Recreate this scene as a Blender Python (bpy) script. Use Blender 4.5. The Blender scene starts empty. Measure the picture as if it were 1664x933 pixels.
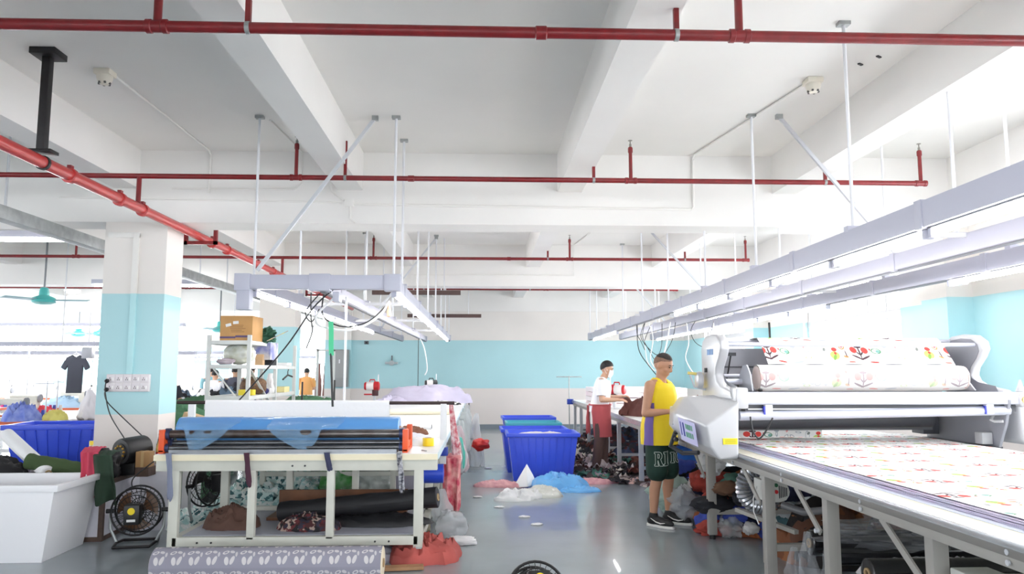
import bpy, bmesh, math, random
from mathutils import Vector, Matrix, noise
PI = math.pi
S = bpy.context.scene
C = S.collection
# ---------------------------------------------------------------- camera
TILT = math.atan(137 / 1250.0); YAW = math.atan(48 / 1250.0)
cam_d = bpy.data.cameras.new('camera'); cam = bpy.data.objects.new('camera', cam_d); C.objects.link(cam)
cam_d.sensor_width = 36; cam_d.lens = 1250.0 * 36 / 1664; cam_d.clip_end = 200
cam.location = (0, 0, 1.53); cam.rotation_euler = (PI / 2 + TILT, 0, -YAW)
S.camera = cam
# ---------------------------------------------------------------- world, daylight, exposure
w = bpy.data.worlds.new('sky'); S.world = w; w.use_nodes = True
bg = w.node_tree.nodes['Background']; bg.inputs[0].default_value = (0.93, 0.96, 1.0, 1); bg.inputs[1].default_value = 3.2
S.view_settings.view_transform = 'Standard'; S.view_settings.look = 'None'
S.view_settings.exposure = 0.85; S.view_settings.gamma = 1.0; S.view_settings.use_curve_mapping = False
S.cycles.max_bounces = 8; S.cycles.diffuse_bounces = 5; S.cycles.transparent_max_bounces = 12
S.cycles.use_denoising = True; S.cycles.sample_clamp_indirect = 6
def daylight(name, loc, rot, sx, sy, watts, col=(0.94, 0.97, 1.0)):
    d = bpy.data.lights.new(name, 'AREA'); d.shape = 'RECTANGLE'; d.size = sx; d.size_y = sy; d.energy = watts; d.color = col
    o = bpy.data.objects.new(name, d); C.objects.link(o); o.location = loc; o.rotation_euler = rot
    return o
RW = [(-4.6, -1.4), (-0.6, 2.0), (3.4, 7.0), (9.9, 13.0), (15.5, 18.9)]          # window openings of the right wall (y range)
BW = [(-18.2, -14.6), (-13.4, -9.9), (-8.7, -5.2)]                               # rear wall of the sewing hall (x range)
LW = [(-3.5, 0.5), (3.5, 7.5), (9.7, 13.7), (16, 20), (22, 26)]                 # far left wall (y range)
FW = [(-16, -12), (-10, -6), (-3.4, -0.2), (1.2, 4.6)]                          # wall behind the camera (x range)
for a, b in RW: daylight('daylight_right', (5.95, (a + b) / 2, 2.0), (0, PI / 2, 0), 1.9, b - a, 84)
for a, b in BW: daylight('daylight_rear', ((a + b) / 2, 27.5, 2.0), (-PI / 2, 0, 0), b - a, 2.0, 330)
for a, b in LW: daylight('daylight_left', (-19.45, (a + b) / 2, 2.0), (0, -PI / 2, 0), 1.9, b - a, 210)
for a, b in FW: daylight('daylight_front', ((a + b) / 2, -6.45, 2.0), (PI / 2, 0, 0), b - a, 1.9, 95)
# ---------------------------------------------------------------- materials
def lin(c):
    c = c / 255.0
    return c / 12.92 if c <= 0.04045 else ((c + 0.055) / 1.055) ** 2.4
def L3(rgb): return (lin(rgb[0]), lin(rgb[1]), lin(rgb[2]), 1)
MATS = {}
def M(name, rgb, rough=0.5, metal=0.0, var=0.0, vs=6.0, bump=0.0, bs=40.0, spec=0.5, alpha=1.0, rgb2=None, coat=0.0, sheen=0.0):
    if name in MATS: return MATS[name]
    m = bpy.data.materials.new(name); m.use_nodes = True; MATS[name] = m
    nt = m.node_tree; N = nt.nodes; p = N['Principled BSDF']
    p.inputs['Base Color'].default_value = L3(rgb); p.inputs['Roughness'].default_value = rough; p.inputs['Metallic'].default_value = metal
    p.inputs['Specular IOR Level'].default_value = spec; p.inputs['Coat Weight'].default_value = coat; p.inputs['Sheen Weight'].default_value = sheen
    p.inputs['Alpha'].default_value = alpha
    tc = N.new('ShaderNodeTexCoord')
    if var > 0 or rgb2:
        nz = N.new('ShaderNodeTexNoise'); nz.inputs['Scale'].default_value = vs; nz.inputs['Detail'].default_value = 4
        nt.links.new(tc.outputs['Object'], nz.inputs['Vector'])
        mx = N.new('ShaderNodeMix'); mx.data_type = 'RGBA'
        c = L3(rgb); c2 = L3(rgb2) if rgb2 else tuple(min(1, x * (1 - var)) for x in c[:3]) + (1,)
        mx.inputs['A'].default_value = c; mx.inputs['B'].default_value = c2
        mr = N.new('ShaderNodeMapRange'); mr.inputs[1].default_value = 0.35; mr.inputs[2].default_value = 0.65
        nt.links.new(nz.outputs['Fac'], mr.inputs[0]); nt.links.new(mr.outputs[0], mx.inputs['Factor'])
        nt.links.new(mx.outputs['Result'], p.inputs['Base Color'])
    if bump > 0:
        nb = N.new('ShaderNodeTexNoise'); nb.inputs['Scale'].default_value = bs; nb.inputs['Detail'].default_value = 3
        nt.links.new(tc.outputs['Object'], nb.inputs['Vector'])
        b = N.new('ShaderNodeBump'); b.inputs['Strength'].default_value = bump; b.inputs['Distance'].default_value = 0.02
        nt.links.new(nb.outputs['Fac'], b.inputs['Height']); nt.links.new(b.outputs['Normal'], p.inputs['Normal'])
    return m
def emit(name, rgb, s):
    if name in MATS: return MATS[name]
    m = bpy.data.materials.new(name); m.use_nodes = True; MATS[name] = m
    p = m.node_tree.nodes['Principled BSDF']; p.inputs['Base Color'].default_value = L3(rgb)
    p.inputs['Emission Color'].default_value = L3(rgb); p.inputs['Emission Strength'].default_value = s
    return m
def clear(name, rgb, fac, rough=0.15):
    """thin transparent film: fac = share of light it keeps"""
    if name in MATS: return MATS[name]
    m = bpy.data.materials.new(name); m.use_nodes = True; MATS[name] = m
    nt = m.node_tree; N = nt.nodes; p = N['Principled BSDF']; p.inputs['Base Color'].default_value = L3(rgb); p.inputs['Roughness'].default_value = rough
    t = N.new('ShaderNodeBsdfTransparent'); mx = N.new('ShaderNodeMixShader'); mx.inputs[0].default_value = fac
    nt.links.new(t.outputs[0], mx.inputs[1]); nt.links.new(p.outputs[0], mx.inputs[2])
    nt.links.new(mx.outputs[0], N['Material Output'].inputs[0])
    return m
def paint_bands(name, top, band, low, z0=1.075, z1=2.36):
    m = bpy.data.materials.new(name); m.use_nodes = True; MATS[name] = m
    nt = m.node_tree; N = nt.nodes; p = N['Principled BSDF']; p.inputs['Roughness'].default_value = 0.55
    g = N.new('ShaderNodeNewGeometry'); s = N.new('ShaderNodeSeparateXYZ'); nt.links.new(g.outputs['Position'], s.inputs[0])
    prev = None
    a = N.new('ShaderNodeMath'); a.operation = 'GREATER_THAN'; a.inputs[1].default_value = z0; nt.links.new(s.outputs[2], a.inputs[0])
    b = N.new('ShaderNodeMath'); b.operation = 'GREATER_THAN'; b.inputs[1].default_value = z1; nt.links.new(s.outputs[2], b.inputs[0])
    m1 = N.new('ShaderNodeMix'); m1.data_type = 'RGBA'; m1.inputs['A'].default_value = L3(low); m1.inputs['B'].default_value = L3(band); nt.links.new(a.outputs[0], m1.inputs['Factor'])
    m2 = N.new('ShaderNodeMix'); m2.data_type = 'RGBA'; m2.inputs['B'].default_value = L3(top); nt.links.new(m1.outputs['Result'], m2.inputs['A']); nt.links.new(b.outputs[0], m2.inputs['Factor'])
    nz = N.new('ShaderNodeTexNoise'); nz.inputs['Scale'].default_value = 0.9; nz.inputs['Detail'].default_value = 5; nt.links.new(g.outputs['Position'], nz.inputs['Vector'])
    mr = N.new('ShaderNodeMapRange'); mr.inputs[1].default_value = 0.3; mr.inputs[2].default_value = 0.7; mr.inputs[3].default_value = 0.94; mr.inputs[4].default_value = 1.0; nt.links.new(nz.outputs['Fac'], mr.inputs[0])
    mm = N.new('ShaderNodeMix'); mm.data_type = 'RGBA'; mm.blend_type = 'MULTIPLY'; mm.inputs['Factor'].default_value = 1
    nt.links.new(m2.outputs['Result'], mm.inputs['A']); nt.links.new(mr.outputs[0], mm.inputs['B']); nt.links.new(mm.outputs['Result'], p.inputs['Base Color'])
    return m
def spots(name, ground, shapes, tile, rough=0.8, soft=0.25):
    """printed cloth: shapes = (u, v, ru, rv, angle, rgb, ring) inside a repeat of tile metres, drawn flat from the UV map (metres)"""
    m = bpy.data.materials.new(name); m.use_nodes = True; MATS[name] = m
    nt = m.node_tree; N = nt.nodes; p = N['Principled BSDF']; p.inputs['Roughness'].default_value = rough
    uv = N.new('ShaderNodeUVMap'); sp = N.new('ShaderNodeSeparateXYZ'); nt.links.new(uv.outputs[0], sp.inputs[0])
    def math_(op, a, b=None, c=None):
        n = N.new('ShaderNodeMath'); n.operation = op
        for i, q in enumerate((a, b, c)):
            if q is None: continue
            if isinstance(q, (int, float)): n.inputs[i].default_value = q
            else: nt.links.new(q, n.inputs[i])
        return n.outputs[0]
    row = math_('FLOOR', math_('DIVIDE', sp.outputs[1], tile[1]))
    ush = math_('ADD', sp.outputs[0], math_('MULTIPLY', row, tile[0] * 0.37))
    fu = math_('MULTIPLY', math_('FRACT', math_('DIVIDE', ush, tile[0])), tile[0])
    fv = math_('MULTIPLY', math_('FRACT', math_('DIVIDE', sp.outputs[1], tile[1])), tile[1])
    col = None
    for (u, v, ru, rv, an, rgb, ring) in shapes:
        du = math_('SUBTRACT', fu, u); dv = math_('SUBTRACT', fv, v)
        ca, sa = math.cos(an), math.sin(an)
        a = math_('DIVIDE', math_('ADD', math_('MULTIPLY', du, ca), math_('MULTIPLY', dv, sa)), ru)
        b = math_('DIVIDE', math_('SUBTRACT', math_('MULTIPLY', dv, ca), math_('MULTIPLY', du, sa)), rv)
        d = math_('ADD', math_('MULTIPLY', a, a), math_('MULTIPLY', b, b))
        f = math_('LESS_THAN', d, 1.0)
        if ring: f = math_('MULTIPLY', f, math_('GREATER_THAN', d, ring))
        x = N.new('ShaderNodeMix'); x.data_type = 'RGBA'; x.inputs['B'].default_value = L3(rgb); nt.links.new(f, x.inputs['Factor'])
        if col is None: x.inputs['A'].default_value = L3(ground)
        else: nt.links.new(col, x.inputs['A'])
        col = x.outputs['Result']
    nt.links.new(col, p.inputs['Base Color'])
    return m
def motley(name, cols, scale=14.0, rough=0.85):
    """mixed rags: a colour per Voronoi cell"""
    if name in MATS: return MATS[name]
    m = bpy.data.materials.new(name); m.use_nodes = True; MATS[name] = m
    nt = m.node_tree; N = nt.nodes; p = N['Principled BSDF']; p.inputs['Roughness'].default_value = rough
    tc = N.new('ShaderNodeTexCoord'); v = N.new('ShaderNodeTexVoronoi'); v.inputs['Scale'].default_value = scale
    nz = N.new('ShaderNodeTexNoise'); nz.inputs['Scale'].default_value = scale * 0.8; nz.inputs['Detail'].default_value = 3; nt.links.new(tc.outputs['Object'], nz.inputs['Vector'])
    ad = N.new('ShaderNodeMixRGB'); ad.blend_type = 'ADD'; ad.inputs[0].default_value = 2.2 / scale; nt.links.new(tc.outputs['Object'], ad.inputs[1]); nt.links.new(nz.outputs['Color'], ad.inputs[2]); nt.links.new(ad.outputs[0], v.inputs['Vector'])
    s = N.new('ShaderNodeSeparateColor'); nt.links.new(v.outputs['Color'], s.inputs[0])
    r = N.new('ShaderNodeValToRGB'); r.color_ramp.interpolation = 'CONSTANT'; e = r.color_ramp.elements
    for i, c in enumerate(cols):
        q = e[i] if i < 2 else e.new(i / len(cols))
        q.position = i / len(cols); q.color = L3(c)
    nt.links.new(s.outputs[0], r.inputs[0]); nt.links.new(r.outputs[0], p.inputs['Base Color'])
    return m
# ---------------------------------------------------------------- mesh helpers
def ortho(d):
    d = Vector(d).normalized(); u = Vector((0, 0, 1)) if abs(d.z) < 0.95 else Vector((1, 0, 0))
    a = d.cross(u).normalized(); return a, a.cross(d).normalized()      # a = sideways, b = up
class MB:
    def __init__(s): s.v = []; s.f = []; s.uv = None
    def add(s, vs, fs):
        o = len(s.v); s.v += [Vector(q) for q in vs]; s.f += [tuple(i + o for i in f) for f in fs]; return s
    def box(s, x0, x1, y0, y1, z0, z1):
        return s.add([(x0, y0, z0), (x1, y0, z0), (x1, y1, z0), (x0, y1, z0), (x0, y0, z1), (x1, y0, z1), (x1, y1, z1), (x0, y1, z1)],
                     [(3, 2, 1, 0), (4, 5, 6, 7), (0, 1, 5, 4), (1, 2, 6, 5), (2, 3, 7, 6), (3, 0, 4, 7)])
    def obox(s, c, size, rot=None):
        m = rot.to_matrix() if hasattr(rot, 'to_matrix') else (rot or Matrix.Identity(3)); c = Vector(c); h = [q / 2 for q in size]
        P = [c + m @ Vector((i * h[0], j * h[1], k * h[2])) for k in (-1, 1) for (i, j) in ((-1, -1), (1, -1), (1, 1), (-1, 1))]
        return s.add(P, [(3, 2, 1, 0), (4, 5, 6, 7), (0, 1, 5, 4), (1, 2, 6, 5), (2, 3, 7, 6), (3, 0, 4, 7)])
    def bar(s, p0, p1, wd, ht):
        p0, p1 = Vector(p0), Vector(p1); a, b = ortho(p1 - p0); P = []
        for p in (p0, p1): P += [p - a * wd / 2 - b * ht / 2, p + a * wd / 2 - b * ht / 2, p + a * wd / 2 + b * ht / 2, p - a * wd / 2 + b * ht / 2]
        return s.add(P, [(3, 2, 1, 0), (4, 5, 6, 7), (0, 1, 5, 4), (1, 2, 6, 5), (2, 3, 7, 6), (3, 0, 4, 7)])
    def cyl(s, p0, p1, r0, r1=None, n=12, caps=True):
        r1 = r0 if r1 is None else r1; p0, p1 = Vector(p0), Vector(p1); a, b = ortho(p1 - p0); P = []
        for p, r in ((p0, r0), (p1, r1)): P += [p + (a * math.cos(2 * PI * i / n) + b * math.sin(2 * PI * i / n)) * r for i in range(n)]
        F = [(i, (i + 1) % n, n + (i + 1) % n, n + i) for i in range(n)]
        if caps: F += [tuple(range(n - 1, -1, -1)), tuple(range(n, 2 * n))]
        return s.add(P, F)
    def tube(s, path, r, n=8, closed=False):
        path = [Vector(p) for p in path]; k = len(path); P = []; F = []; a = None
        R = r if isinstance(r, (list, tuple)) else [r] * k
        for i, p in enumerate(path):
            q0 = path[i - 1] if (i > 0 or closed) else p; q1 = path[(i + 1) % k] if (i < k - 1 or closed) else p
            d = (q1 - q0).normalized()
            if a is None: a = ortho(d)[0]
            a = (a - d * a.dot(d)).normalized(); b = d.cross(a)
            P += [p + (a * math.cos(2 * PI * j / n) + b * math.sin(2 * PI * j / n)) * R[i] for j in range(n)]
        for i in range(k if closed else k - 1):
            i2 = (i + 1) % k
            F += [(i * n + j, i * n + (j + 1) % n, i2 * n + (j + 1) % n, i2 * n + j) for j in range(n)]
        if not closed: F += [tuple(range(n - 1, -1, -1)), tuple(range((k - 1) * n, k * n))]
        return s.add(P, F)
    def lathe(s, prof, c=(0, 0, 0), axis=(0, 0, 1), n=20, wob=None):
        c = Vector(c); d = Vector(axis).normalized(); a, b = ortho(d); P = []; k = len(prof)
        for i, (r, z) in enumerate(prof):
            for j in range(n):
                t = 2 * PI * j / n; rr = r * (wob(t, z) if wob else 1)
                P.append(c + d * z + (a * math.cos(t) + b * math.sin(t)) * rr)
        F = [(i * n + j, i * n + (j + 1) % n, (i + 1) * n + (j + 1) % n, (i + 1) * n + j) for i in range(k - 1) for j in range(n)]
        F += [tuple(range(n - 1, -1, -1)), tuple(range((k - 1) * n, k * n))]
        return s.add(P, F)
    def prism(s, poly, fn, a0, a1):
        """poly = 2D outline, fn(u, v, a) -> point"""
        n = len(poly); P = [fn(u, v, a0) for u, v in poly] + [fn(u, v, a1) for u, v in poly]
        return s.add(P, [tuple(range(n - 1, -1, -1)), tuple(range(n, 2 * n))] + [(i, (i + 1) % n, n + (i + 1) % n, n + i) for i in range(n)])
    def ell(s, c, r, nu=14, nv=9, rot=None, fn=None):
        c = Vector(c); m = rot.to_matrix() if hasattr(rot, 'to_matrix') else (rot or Matrix.Identity(3)); P = []; F = []
        for i in range(1, nv):
            for j in range(nu):
                th = PI * i / nv; ph = 2 * PI * j / nu
                q = Vector((math.sin(th) * math.cos(ph), math.sin(th) * math.sin(ph), math.cos(th))); k = fn(q) if fn else 1
                P.append(c + m @ Vector((q.x * r[0] * k, q.y * r[1] * k, q.z * r[2] * k)))
        P += [c + m @ Vector((0, 0, r[2])), c + m @ Vector((0, 0, -r[2]))]; t = len(P) - 2
        for i in range(nv - 2): F += [(i * nu + j, (i + 1) * nu + j, (i + 1) * nu + (j + 1) % nu, i * nu + (j + 1) % nu) for j in range(nu)]
        F += [(t, j, (j + 1) % nu) for j in range(nu)] + [(t + 1, (nv - 2) * nu + (j + 1) % nu, (nv - 2) * nu + j) for j in range(nu)]
        return s.add(P, F)
    def grid(s, fn, nu, nv, uvs=None):
        """sheet fn(u, v), u and v in 0..1; uvs = metres per unit"""
        o = len(s.v); P = [fn(i / nu, j / nv) for j in range(nv + 1) for i in range(nu + 1)]
        if uvs:
            if s.uv is None: s.uv = [(0, 0)] * o
            s.uv += [(i / nu * uvs[0], j / nv * uvs[1]) for j in range(nv + 1) for i in range(nu + 1)]
        return s.add(P, [(j * (nu + 1) + i, j * (nu + 1) + i + 1, (j + 1) * (nu + 1) + i + 1, (j + 1) * (nu + 1) + i) for j in range(nv) for i in range(nu)])
    def build(s, name, mat, parent=None, bevel=0.0, smooth=True, local=False, solid=0.0, seg=2, recalc=True):
        me = bpy.data.meshes.new(name); vs = s.v
        if parent is not None and not local:
            inv = base_matrix(parent).inverted(); vs = [inv @ q for q in vs]
        me.from_pydata([tuple(q) for q in vs], [], s.f)
        if s.uv:
            ul = me.uv_layers.new(name='UVMap'); uv = s.uv + [(0, 0)] * (len(vs) - len(s.uv))
            for lp in me.loops: ul.data[lp.index].uv = uv[lp.vertex_index]
        bm = bmesh.new(); bm.from_mesh(me)
        if recalc: bmesh.ops.recalc_face_normals(bm, faces=bm.faces)
        if bevel > 0:
            eg = [e for e in bm.edges if len(e.link_faces) == 2 and e.calc_face_angle(0) > 0.6]
            bmesh.ops.bevel(bm, geom=eg, offset=bevel, segments=seg, affect='EDGES', profile=0.6, clamp_overlap=True)
        if solid:
            bmesh.ops.solidify(bm, geom=bm.faces[:], thickness=solid)
        bm.to_mesh(me); bm.free()
        if smooth:
            me.polygons.foreach_set('use_smooth', [True] * len(me.polygons)); me.set_sharp_from_angle(angle=math.radians(38))
        me.materials.append(mat)
        o = bpy.data.objects.new(name, me); C.objects.link(o)
        if parent is not None: o.parent = parent
        return o
def base_matrix(o):
    m = o.matrix_basis.copy()
    while o.parent: o = o.parent; m = o.matrix_basis @ m
    return m
def setp(o, label=None, cat=None, group=None, kind=None):
    if label: o['label'] = label
    if cat: o['category'] = cat
    if group: o['group'] = group
    if kind: o['kind'] = kind
    return o
def thing(name, label, cat, loc=(0, 0, 0), rz=0.0, group=None):
    o = bpy.data.objects.new(name, None); C.objects.link(o); o.location = loc; o.rotation_euler = (0, 0, rz); o.empty_display_size = 0.1
    return setp(o, label, cat, group)
def struct(name, mb, mat, label=None, **k):
    o = mb.build(name, mat, None, **k); o['kind'] = 'structure'
    if label: o['label'] = label
    return o
def clone(root, loc, rz=None, label=None, group=None):
    r = root.copy(); C.objects.link(r); r.location = loc
    if rz is not None: r.rotation_euler = (0, 0, rz)
    if label: r['label'] = label
    if group: r['group'] = group
    for ch in list(root.children):
        c = ch.copy(); C.objects.link(c); c.parent = r
        for g in list(ch.children):
            d = g.copy(); C.objects.link(d); d.parent = c
    return r
def baked(ob):
    dg = bpy.context.evaluated_depsgraph_get(); me = bpy.data.meshes.new_from_object(ob.evaluated_get(dg)); old = ob.data; ob.modifiers.clear(); ob.data = me; bpy.data.meshes.remove(old)
    return ob
def fuse(name, mb, mat, parent, voxel=0.012, smooth=6, local=True, fac=0.5):
    """one continuous skin over overlapping volumes"""
    o = mb.build(name, mat, parent, local=local, smooth=False)
    r = o.modifiers.new('r', 'REMESH'); r.mode = 'VOXEL'; r.voxel_size = voxel
    q = o.modifiers.new('s', 'SMOOTH'); q.iterations = smooth; q.factor = fac
    baked(o); o.data.name = name
    if not o.data.materials: o.data.materials.append(mat)
    o.data.polygons.foreach_set('use_smooth', [True] * len(o.data.polygons))
    return o
def fnoise(x, y, z=0.0, k=1.0): return noise.noise(Vector((x * k, y * k, z)))
def heap(name, label, cat, c, size, mat, seed=0, group=None, parent=None, n=44, fold=0.45, rz=0.0, k=5.0, flat=0.6, kind=None):
    """crumpled cloth lying in a heap: domed, with linear folds and a ragged outline"""
    mb = MB(); c = Vector(c); ca, sa = math.cos(rz), math.sin(rz); m = n; rings = 18
    fa = seed * 1.3; fc, fs_ = math.cos(fa), math.sin(fa); asp = max(0.35, min(3.0, size[0] / size[1])) ** 0.5; fold = min(0.85, fold * 1.25)
    def rid(x, y, q): return 1 - 2.2 * abs(noise.noise(Vector((x, y, q))))
    def pt(r, t):
        o = 1 + 0.30 * fnoise(math.cos(t) * 1.4, math.sin(t) * 1.4, seed * 3.1) + 0.12 * fnoise(math.cos(t) * 5, math.sin(t) * 5, seed * 1.1)
        x, y = math.cos(t) * r * o, math.sin(t) * r * o
        u, v = (x * asp * fc + y / asp * fs_), (-x * asp * fs_ + y / asp * fc) * 0.45
        wx = u + 0.5 * noise.noise(Vector((x * 1.6, y * 1.6, seed * 0.7))); wy = v + 0.5 * noise.noise(Vector((x * 1.6 + 7, y * 1.6, seed * 0.9)))
        h = max(0.0, 1 - r ** 2.2) ** flat
        f = 0.5 * rid(wx * k * 0.42, wy * k * 0.42, seed * 1.7) + 0.32 * rid(wx * k * 0.95, wy * k * 0.95, seed * 2.9) + 0.18 * rid(wx * k * 2.1, wy * k * 2.1, seed * 4.3)
        h = h * (1 - fold) + fold * f * (h ** 0.55) + 0.06 * rid(wx * k, wy * k, seed + 8.0) * (1 - r ** 6)
        x, y = x * size[0] / 2, y * size[1] / 2
        return Vector((c.x + x * ca - y * sa, c.y + x * sa + y * ca, c.z + max(0.004, h * size[2] + 0.012 * (1 - r))))
    vs = [pt(0, 0)]; fs = []
    for i in range(1, rings + 1):
        for j in range(m): vs.append(pt(i / rings, 2 * PI * j / m))
    for j in range(m): fs.append((0, 1 + j, 1 + (j + 1) % m))
    for i in range(rings - 1):
        for j in range(m): fs.append((1 + i * m + j, 1 + (i + 1) * m + j, 1 + (i + 1) * m + (j + 1) % m, 1 + i * m + (j + 1) % m))
    b = len(vs)
    for j in range(m): q = vs[1 + (rings - 1) * m + j]; vs.append(Vector((q.x, q.y, c.z)))
    for j in range(m): fs.append((1 + (rings - 1) * m + j, b + j, b + (j + 1) % m, 1 + (rings - 1) * m + (j + 1) % m))
    fs.append(tuple(range(b + m - 1, b - 1, -1)))
    mb.add(vs, fs); o = mb.build(name, mat, parent); o.data.set_sharp_from_angle(angle=math.radians(55))
    return setp(o, label, cat, group, kind)
def towel(name, label, cat, top, width, length, mat, seed=0, back=0.12, group=None, parent=None, taper=1.0, folds=4.0, amp=0.03, lean=0.0):
    """cloth draped over an edge that faces the viewer: a flap on top, the rest hanging in folds"""
    top = Vector(top); L = back + length
    def f(u, v):
        d = v * L; w_ = width * (1 + (taper - 1) * v) * (1 + 0.15 * fnoise(v * 3, seed * 2.0)); x = (u - 0.5) * w_ + lean * max(0, d - back) / length
        g = math.sin(u * folds * 2 * PI * 0.5 + seed + 1.5 * fnoise(v * 2, u * 2, seed)) + 0.5 * math.sin(u * folds * 5 + seed * 2 + v * 3)
        if d < back: return top + Vector((x, back - d, 0.012 + 0.02 * abs(fnoise(u * 4, v * 9, seed))))
        s = (d - back) / length; hem = 1 + 0.22 * fnoise(u * 2.4, 3.3, seed * 1.9)
        return top + Vector((x, -0.02 - amp * 1.2 - amp * g * (0.35 + 0.65 * s), -s * length * hem))
    o = MB().grid(f, 26, 24).build(name, mat, parent, solid=0.006); return setp(o, label, cat, group)
def hang(name, label, cat, top, length, w0, w1, mat, seed=0, group=None, parent=None, depth=0.5, lean=(0, 0), n=36, kind=None):
    """cloth or bag hanging from a point: gathered at the top, sharp folds running down, ragged hem"""
    mb = MB(); top = Vector(top); K = 18; P = []; nf = 5 + seed % 4; pk = 0.55 + 0.35 * ((seed * 0.37) % 1)
    for i in range(K + 1):
        t = i / K; e = t ** 0.75 if t < pk else pk ** 0.75 + (t - pk) * 0.15; wd = (w0 + (w1 - w0) * e) * (1 + 0.16 * fnoise(t * 4, seed * 1.9)); z = -length * t
        if i == K: wd *= 0.75
        sx = 0.12 * w1 * fnoise(t * 2.5, seed * 3.3)
        for j in range(n):
            a = 2 * PI * j / n; rg = abs(math.sin(a * nf / 2 + seed + 1.2 * fnoise(t * 2, math.cos(a), seed)))
            f = 0.78 + 0.42 * (1 - rg) * (0.3 + 0.7 * t) + 0.35 * fnoise(math.cos(a) * 1.6, math.sin(a) * 1.6 + t * 1.5, seed * 2.7) + 0.12 * fnoise(math.cos(a) * 4, math.sin(a) * 4 + t * 5, seed)
            P.append(top + Vector((math.cos(a) * wd / 2 * f + lean[0] * t + sx, math.sin(a) * wd / 2 * depth * f + lean[1] * t, z + 0.14 * length * t * fnoise(math.cos(a) * 1.5, math.sin(a) * 1.5, seed + 9.1))))
    F = [(i * n + j, i * n + (j + 1) % n, (i + 1) * n + (j + 1) % n, (i + 1) * n + j) for i in range(K) for j in range(n)] + [tuple(range(n - 1, -1, -1)), tuple(range(K * n, (K + 1) * n))]
    mb.add(P, F); o = mb.build(name, mat, parent); o.data.set_sharp_from_angle(angle=math.radians(60))
    return setp(o, label, cat, group, kind)
def blob(name, label, cat, c, r, mat, seed=0, group=None, amp=0.3, k=2.2, parent=None, flatz=None, nu=36, nv=24, kind=None):
    """stuffed bag or bundle: a lumpy, creased closed form; flatz = height of the surface it rests on"""
    def f(q):
        w_ = q + 0.35 * Vector((fnoise(q.x * 2, q.y * 2, q.z * 2 + seed), fnoise(q.y * 2, q.z * 2, q.x * 2 + seed), fnoise(q.z * 2, q.x * 2, q.y * 2 + seed)))
        return 1 + amp * (fnoise(q.x * k * 0.7, q.y * k * 0.7, q.z * k * 0.7 + seed * 3.3) + 0.6 * (0.45 - abs(fnoise(w_.x * k * 1.2, w_.y * k * 1.2, w_.z * k * 1.2 + seed)) * 1.6) + 0.3 * (0.4 - abs(fnoise(w_.x * k * 2.6, w_.y * k * 2.6, w_.z * k * 2.6 + seed)) * 1.6))
    mb = MB().ell(c, r, nu, nv, fn=f)
    if flatz is not None:
        for q in mb.v: q.z = max(q.z, flatz + 0.003)
    o = mb.build(name, mat, parent); o.data.set_sharp_from_angle(angle=math.radians(60))
    return setp(o, label, cat, group, kind)
def roll_cloth(name, label, cat, p0, p1, r, mat, core=None, group=None, endmat=None, ruffle=0.0, seed=0, core_r=0.025, spiral=True):
    """rolled fabric or film: cloth winding, cardboard core tube, end faces"""
    p0, p1 = Vector(p0), Vector(p1); t = thing(name, label, cat, (p0.x, p0.y, min(p0.z, p1.z) - r), 0, group)
    L = (p1 - p0).length; d = (p1 - p0).normalized(); a, b = ortho(d); n = 28; K = 14; mb = MB(); mb.uv = []
    P = []; F = []
    for i in range(K + 1):
        for j in range(n + 1):
            th = 2 * PI * j / n; q = 1 + ruffle * fnoise(i * 0.9, math.cos(th) * 1.5, seed + math.sin(th) * 1.5)
            P.append(p0 + d * (L * i / K) + (a * math.cos(th) + b * math.sin(th)) * r * q); mb.uv.append((L * i / K, r * th))
    F = [(i * (n + 1) + j, i * (n + 1) + j + 1, (i + 1) * (n + 1) + j + 1, (i + 1) * (n + 1) + j) for i in range(K) for j in range(n)]
    mb.add(P, F); mb.build('wound_cloth', mat, t)
    for p, s in ((p0, -1), (p1, 1)):
        e = MB(); prof = [(r * 0.995, 0), (r * 0.9, 0.006), (core_r * 1.35, 0.004), (core_r * 1.3, 0.0)]
        e.lathe(prof, p, d * s, 24); e.build('roll_end', endmat or mat, t)
        c = MB(); c.lathe([(core_r * 0.8, 0.0), (core_r * 0.8, 0.012), (core_r * 1.25, 0.012), (core_r * 1.25, 0.0)], p, d * s, 18); c.build('core_tube', core or M('card core', (176, 150, 112), 0.8), t)
    return t
# ================================================================ THE ROOM
WALL = paint_bands('wall paint', (236, 231, 226), (180, 222, 228), (232, 224, 220))
WHITE = M('ceiling paint', (238, 236, 232), 0.7, var=0.05, vs=0.7)
BEAMW = M('beam paint', (239, 237, 234), 0.65, var=0.04, vs=1.1)
STEELW = M('white steel', (226, 227, 230), 0.35)
ALU = M('aluminium', (204, 207, 212), 0.4, 0.3)
GALV = M('galvanised', (176, 180, 180), 0.45, 0.6, var=0.25, vs=9)
RED = M('red pipe paint', (130, 18, 25), 0.4, var=0.25, vs=14, coat=0.2)
REDL = M('main red pipe paint', (186, 48, 46), 0.35, var=0.15, vs=9, coat=0.2)
BLACK = M('black plastic', (22, 22, 24), 0.45)
DARKST = M('dark steel', (40, 38, 40), 0.45, 0.4, var=0.3, vs=18)
FLOORM = M('floor epoxy', (148, 158, 164), 0.22, var=0.12, vs=1.3, bump=0.03, bs=2.2, spec=0.5, coat=0.25)
Y0, Y1, X0, X1, ZC = -6.0, 27.0, -19.0, 5.5, 3.95
struct('floor', MB().box(X0, X1 + 0.2, Y0, Y1, -0.1, 0), FLOORM, 'grey glossy painted concrete floor')
ceil = struct('ceiling', MB().box(X0, X1 + 0.2, Y0, Y1, ZC, ZC + 0.15), WHITE, 'white concrete ceiling slab with beams')
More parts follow.
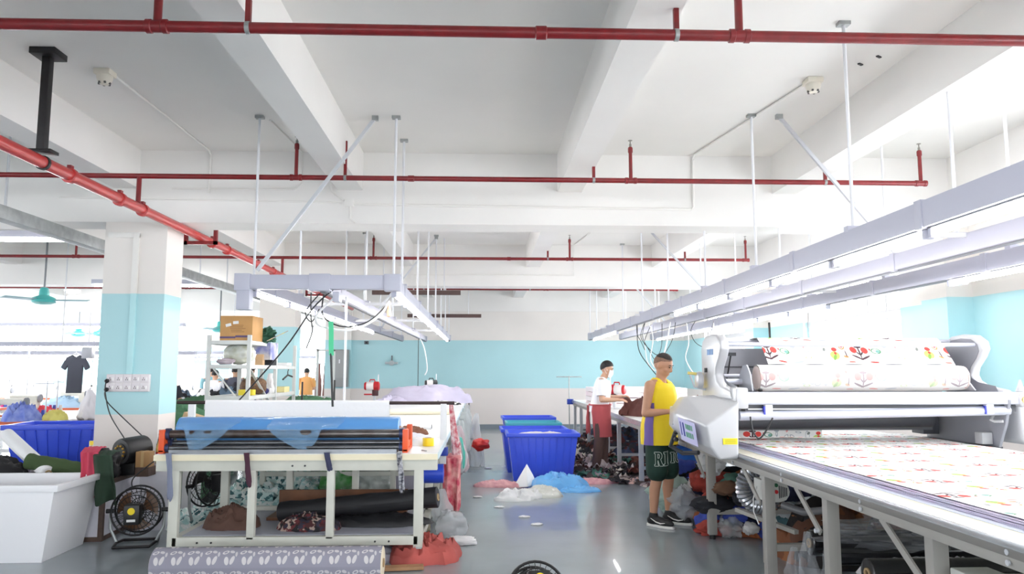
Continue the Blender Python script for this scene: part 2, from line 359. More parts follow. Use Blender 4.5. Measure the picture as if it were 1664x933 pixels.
for i in range(-7, 3):                                              # beams running away from the camera
    x = -1.465 + 2.43 * i; MB().box(x - 0.135, x + 0.135, Y0, Y1, 3.52, ZC + 0.01).build('beam', BEAMW, ceil, smooth=False)
MB().box(5.3, 5.5, Y0, 20.85, 3.52, ZC + 0.01).build('beam', BEAMW, ceil, smooth=False)
for k in range(-2, 3):                                              # deep beams across
    y = 8.4 + 6.2 * k; MB().box(X0, X1, y, y + 0.45, 3.145, ZC + 0.01).build('cross_beam', BEAMW, ceil, smooth=False)
def wall_with_windows(name, fixed, th, axis, lo, hi, wins, z0=1.0, z1=2.98, label=None):
    mb = MB()
    def b(a0, a1, c0, c1):
        if axis == 'y': mb.box(fixed, fixed + th, a0, a1, c0, c1)
        else: mb.box(a0, a1, fixed, fixed + th, c0, c1)
    b(lo, hi, -0.05, z0); b(lo, hi, z1, ZC + 0.1); p = lo
    for a, c in wins: b(p, a, z0, z1); p = c
    b(p, hi, z0, z1)
    return struct(name, mb, WALL, label, smooth=False)
wall_with_windows('wall_right', X1, 0.25, 'y', Y0, 20.85, RW, label='white wall with turquoise band and windows')
wall_with_windows('wall_left', X0 - 0.25, 0.25, 'y', Y0, Y1, LW, label='far wall of the sewing hall with windows')
wall_with_windows('wall_rear', Y1, 0.25, 'x', X0, -3.3, BW, z1=3.12, label='end wall of the sewing hall with bright windows')
wall_with_windows('wall_front', Y0 - 0.25, 0.25, 'x', X0, X1 + 0.2, FW, label='wall with windows at the near end')
struct('wall_back', MB().box(-3.55, X1 + 0.2, 20.85, 21.05, -0.05, ZC + 0.1), WALL, 'white end wall with turquoise band above grey skirting', smooth=False)
struct('wall_side', MB().box(-3.55, -3.35, 21.05, Y1, -0.05, ZC + 0.1), WALL, 'side wall of the sewing hall', smooth=False)
struct('baseboard_back', MB().box(-3.5, 5.5, 20.83, 20.85, 0, 0.12), M('skirting grey', (128, 138, 146), 0.4), 'grey painted skirting along the end wall', smooth=False)
GLASS = clear('window glass', (235, 245, 250), 0.07, 0.03)
FRAME = M('window frame', (196, 196, 198), 0.4, 0.3)
wn = [0]
def window(axis, fixed, a, b, z0, z1, cols, bar_z):
    wn[0] += 1
    def bx(mb, p0, p1, c0, c1, d=0.03, off=0.0):
        if axis == 'y': mb.box(fixed + off - d, fixed + off + d, p0, p1, c0, c1)
        else: mb.box(p0, p1, fixed + off - d, fixed + off + d, c0, c1)
    mb = MB()
    for q in ((a, a + 0.06), (b - 0.06, b)): bx(mb, q[0], q[1], z0, z1)
    bx(mb, a, b, z0, z0 + 0.06); bx(mb, a, b, z1 - 0.06, z1)
    o = struct('window_%d' % wn[0], mb, FRAME, 'aluminium framed window with bright daylight', smooth=False)
    t = MB(); bx(t, a, b, bar_z - 0.05, bar_z + 0.05, 0.045); t.build('transom', FRAME, o, smooth=False)
    for i in range(1, cols):
        u = a + (b - a) * i / cols; mm = MB(); bx(mm, u - 0.018, u + 0.018, z0, z1); mm.build('mullion', FRAME, o, smooth=False)
    for i in range(cols):
        u0, u1 = a + (b - a) * i / cols + 0.02, a + (b - a) * (i + 1) / cols - 0.02
        for c0, c1 in ((z0 + 0.06, bar_z - 0.05), (bar_z + 0.05, z1 - 0.06)):
            g = MB(); bx(g, u0, u1, c0, c1, 0.004); g.build('pane', GLASS, o, smooth=False)
for i, (a, b) in enumerate(RW): window('y', 5.62, a, b, 1.0, 2.98, 6, 2.32)
for a, b in BW: window('x', 27.12, a, b, 1.0, 3.12, 5, 2.3)
for a, b in LW: window('y', -19.12, a, b, 1.0, 2.98, 4, 2.32)
for a, b in FW: window('x', -6.12, a, b, 1.0, 2.98, 4, 2.32)
def column(x0, x1, y0, y1, label, name='column'):
    o = MB().box(x0, x1, y0 - 0.006, y1 - 0.006, 0.0, 3.144).build(name, WALL, None, smooth=False); setp(o, label, None, None, 'structure'); return o
col1 = column(-4.09, -3.43, 8.4, 8.86, 'white concrete column with turquoise band carrying the socket strip')
col2 = column(-4.19, -3.52, 14.6, 15.06, 'white concrete column with turquoise band behind the grey shelf rack')
column(-4.19, -3.5, 20.75, 21.2, 'corner column at the end of the white partition wall')
for y in (14.6, 20.8): column(-13.8, -13.2, y, y + 0.45, 'far column in the sewing hall at depth %d' % int(y))
for y in (2.2, 8.4, 14.6): column(5.2, 5.52, y, y + 0.5, 'wall pier with turquoise band between windows, number %d along' % round((y + 4) / 6.2), 'wall_pier')
column(-4.09, -3.43, 2.2, 2.65, 'white column standing left of the near table end')
TRUNK = M('cable trunking', (236, 234, 230), 0.45)
WTR = paint_bands('trunking paint', (238, 236, 232), (186, 230, 235), (236, 228, 224))
MB().box(-3.78, -3.715, 8.366, 8.395, 1.5, 3.02).build('cable_trunking', WTR, col1, bevel=0.006)
MB().box(-4.05, -3.715, 8.370, 8.395, 2.97, 3.03).build('cable_trunking', WTR, col1, bevel=0.006)
# socket strip on the column
t = thing('socket_strip', 'white wall strip of ten sockets on the turquoise column', 'sockets', (-3.75, 8.4, 1.32))
MB().box(-3.975, -3.527, 8.355, 8.4, 1.315, 1.50).build('backing_box', M('socket white', (226, 220, 222), 0.35), t, bevel=0.006)
for r in range(2):
    for k in range(5):
        x = -3.975 + 0.008 + k * 0.0876; z = 1.322 + r * 0.089
        q = MB().box(x, x + 0.083, 8.349, 8.356, z, z + 0.083).build('socket_plate', M('socket plate', (222, 216, 220), 0.3), t, bevel=0.004)
        h = MB()
        for dx, dz in ((0.022, 0.03), (0.040, 0.03), (0.031, 0.048)): h.box(x + dx - 0.003, x + dx + 0.003, 8.3475, 8.3495, z + dz - 0.007, z + dz + 0.007)
        h.build('socket_slot', M('slot dark', (70, 62, 66), 0.6), q)
        MB().box(x + 0.055, x + 0.073, 8.344, 8.350, z + 0.02, z + 0.055).build('switch_rocker', M('rocker', (240, 238, 238), 0.3), q, bevel=0.003)
def cable(name, label, pts, r, mat, parent=None, cat='cable', group=None, n=6, sub=6):
    P = [Vector(p) for p in pts]; out = []
    for i in range(len(P) - 1):
        p0, p1, p2, p3 = P[max(i - 1, 0)], P[i], P[i + 1], P[min(i + 2, len(P) - 1)]
        for j in range(sub):
            s = j / sub; out.append(0.5 * ((2 * p1) + (p2 - p0) * s + (2 * p0 - 5 * p1 + 4 * p2 - p3) * s * s + (3 * p1 - p0 - 3 * p2 + p3) * s ** 3))
    out.append(P[-1]); o = MB().tube(out, r, n).build(name, mat, parent)
    return setp(o, label, cat if parent is None else None, group)
for k, (z, e, lab) in enumerate(((1.435, (-3.62, 8.05, 0.86), 'black power lead from the upper socket of the column'), (1.345, (-3.35, 8.0, 0.82), 'black power lead from the lower socket of the column'))):
    t = thing('power_lead', lab, 'cable', (-3.955, 8.3, z))
    MB().lathe([(0.006, 0), (0.016, 0.004), (0.022, 0.012), (0.022, 0.03), (0.012, 0.04)], (-3.955, 8.348, z), (0, -1, -0.35), 12).build('plug', BLACK, t)
    cable('lead', None, [(-3.955, 8.315, z - 0.01), (-3.955, 8.30, z - 0.06), (-3.94 + 0.03 * k, 8.28, z - 0.14), (-3.85 + 0.1 * k, 8.22, 1.08), e], 0.006, BLACK, t)
# ================================================================ SPRINKLER PIPES
def pipe_line(name, label, y, x0, x1, z, r, risers, hangers, mat, couplings=(), drops=()):
    t = thing(name, label, 'pipe', (x0, y, z - r), 0, 'red sprinkler pipes under the ceiling')
    MB().cyl((x0, y, z), (x1, y, z), r, n=14).build('pipe_run', mat, t)
    for x in risers:
        ri = MB().cyl((x, y, z), (x, y, 3.72), r * 0.72, n=12).build('riser', mat, t)
        MB().lathe([(r * 0.74, 0), (r * 0.95, 0.01), (r * 0.95, 0.05), (r * 0.74, 0.06)], (x, y, 3.66), n=12).build('collar', mat, ri)
        MB().lathe([(0.012, 0), (0.012, 0.03), (0.006, 0.035), (0.006, 0.06), (0.022, 0.065), (0.022, 0.069), (0.004, 0.072)], (x, y, 3.72), n=10).build('sprinkler_head', M('sprinkler metal', (150, 146, 140), 0.3, 0.8), ri)
        MB().lathe([(r * 1.0, 0), (r * 1.25, 0.004), (r * 1.25, 0.03), (r * 1.1, 0.034), (r * 1.1, 0.086), (r * 1.25, 0.09), (r * 1.25, 0.116), (r * 1.0, 0.12)], (x - 0.06, y, z), (1, 0, 0), 14).build('tee', mat, t)
    for x, w in hangers:
        h = MB().box(x - 0.014, x + 0.014, y - 0.014, y + 0.014, z + r, w).build('hanger', mat, t)
        MB().lathe([(r * 1.0, 0), (r * 1.15, 0.002), (r * 1.15, 0.024), (r * 1.0, 0.026)], (x - 0.013, y, z), (1, 0, 0), 14).build('clip', GALV, h)
    for x in couplings:
        MB().lathe([(r * 1.0, 0), (r * 1.22, 0.006), (r * 1.22, 0.06), (r * 1.0, 0.066)], (x, y, z), (1, 0, 0), 14).build('coupling', mat, t)
    for x, zz in drops:
        MB().cyl((x, y, z), (x, y, zz), r * 0.9, n=12).build('drop', mat, t)
    return t
pipe_line('sprinkler_pipe', 'thick red sprinkler pipe crossing the whole ceiling nearest the viewer', 4.02, -8, 5.45, 3.37, 0.031, (-1.75, 1.41, -5.0), ((-1.27, 3.53), (1.06, 3.53), (-3.7, 3.53)), RED, (0.28, -3.0))
pipe_line('sprinkler_pipe', 'red sprinkler pipe just before the first cross beam, elbow at right', 7.32, -12, 4.36, 3.385, 0.025, (-1.80, 1.445, 4.345, -6.6), ((-1.33, 3.75), (1.08, 3.53), (3.38, 3.53), (-4.8, 3.53), (-5.4, 3.53)), RED, (-0.73,), ((-3.28, 3.08),))
pipe_line('sprinkler_pipe', 'red sprinkler pipe between the first and second cross beams', 12.62, -13, 4.42, 3.385, 0.025, (-1.80, 1.445, 4.41, -6.6), ((-1.33, 3.75), (1.08, 3.53), (3.38, 3.53)), RED, (0.4,), ((-3.28, 3.1),))
pipe_line('sprinkler_pipe', 'red sprinkler pipe behind the second cross beam near the end wall', 17.4, -13, 4.43, 3.385, 0.025, (4.42, -6.6, 1.445), ((-1.33, 3.53), (1.08, 3.53)), RED, (), ((-3.28, 3.1),))
pipe_line('sprinkler_pipe', 'farthest red sprinkler pipe over the sewing hall', 23.5, -15, -4.0, 3.385, 0.025, (-6.6, -9.8, -13), (), RED)
t = thing('main_pipe', 'thick lighter red main sprinkler pipe slanting away along the left', 'pipe', (-3.29, 1.0, 3.03))
MB().cyl((-3.29, 0.5, 3.075), (-3.29, 19.5, 3.10), 0.047, n=18).build('pipe_run', REDL, t)
for y in (6.1, 6.95, 7.42, 9.35, 9.9, 11.3, 12.1, 15.4):
    MB().lathe([(0.048, 0), (0.062, 0.006), (0.062, 0.05), (0.048, 0.056)], (-3.29, y, 3.08), (0, 1, 0), 18).build('coupling', REDL, t)
    MB().obox((-3.29, y + 0.028, 3.145), (0.03, 0.05, 0.035)).build('clamp_bolt', RED, t)
for y in (9.0, 15.2):
    u = MB(); u.box(-3.48, -3.44, y - 0.02, y + 0.02, 3.0, 3.2); u.box(-3.14, -3.10, y - 0.02, y + 0.02, 3.0, 3.2); u.box(-3.48, -3.10, y - 0.02, y + 0.02, 3.0, 3.04)
    u.build('support_bracket', RED, t)
t = thing('pipe_hanger', 'black steel hanger post holding the main red pipe at left', 'bracket', (-3.3, 5.75, 3.1))
MB().box(-3.335, -3.275, 5.72, 5.78, 3.17, 3.94).build('post', DARKST, t, bevel=0.004)
MB().box(-3.40, -3.21, 5.66, 5.84, 3.9, 3.95).build('top_plate', DARKST, t, bevel=0.004)
MB().box(-3.40, -3.21, 5.69, 5.81, 3.15, 3.175).build('foot_plate', DARKST, t, bevel=0.003)
MB().lathe([(0.048, 0), (0.056, 0.003), (0.056, 0.027), (0.048, 0.03)], (-3.29, 5.735, 3.08), (0, 1, 0), 16).build('pipe_clip', DARKST, t)
# smoke detectors, surface conduits
DET = M('detector plastic', (232, 226, 212), 0.45)
def detector(x, y, label, path):
    t = thing('smoke_detector', label, 'detector', (x, y, 3.95))
    MB().box(x - 0.065, x + 0.065, y - 0.065, y + 0.065, 3.905, 3.951).build('junction_box', DET, t, bevel=0.008)
    MB().lathe([(0.062, 0), (0.062, -0.02), (0.05, -0.05), (0.034, -0.07), (0.012, -0.075)], (x, y, 3.905), n=20).build('sensor_dome', DET, t)
    for a in range(6): MB().obox((x + 0.043 * math.cos(a * PI / 3), y + 0.043 * math.sin(a * PI / 3), 3.842), (0.014, 0.014, 0.014)).build('sensor_slot', M('sensor slot', (96, 94, 92), 0.6), t)
    return t
detector(-3.06, 6.12, 'smoke detector on the slab beside the black pipe hanger', None)
detector(2.74, 6.08, 'smoke detector on the slab over the right table', None)
def conduit(label, pts, r=0.013): return setp(MB().tube(pts, r, 8).build('conduit', TRUNK, None), label, 'conduit', 'white surface conduits')
conduit('white conduit from the left smoke detector bending down the beam', [(-3.02, 6.18, 3.937), (-3.0, 8.3, 3.937), (-3.0, 8.385, 3.9), (-3.0, 8.385, 3.47)])
conduit('white conduit from the right smoke detector bending down the beam', [(2.72, 6.15, 3.937), (2.36, 8.3, 3.937), (2.36, 8.385, 3.90), (2.36, 8.385, 3.36), (2.33, 8.385, 3.33), (-1.5, 8.385, 3.36)])
conduit('white conduit running along the beam face over the table', [(-1.75, 2.68, 3.9), (-1.72, 8.3, 3.9), (-1.66, 8.385, 3.5), (-1.53, 8.385, 3.40)])
conduit('thin white conduit along the cross beam left of the junction box', [(-1.55, 8.385, 3.38), (-4.6, 8.385, 3.41)], 0.009)
conduit('thin white conduit low on the cross beam dropping from the slab', [(-2.06, 7.3, 3.94), (-2.0, 8.37, 3.94), (-2.0, 8.385, 3.6), (-2.08, 8.385, 3.52), (-3.4, 8.385, 3.52)], 0.009)
conduit('white conduit on the second cross beam dropping at right', [(1.9, 13.0, 3.94), (1.75, 14.57, 3.94), (1.75, 14.585, 3.36), (-1.4, 14.585, 3.36)], 0.01)
conduit('white conduit dropping from the junction box on the beam', [(-1.46, 8.385, 3.36), (-1.46, 8.385, 3.2), (-1.40, 8.385, 3.15)], 0.011)
o = MB().box(-1.52, -1.42, 8.36, 8.402, 3.335, 3.42).build('junction_box', TRUNK, None, bevel=0.006); setp(o, 'small white junction box on the first cross beam', 'junction box')
# ================================================================ LIGHT RIGS OVER THE TABLES
TUBE = emit('lit tube', (255, 252, 250), 20.0)
RAILM = M('rail steel white', (188, 189, 204), 0.4)
ROD = M('rod white', (225, 226, 230), 0.4)
def rail_run(t, xa, xb, ya, yb, z, lit, hw=0.042, hh=0.055, hang=(), seg=1.22):
    """a hung trunking rail with its tubes: (xa,ya) near end, (xb,yb) far end"""
    fx = lambda y: xa + (xb - xa) * (y - ya) / (yb - ya)
    MB().bar((xa, ya, z), (xb, yb, z), hw * 2, hh * 2).build('rail', RAILM, t, bevel=0.004)
    MB().bar((xa, ya, z - hh - 0.004), (xb, yb, z - hh - 0.004), hw * 1.1, 0.012).build('rail_slot', M('slot grey', (120, 122, 128), 0.5), t)
    y = ya + 0.12; k = 0
    while lit and y + seg - 0.06 < yb:
        if lit(y):
            a, b = Vector((fx(y), y, z - hh - 0.03)), Vector((fx(y + seg - 0.06), y + seg - 0.06, z - hh - 0.03))
            tb = MB().cyl(a, b, 0.021, n=10).build('light_tube', TUBE, t)
            [MB().obox(q_, (0.05, 0.03, 0.06)).build('tube_holder', RAILM, tb) for q_ in (a, b)]
        y += seg
    y = ya + 0.7
    while y < yb:
        MB().obox((fx(y), y, z), (hw * 2 + 0.016, 0.07, hh * 2 + 0.016)).build('joint_sleeve', RAILM, t, bevel=0.003); y += 1.85
    for y in hang:
        h = MB().cyl((fx(y), y, z + hh), (fx(y), y, 3.95), 0.0125, n=8).build('hanger_rod', ROD, t)
        MB().box(fx(y) - 0.04, fx(y) + 0.04, y - 0.03, y + 0.03, 3.925, 3.951).build('ceiling_bracket', GALV, h)
        MB().box(fx(y) - 0.052, fx(y) + 0.052, y - 0.03, y + 0.03, z + hh - 0.01, z + hh + 0.03).build('rail_clamp', RAILM, h)
t = thing('light_rig', 'white hanging light rig with cross bar above the left cutting table', 'light rig', (-1.5, 7.15, 2.3))
ZL = 2.335
rail_run(t, -0.83, -0.83, 7.1, 19.3, ZL, lambda y: True, hang=(7.16, 7.9, 9.8, 11.7, 13.6, 15.4, 17.2, 19.1))
rail_run(t, -2.13, -2.0, 7.1, 19.3, ZL, lambda y: y > 7.1 and y < 13.8, hang=(7.2, 8.9, 11.7, 13.4, 15.4, 17.2, 19.1))
rail_run(t, -1.47, -1.40, 7.1, 19.0, ZL - 0.02, None, hang=(9.6, 12.4, 15.8))
MB().box(-2.24, -0.76, 7.02, 7.12, ZL - 0.06, ZL + 0.07).build('cross_bar', RAILM, t, bevel=0.006)
for x0, x1 in ((-2.25, -2.11), (-1.58, -1.39), (-0.90, -0.75)): MB().box(x0, x1, 7.005, 7.13, ZL - 0.075, ZL + 0.08).build('bar_sleeve', RAILM, t, bevel=0.006)
MB().box(-2.23, -2.11, 7.02, 7.14, ZL - 0.25, ZL - 0.07).build('ballast_box', RAILM, t, bevel=0.008)
MB().box(-1.37, -1.31, 7.05, 7.2, ZL - 0.17, ZL - 0.08).build('ballast_box', RAILM, t, bevel=0.006)
for y in (9.3, 12.3, 15.3): MB().bar((-2.05, y, ZL), (-0.83, y, ZL), 0.035, 0.035).build('cross_tie', ROD, t)
for p0, p1 in (((-1.03, 7.16, 3.93), (-2.09, 7.16, 2.46)), ((-0.83, 13.6, 3.9), (-2.0, 13.6, 2.4)), ((-1.2, 15.4, 3.9), (-2.0, 15.4, 2.4))):
    d = MB().bar(p0, p1, 0.03, 0.03).build('diagonal_brace', ALU, t); MB().obox(p0, (0.06, 0.04, 0.05)).build('brace_end', GALV, d)
t = thing('light_rig', 'long white triple light rig hanging above the spreading table', 'light rig', (3.2, 3, 2.35))
ZR = 2.40
rail_run(t, 2.45, 2.74, 1.6, 19.6, ZR, lambda y: y < 9.9 or y > 14.5, hw=0.05, hh=0.075, hang=(2.6, 5.04, 6.98, 8.7, 10.6, 12.5, 14.4, 16.3, 18.2, 19.5))
rail_run(t, 3.28, 3.5, 1.6, 19.4, ZR, None, hw=0.045, hh=0.065, hang=(5.2, 8.5, 11.8, 15.2, 18.6))
rail_run(t, 4.02, 4.3, 1.6, 19.4, ZR, lambda y: not 6.2 < y < 8.3, hw=0.05, hh=0.07, hang=(5.7, 7.6, 9.5, 12.5, 15.5, 18.5))
for p0, p1 in (((2.80, 6.97, 3.93), (3.86, 6.97, 2.62)), ((2.7, 12.5, 3.93), (3.9, 12.5, 2.6)), ((2.75, 16.3, 3.93), (3.9, 16.3, 2.6))):
    d = MB().bar(p0, p1, 0.03, 0.03).build('diagonal_brace', ALU, t); MB().obox(p0, (0.06, 0.04, 0.05)).build('brace_end', GALV, d)
for y in (5.04, 8.7, 12.5, 16.3): MB().bar((2.5, y, ZR + 0.05), (4.1, y, ZR + 0.05), 0.03, 0.03).build('cross_tie', ROD, t)
for y, x in ((5.35, 2.53), (7.7, 2.56), (10.4, 2.6), (6.4, 4.09), (8.4, 4.12)): MB().box(x - 0.03, x + 0.03, y - 0.07, y + 0.07, ZR - 0.135, ZR - 0.075).build('ballast_box', STEELW, t, bevel=0.006)
# cables dangling below the rigs
WC = M('white cable', (232, 232, 232), 0.5); BC = M('black cable', (26, 26, 30), 0.5)
for i, (pts, m, r, lab) in enumerate((
    ([(-1.35, 7.3, 2.27), (-1.55, 7.25, 2.05), (-1.52, 7.4, 1.95), (-1.25, 7.6, 1.94), (-1.05, 7.9, 2.1), (-1.0, 8.2, 2.27)], WC, 0.012, 'thick white cable looping below the left light rig'),
    ([(-1.5, 7.3, 2.27), (-1.5, 7.3, 2.05), (-1.35, 7.5, 1.96), (-1.15, 7.8, 2.03), (-1.02, 8.3, 2.25)], BC, 0.007, 'black cable looping below the left light rig'),
    ([(-1.38, 7.2, 2.3), (-1.6, 7.3, 2.12), (-1.9, 7.5, 1.75), (-2.4, 7.7, 1.22)], BC, 0.007, 'long black cable slanting from the left light rig down to the roller stand'),
    ([(-1.62, 7.3, 2.27), (-1.62, 7.32, 2.05), (-1.6, 7.3, 1.9), (-1.66, 7.35, 1.75)], BC, 0.006, 'short black cable hanging from the left light rig by the green tape'),
    ([(-1.56, 7.4, 2.27), (-1.7, 7.45, 2.1), (-1.63, 7.4, 2.0), (-1.56, 7.4, 2.12)], BC, 0.006, 'small black cable coil under the left light rig'))):
    cable('hanging_cable', lab, pts, r, m)
t = thing('green_tape', 'strip of bright green tape hanging from the left light rig', 'tape', (-1.44, 7.35, 1.5))
MB().grid(lambda u, v: Vector((-1.46 + 0.045 * u + 0.015 * v, 7.35 + 0.01 * math.sin(v * 6), 2.0 - 0.32 * v)), 2, 8).build('tape_strip', M('green tape', (92, 214, 158), 0.6), t, solid=0.004)
MB().cyl((-1.43, 7.35, 1.70), (-1.40, 7.35, 1.2), 0.011, n=8).build('black_sleeve', BLACK, t)
o = MB().cyl((-1.36, 7.72, 2.27), (-1.36, 7.72, 0.873), 0.012, n=8).build('white_pole', ROD, None); setp(o, 'slim white pole standing by the green tape', 'pole')
t = thing('drop_cord', 'thin black cord hanging from the far end of the left rig', 'cord', (-1.4, 18.9, 1.0)); MB().cyl((-1.42, 17.2, 2.25), (-1.42, 17.2, 0.95), 0.008, n=6).build('cord', BC, t)
cable('hanging_cable', 'white cord looped beside the thin black cord', [(-1.38, 17.2, 2.25), (-1.28, 17.2, 2.0), (-1.22, 17.2, 1.6), (-1.27, 17.2, 1.45)], 0.014, WC)
o = hang('cable_tie_bundle', 'orange tinted cable bundle tied to the left rig centre rail', 'cables', (-1.0, 8.25, 2.27), 0.16, 0.03, 0.05, M('peach tape', (230, 190, 160), 0.6), 3)
rnd = random.Random(5)
LB = ['nearest', 'second', 'third', 'fourth', 'fifth', 'sixth', 'farthest']
for i in range(7):
    x = (2.62, 2.66, 2.69, 3.36, 2.64, 2.67, 3.38)[i]; y = 13.0 - 0.15 * i; dz = (0.42, 0.75, 0.5, 0.85, 0.6, 0.72, 0.4)[i]; wx = (0.25, 0.5, 0.3, 0.45, 0.5, 0.35, 0.3)[i]; j = lambda: rnd.uniform(-0.07, 0.07)
    cable('hanging_cable', '%s cable of the tangle hanging from the right light rig, counted from the left end' % LB[i].replace('nearest', 'leftmost').replace('farthest', 'last'),
          [(x, y, 2.32), (x + j(), y + j(), 2.3 - dz * 0.35), (x + 0.1 * wx + j(), y, 2.3 - dz * 0.75 + j()), (x + wx * 0.5 + j(), y + j(), 2.3 - dz), (x + wx * 0.8 + j(), y, 2.3 - dz * 0.6 + j()), (x + wx, y, 2.32)], 0.008 if i % 2 else 0.0055, WC if i % 2 else BC, group='tangled cables over the right table')
cable('hanging_cable', 'thin dark cable trailing from the rig to the cloth behind the man', [(2.635, 13.0, 2.33), (2.63, 12.9, 1.9), (2.75, 12.6, 1.6), (3.0, 12.4, 1.25)], 0.007, BC)
# brown steel angle bars below the ceiling
for x0, x1, y, z, lab in ((-2.0, -0.4, 13.95, 2.95, 'dark brown steel bar hung across before the second cross beam'), (-1.75, -0.03, 18.0, 2.82, 'brown steel bar hung across near the end wall')):
    t = thing('steel_bar', lab, 'bar', (x0, y, z)); MB().box(x0, x1, y - 0.03, y + 0.03, z - 0.04, z + 0.04).build('bar', M('rusty steel', (96, 76, 72), 0.6, 0.2, var=0.2), t)
    for q in (x0 + 0.2, x1 - 0.3): MB().cyl((q, y, z + 0.04), (q, y, 3.95), 0.01, n=8).build('hanger_rod', ROD, t)
# galvanised tray and lights over the sewing hall
t = thing('cable_tray', 'galvanised cable tray running away behind the socket column', 'cable tray', (-4.6, 7.0, 3.0))
MB().bar((-4.6, 6.9, 3.03), (-4.6, 22, 3.03), 0.14, 0.13).build('tray', GALV, t, bevel=0.004)
for y in (7.5, 10.2, 11.8, 14.0, 17, 20): MB().bar((-4.62, y, 3.09), (-4.62, y, 3.95), 0.03, 0.012).build('hanger_strap', ALU, t)
MB().bar((-5.6, 7.35, 3.0), (-4.6, 7.55, 3.03), 0.1, 0.07).build('branch_tray', GALV, t)
def fixture(label, p0, p1, z, group='tube lights over the sewing hall', rods=True, n=2):
    p0, p1 = Vector((p0[0], p0[1], z)), Vector((p1[0], p1[1], z)); t = thing('tube_light', label, 'tube light', p0, 0, group)
    MB().bar(p0, p1, 0.09, 0.08).build('housing', RAILM, t)
    for i in range(n):
        a = p0.lerp(p1, (i + 0.04) / n); b = p0.lerp(p1, (i + 0.96) / n); a.z -= 0.065; b.z -= 0.065
        MB().cyl(a, b, 0.024, n=8).build('light_tube', TUBE, t)
    if rods:
        for s in (0.12, 0.88):
            q = p0.lerp(p1, s); MB().cyl((q.x, q.y, z + 0.04), (q.x, q.y, 3.95), 0.012, n=6).build('hanger_rod', ROD, t)
fixture('lit tube light hung left of the column under the galvanised tray', (-7.2, 9.3), (-4.95, 9.3), 3.16)
fixture('lit tube light hung just right of the socket column', (-7.0, 14.0), (-4.85, 14.0), 3.13)
fixture('tube light row over the sewing lines, nearest lower row', (-12.5, 14.2), (-6.9, 14.2), 2.02, n=5)
fixture('tube light row over the sewing lines, second lower row', (-14, 17.0), (-6.2, 17.0), 1.92, n=6)
fixture('tube light row over the sewing lines, third lower row', (-15, 20.0), (-5.2, 20.0), 2.0, n=7)
fixture('tube light row over the sewing lines, farthest lower row', (-15, 23.4), (-5.0, 23.4), 1.95, n=7)
fixture('tube light row with conduit high over the sewing hall', (-13, 18.4), (-7.0, 18.4), 2.62, n=4)
# ceiling fans
TEAL = M('teal enamel', (82, 186, 182), 0.35)
def ceiling_fan(x, y, zb, label, a0=0.0, r=0.72):
    t = thing('ceiling_fan', label, 'ceiling fan', (x, y, zb), a0, 'teal ceiling fans')
    z0 = 3.95 - zb
    MB().lathe([(0.03, z0), (0.075, z0 - 0.01), (0.085, z0 - 0.12), (0.02, z0 - 0.16)], n=16).build('canopy', TEAL, t, local=True)
    MB().cyl((0, 0, 0.16), (0, 0, z0 - 0.1), 0.017, n=8).build('rod', M('fan rod', (120, 124, 128), 0.4, 0.5), t, local=True)
    MB().lathe([(0.02, 0.24), (0.06, 0.23), (0.075, 0.16), (0.08, 0.1), (0.17, 0.06), (0.2, 0.02), (0.19, -0.02), (0.12, -0.05), (0.03, -0.06)], n=22).build('motor', TEAL, t, local=True)
    for k in range(3):
        a = k * 2 * PI / 3; R = Matrix.Rotation(a, 3, 'Z')
        mb = MB(); mb.obox(R @ Vector((0.17 + (r - 0.17) / 2, 0, 0.02)), (r - 0.17, 0.13, 0.012), R @ Matrix.Rotation(0.2, 3, 'X')); mb.build('blade', M('fan blade', (150, 190, 200), 0.4), t, local=True, bevel=0.004)
ceiling_fan(-7.5, 13.4, 2.72, 'teal ceiling fan with long rod left of the column, nearest', 0.1)
ceiling_fan(-11.3, 22.0, 2.55, 'small far teal ceiling fan close to the column edge', 0.6)
ceiling_fan(-9.2, 19.0, 2.42, 'small far teal ceiling fan left of the shelf rack', 0.9)
ceiling_fan(-6.9, 20.5, 2.6, 'far teal ceiling fan beside the cardboard box on the rack', 0.3)
o = MB().lathe([(0.17, 0.0), (0.17, -0.02), (0.14, -0.06), (0.06, -0.085), (0.01, -0.09)], (-9.6, 18.3, 3.42), n=20).build('ceiling_lamp', emit('lamp glow', (255, 255, 255), 2.0), None); setp(o, 'round lit lamp under the beam of the sewing hall', 'ceiling lamp')
# ================================================================ LEFT CUTTING TABLE
CREAM = M('frame cream grey', (206, 206, 196), 0.45, var=0.08, vs=5)
TOPW = M('table top white', (240, 240, 238), 0.3, var=0.04, vs=3)
EDGE = M('edge cream', (232, 222, 194), 0.5)
BOLT = M('bolt dark', (60, 60, 64), 0.4, 0.6)
RUBW = M('caster wheel', (226, 220, 190), 0.5)
def caster(t, x, y, r=0.05):
    c = MB().lathe([(r * 0.4, -0.02), (r * 0.95, -0.018), (r, -0.008), (r, 0.008), (r * 0.95, 0.018), (r * 0.4, 0.02)], (x, y, r), (1, 0, 0.0), 16).build('caster_wheel', RUBW, t)
    f = MB(); f.box(x - 0.032, x - 0.024, y - 0.03, y + 0.03, r - 0.01, r * 2 + 0.03); f.box(x + 0.024, x + 0.032, y - 0.03, y + 0.03, r - 0.01, r * 2 + 0.03); f.box(x - 0.032, x + 0.032, y - 0.035, y + 0.035, r * 2 + 0.02, r * 2 + 0.035)
    f.build('caster_fork', GALV, c)
t = thing('cutting_table', 'long white cutting table on cream steel frame at left', 'table', (-1.48, 6.35, 0))
TX0, TX1 = -2.6, -0.36
ys = [6.33, 7.75, 10.1, 12.5, 14.9, 17.75]
for a, b in zip(ys[:-1], ys[1:]):
    MB().box(TX0, TX1, a, b - 0.004, 0.828, 0.872).build('top_panel', TOPW, t, bevel=0.004)
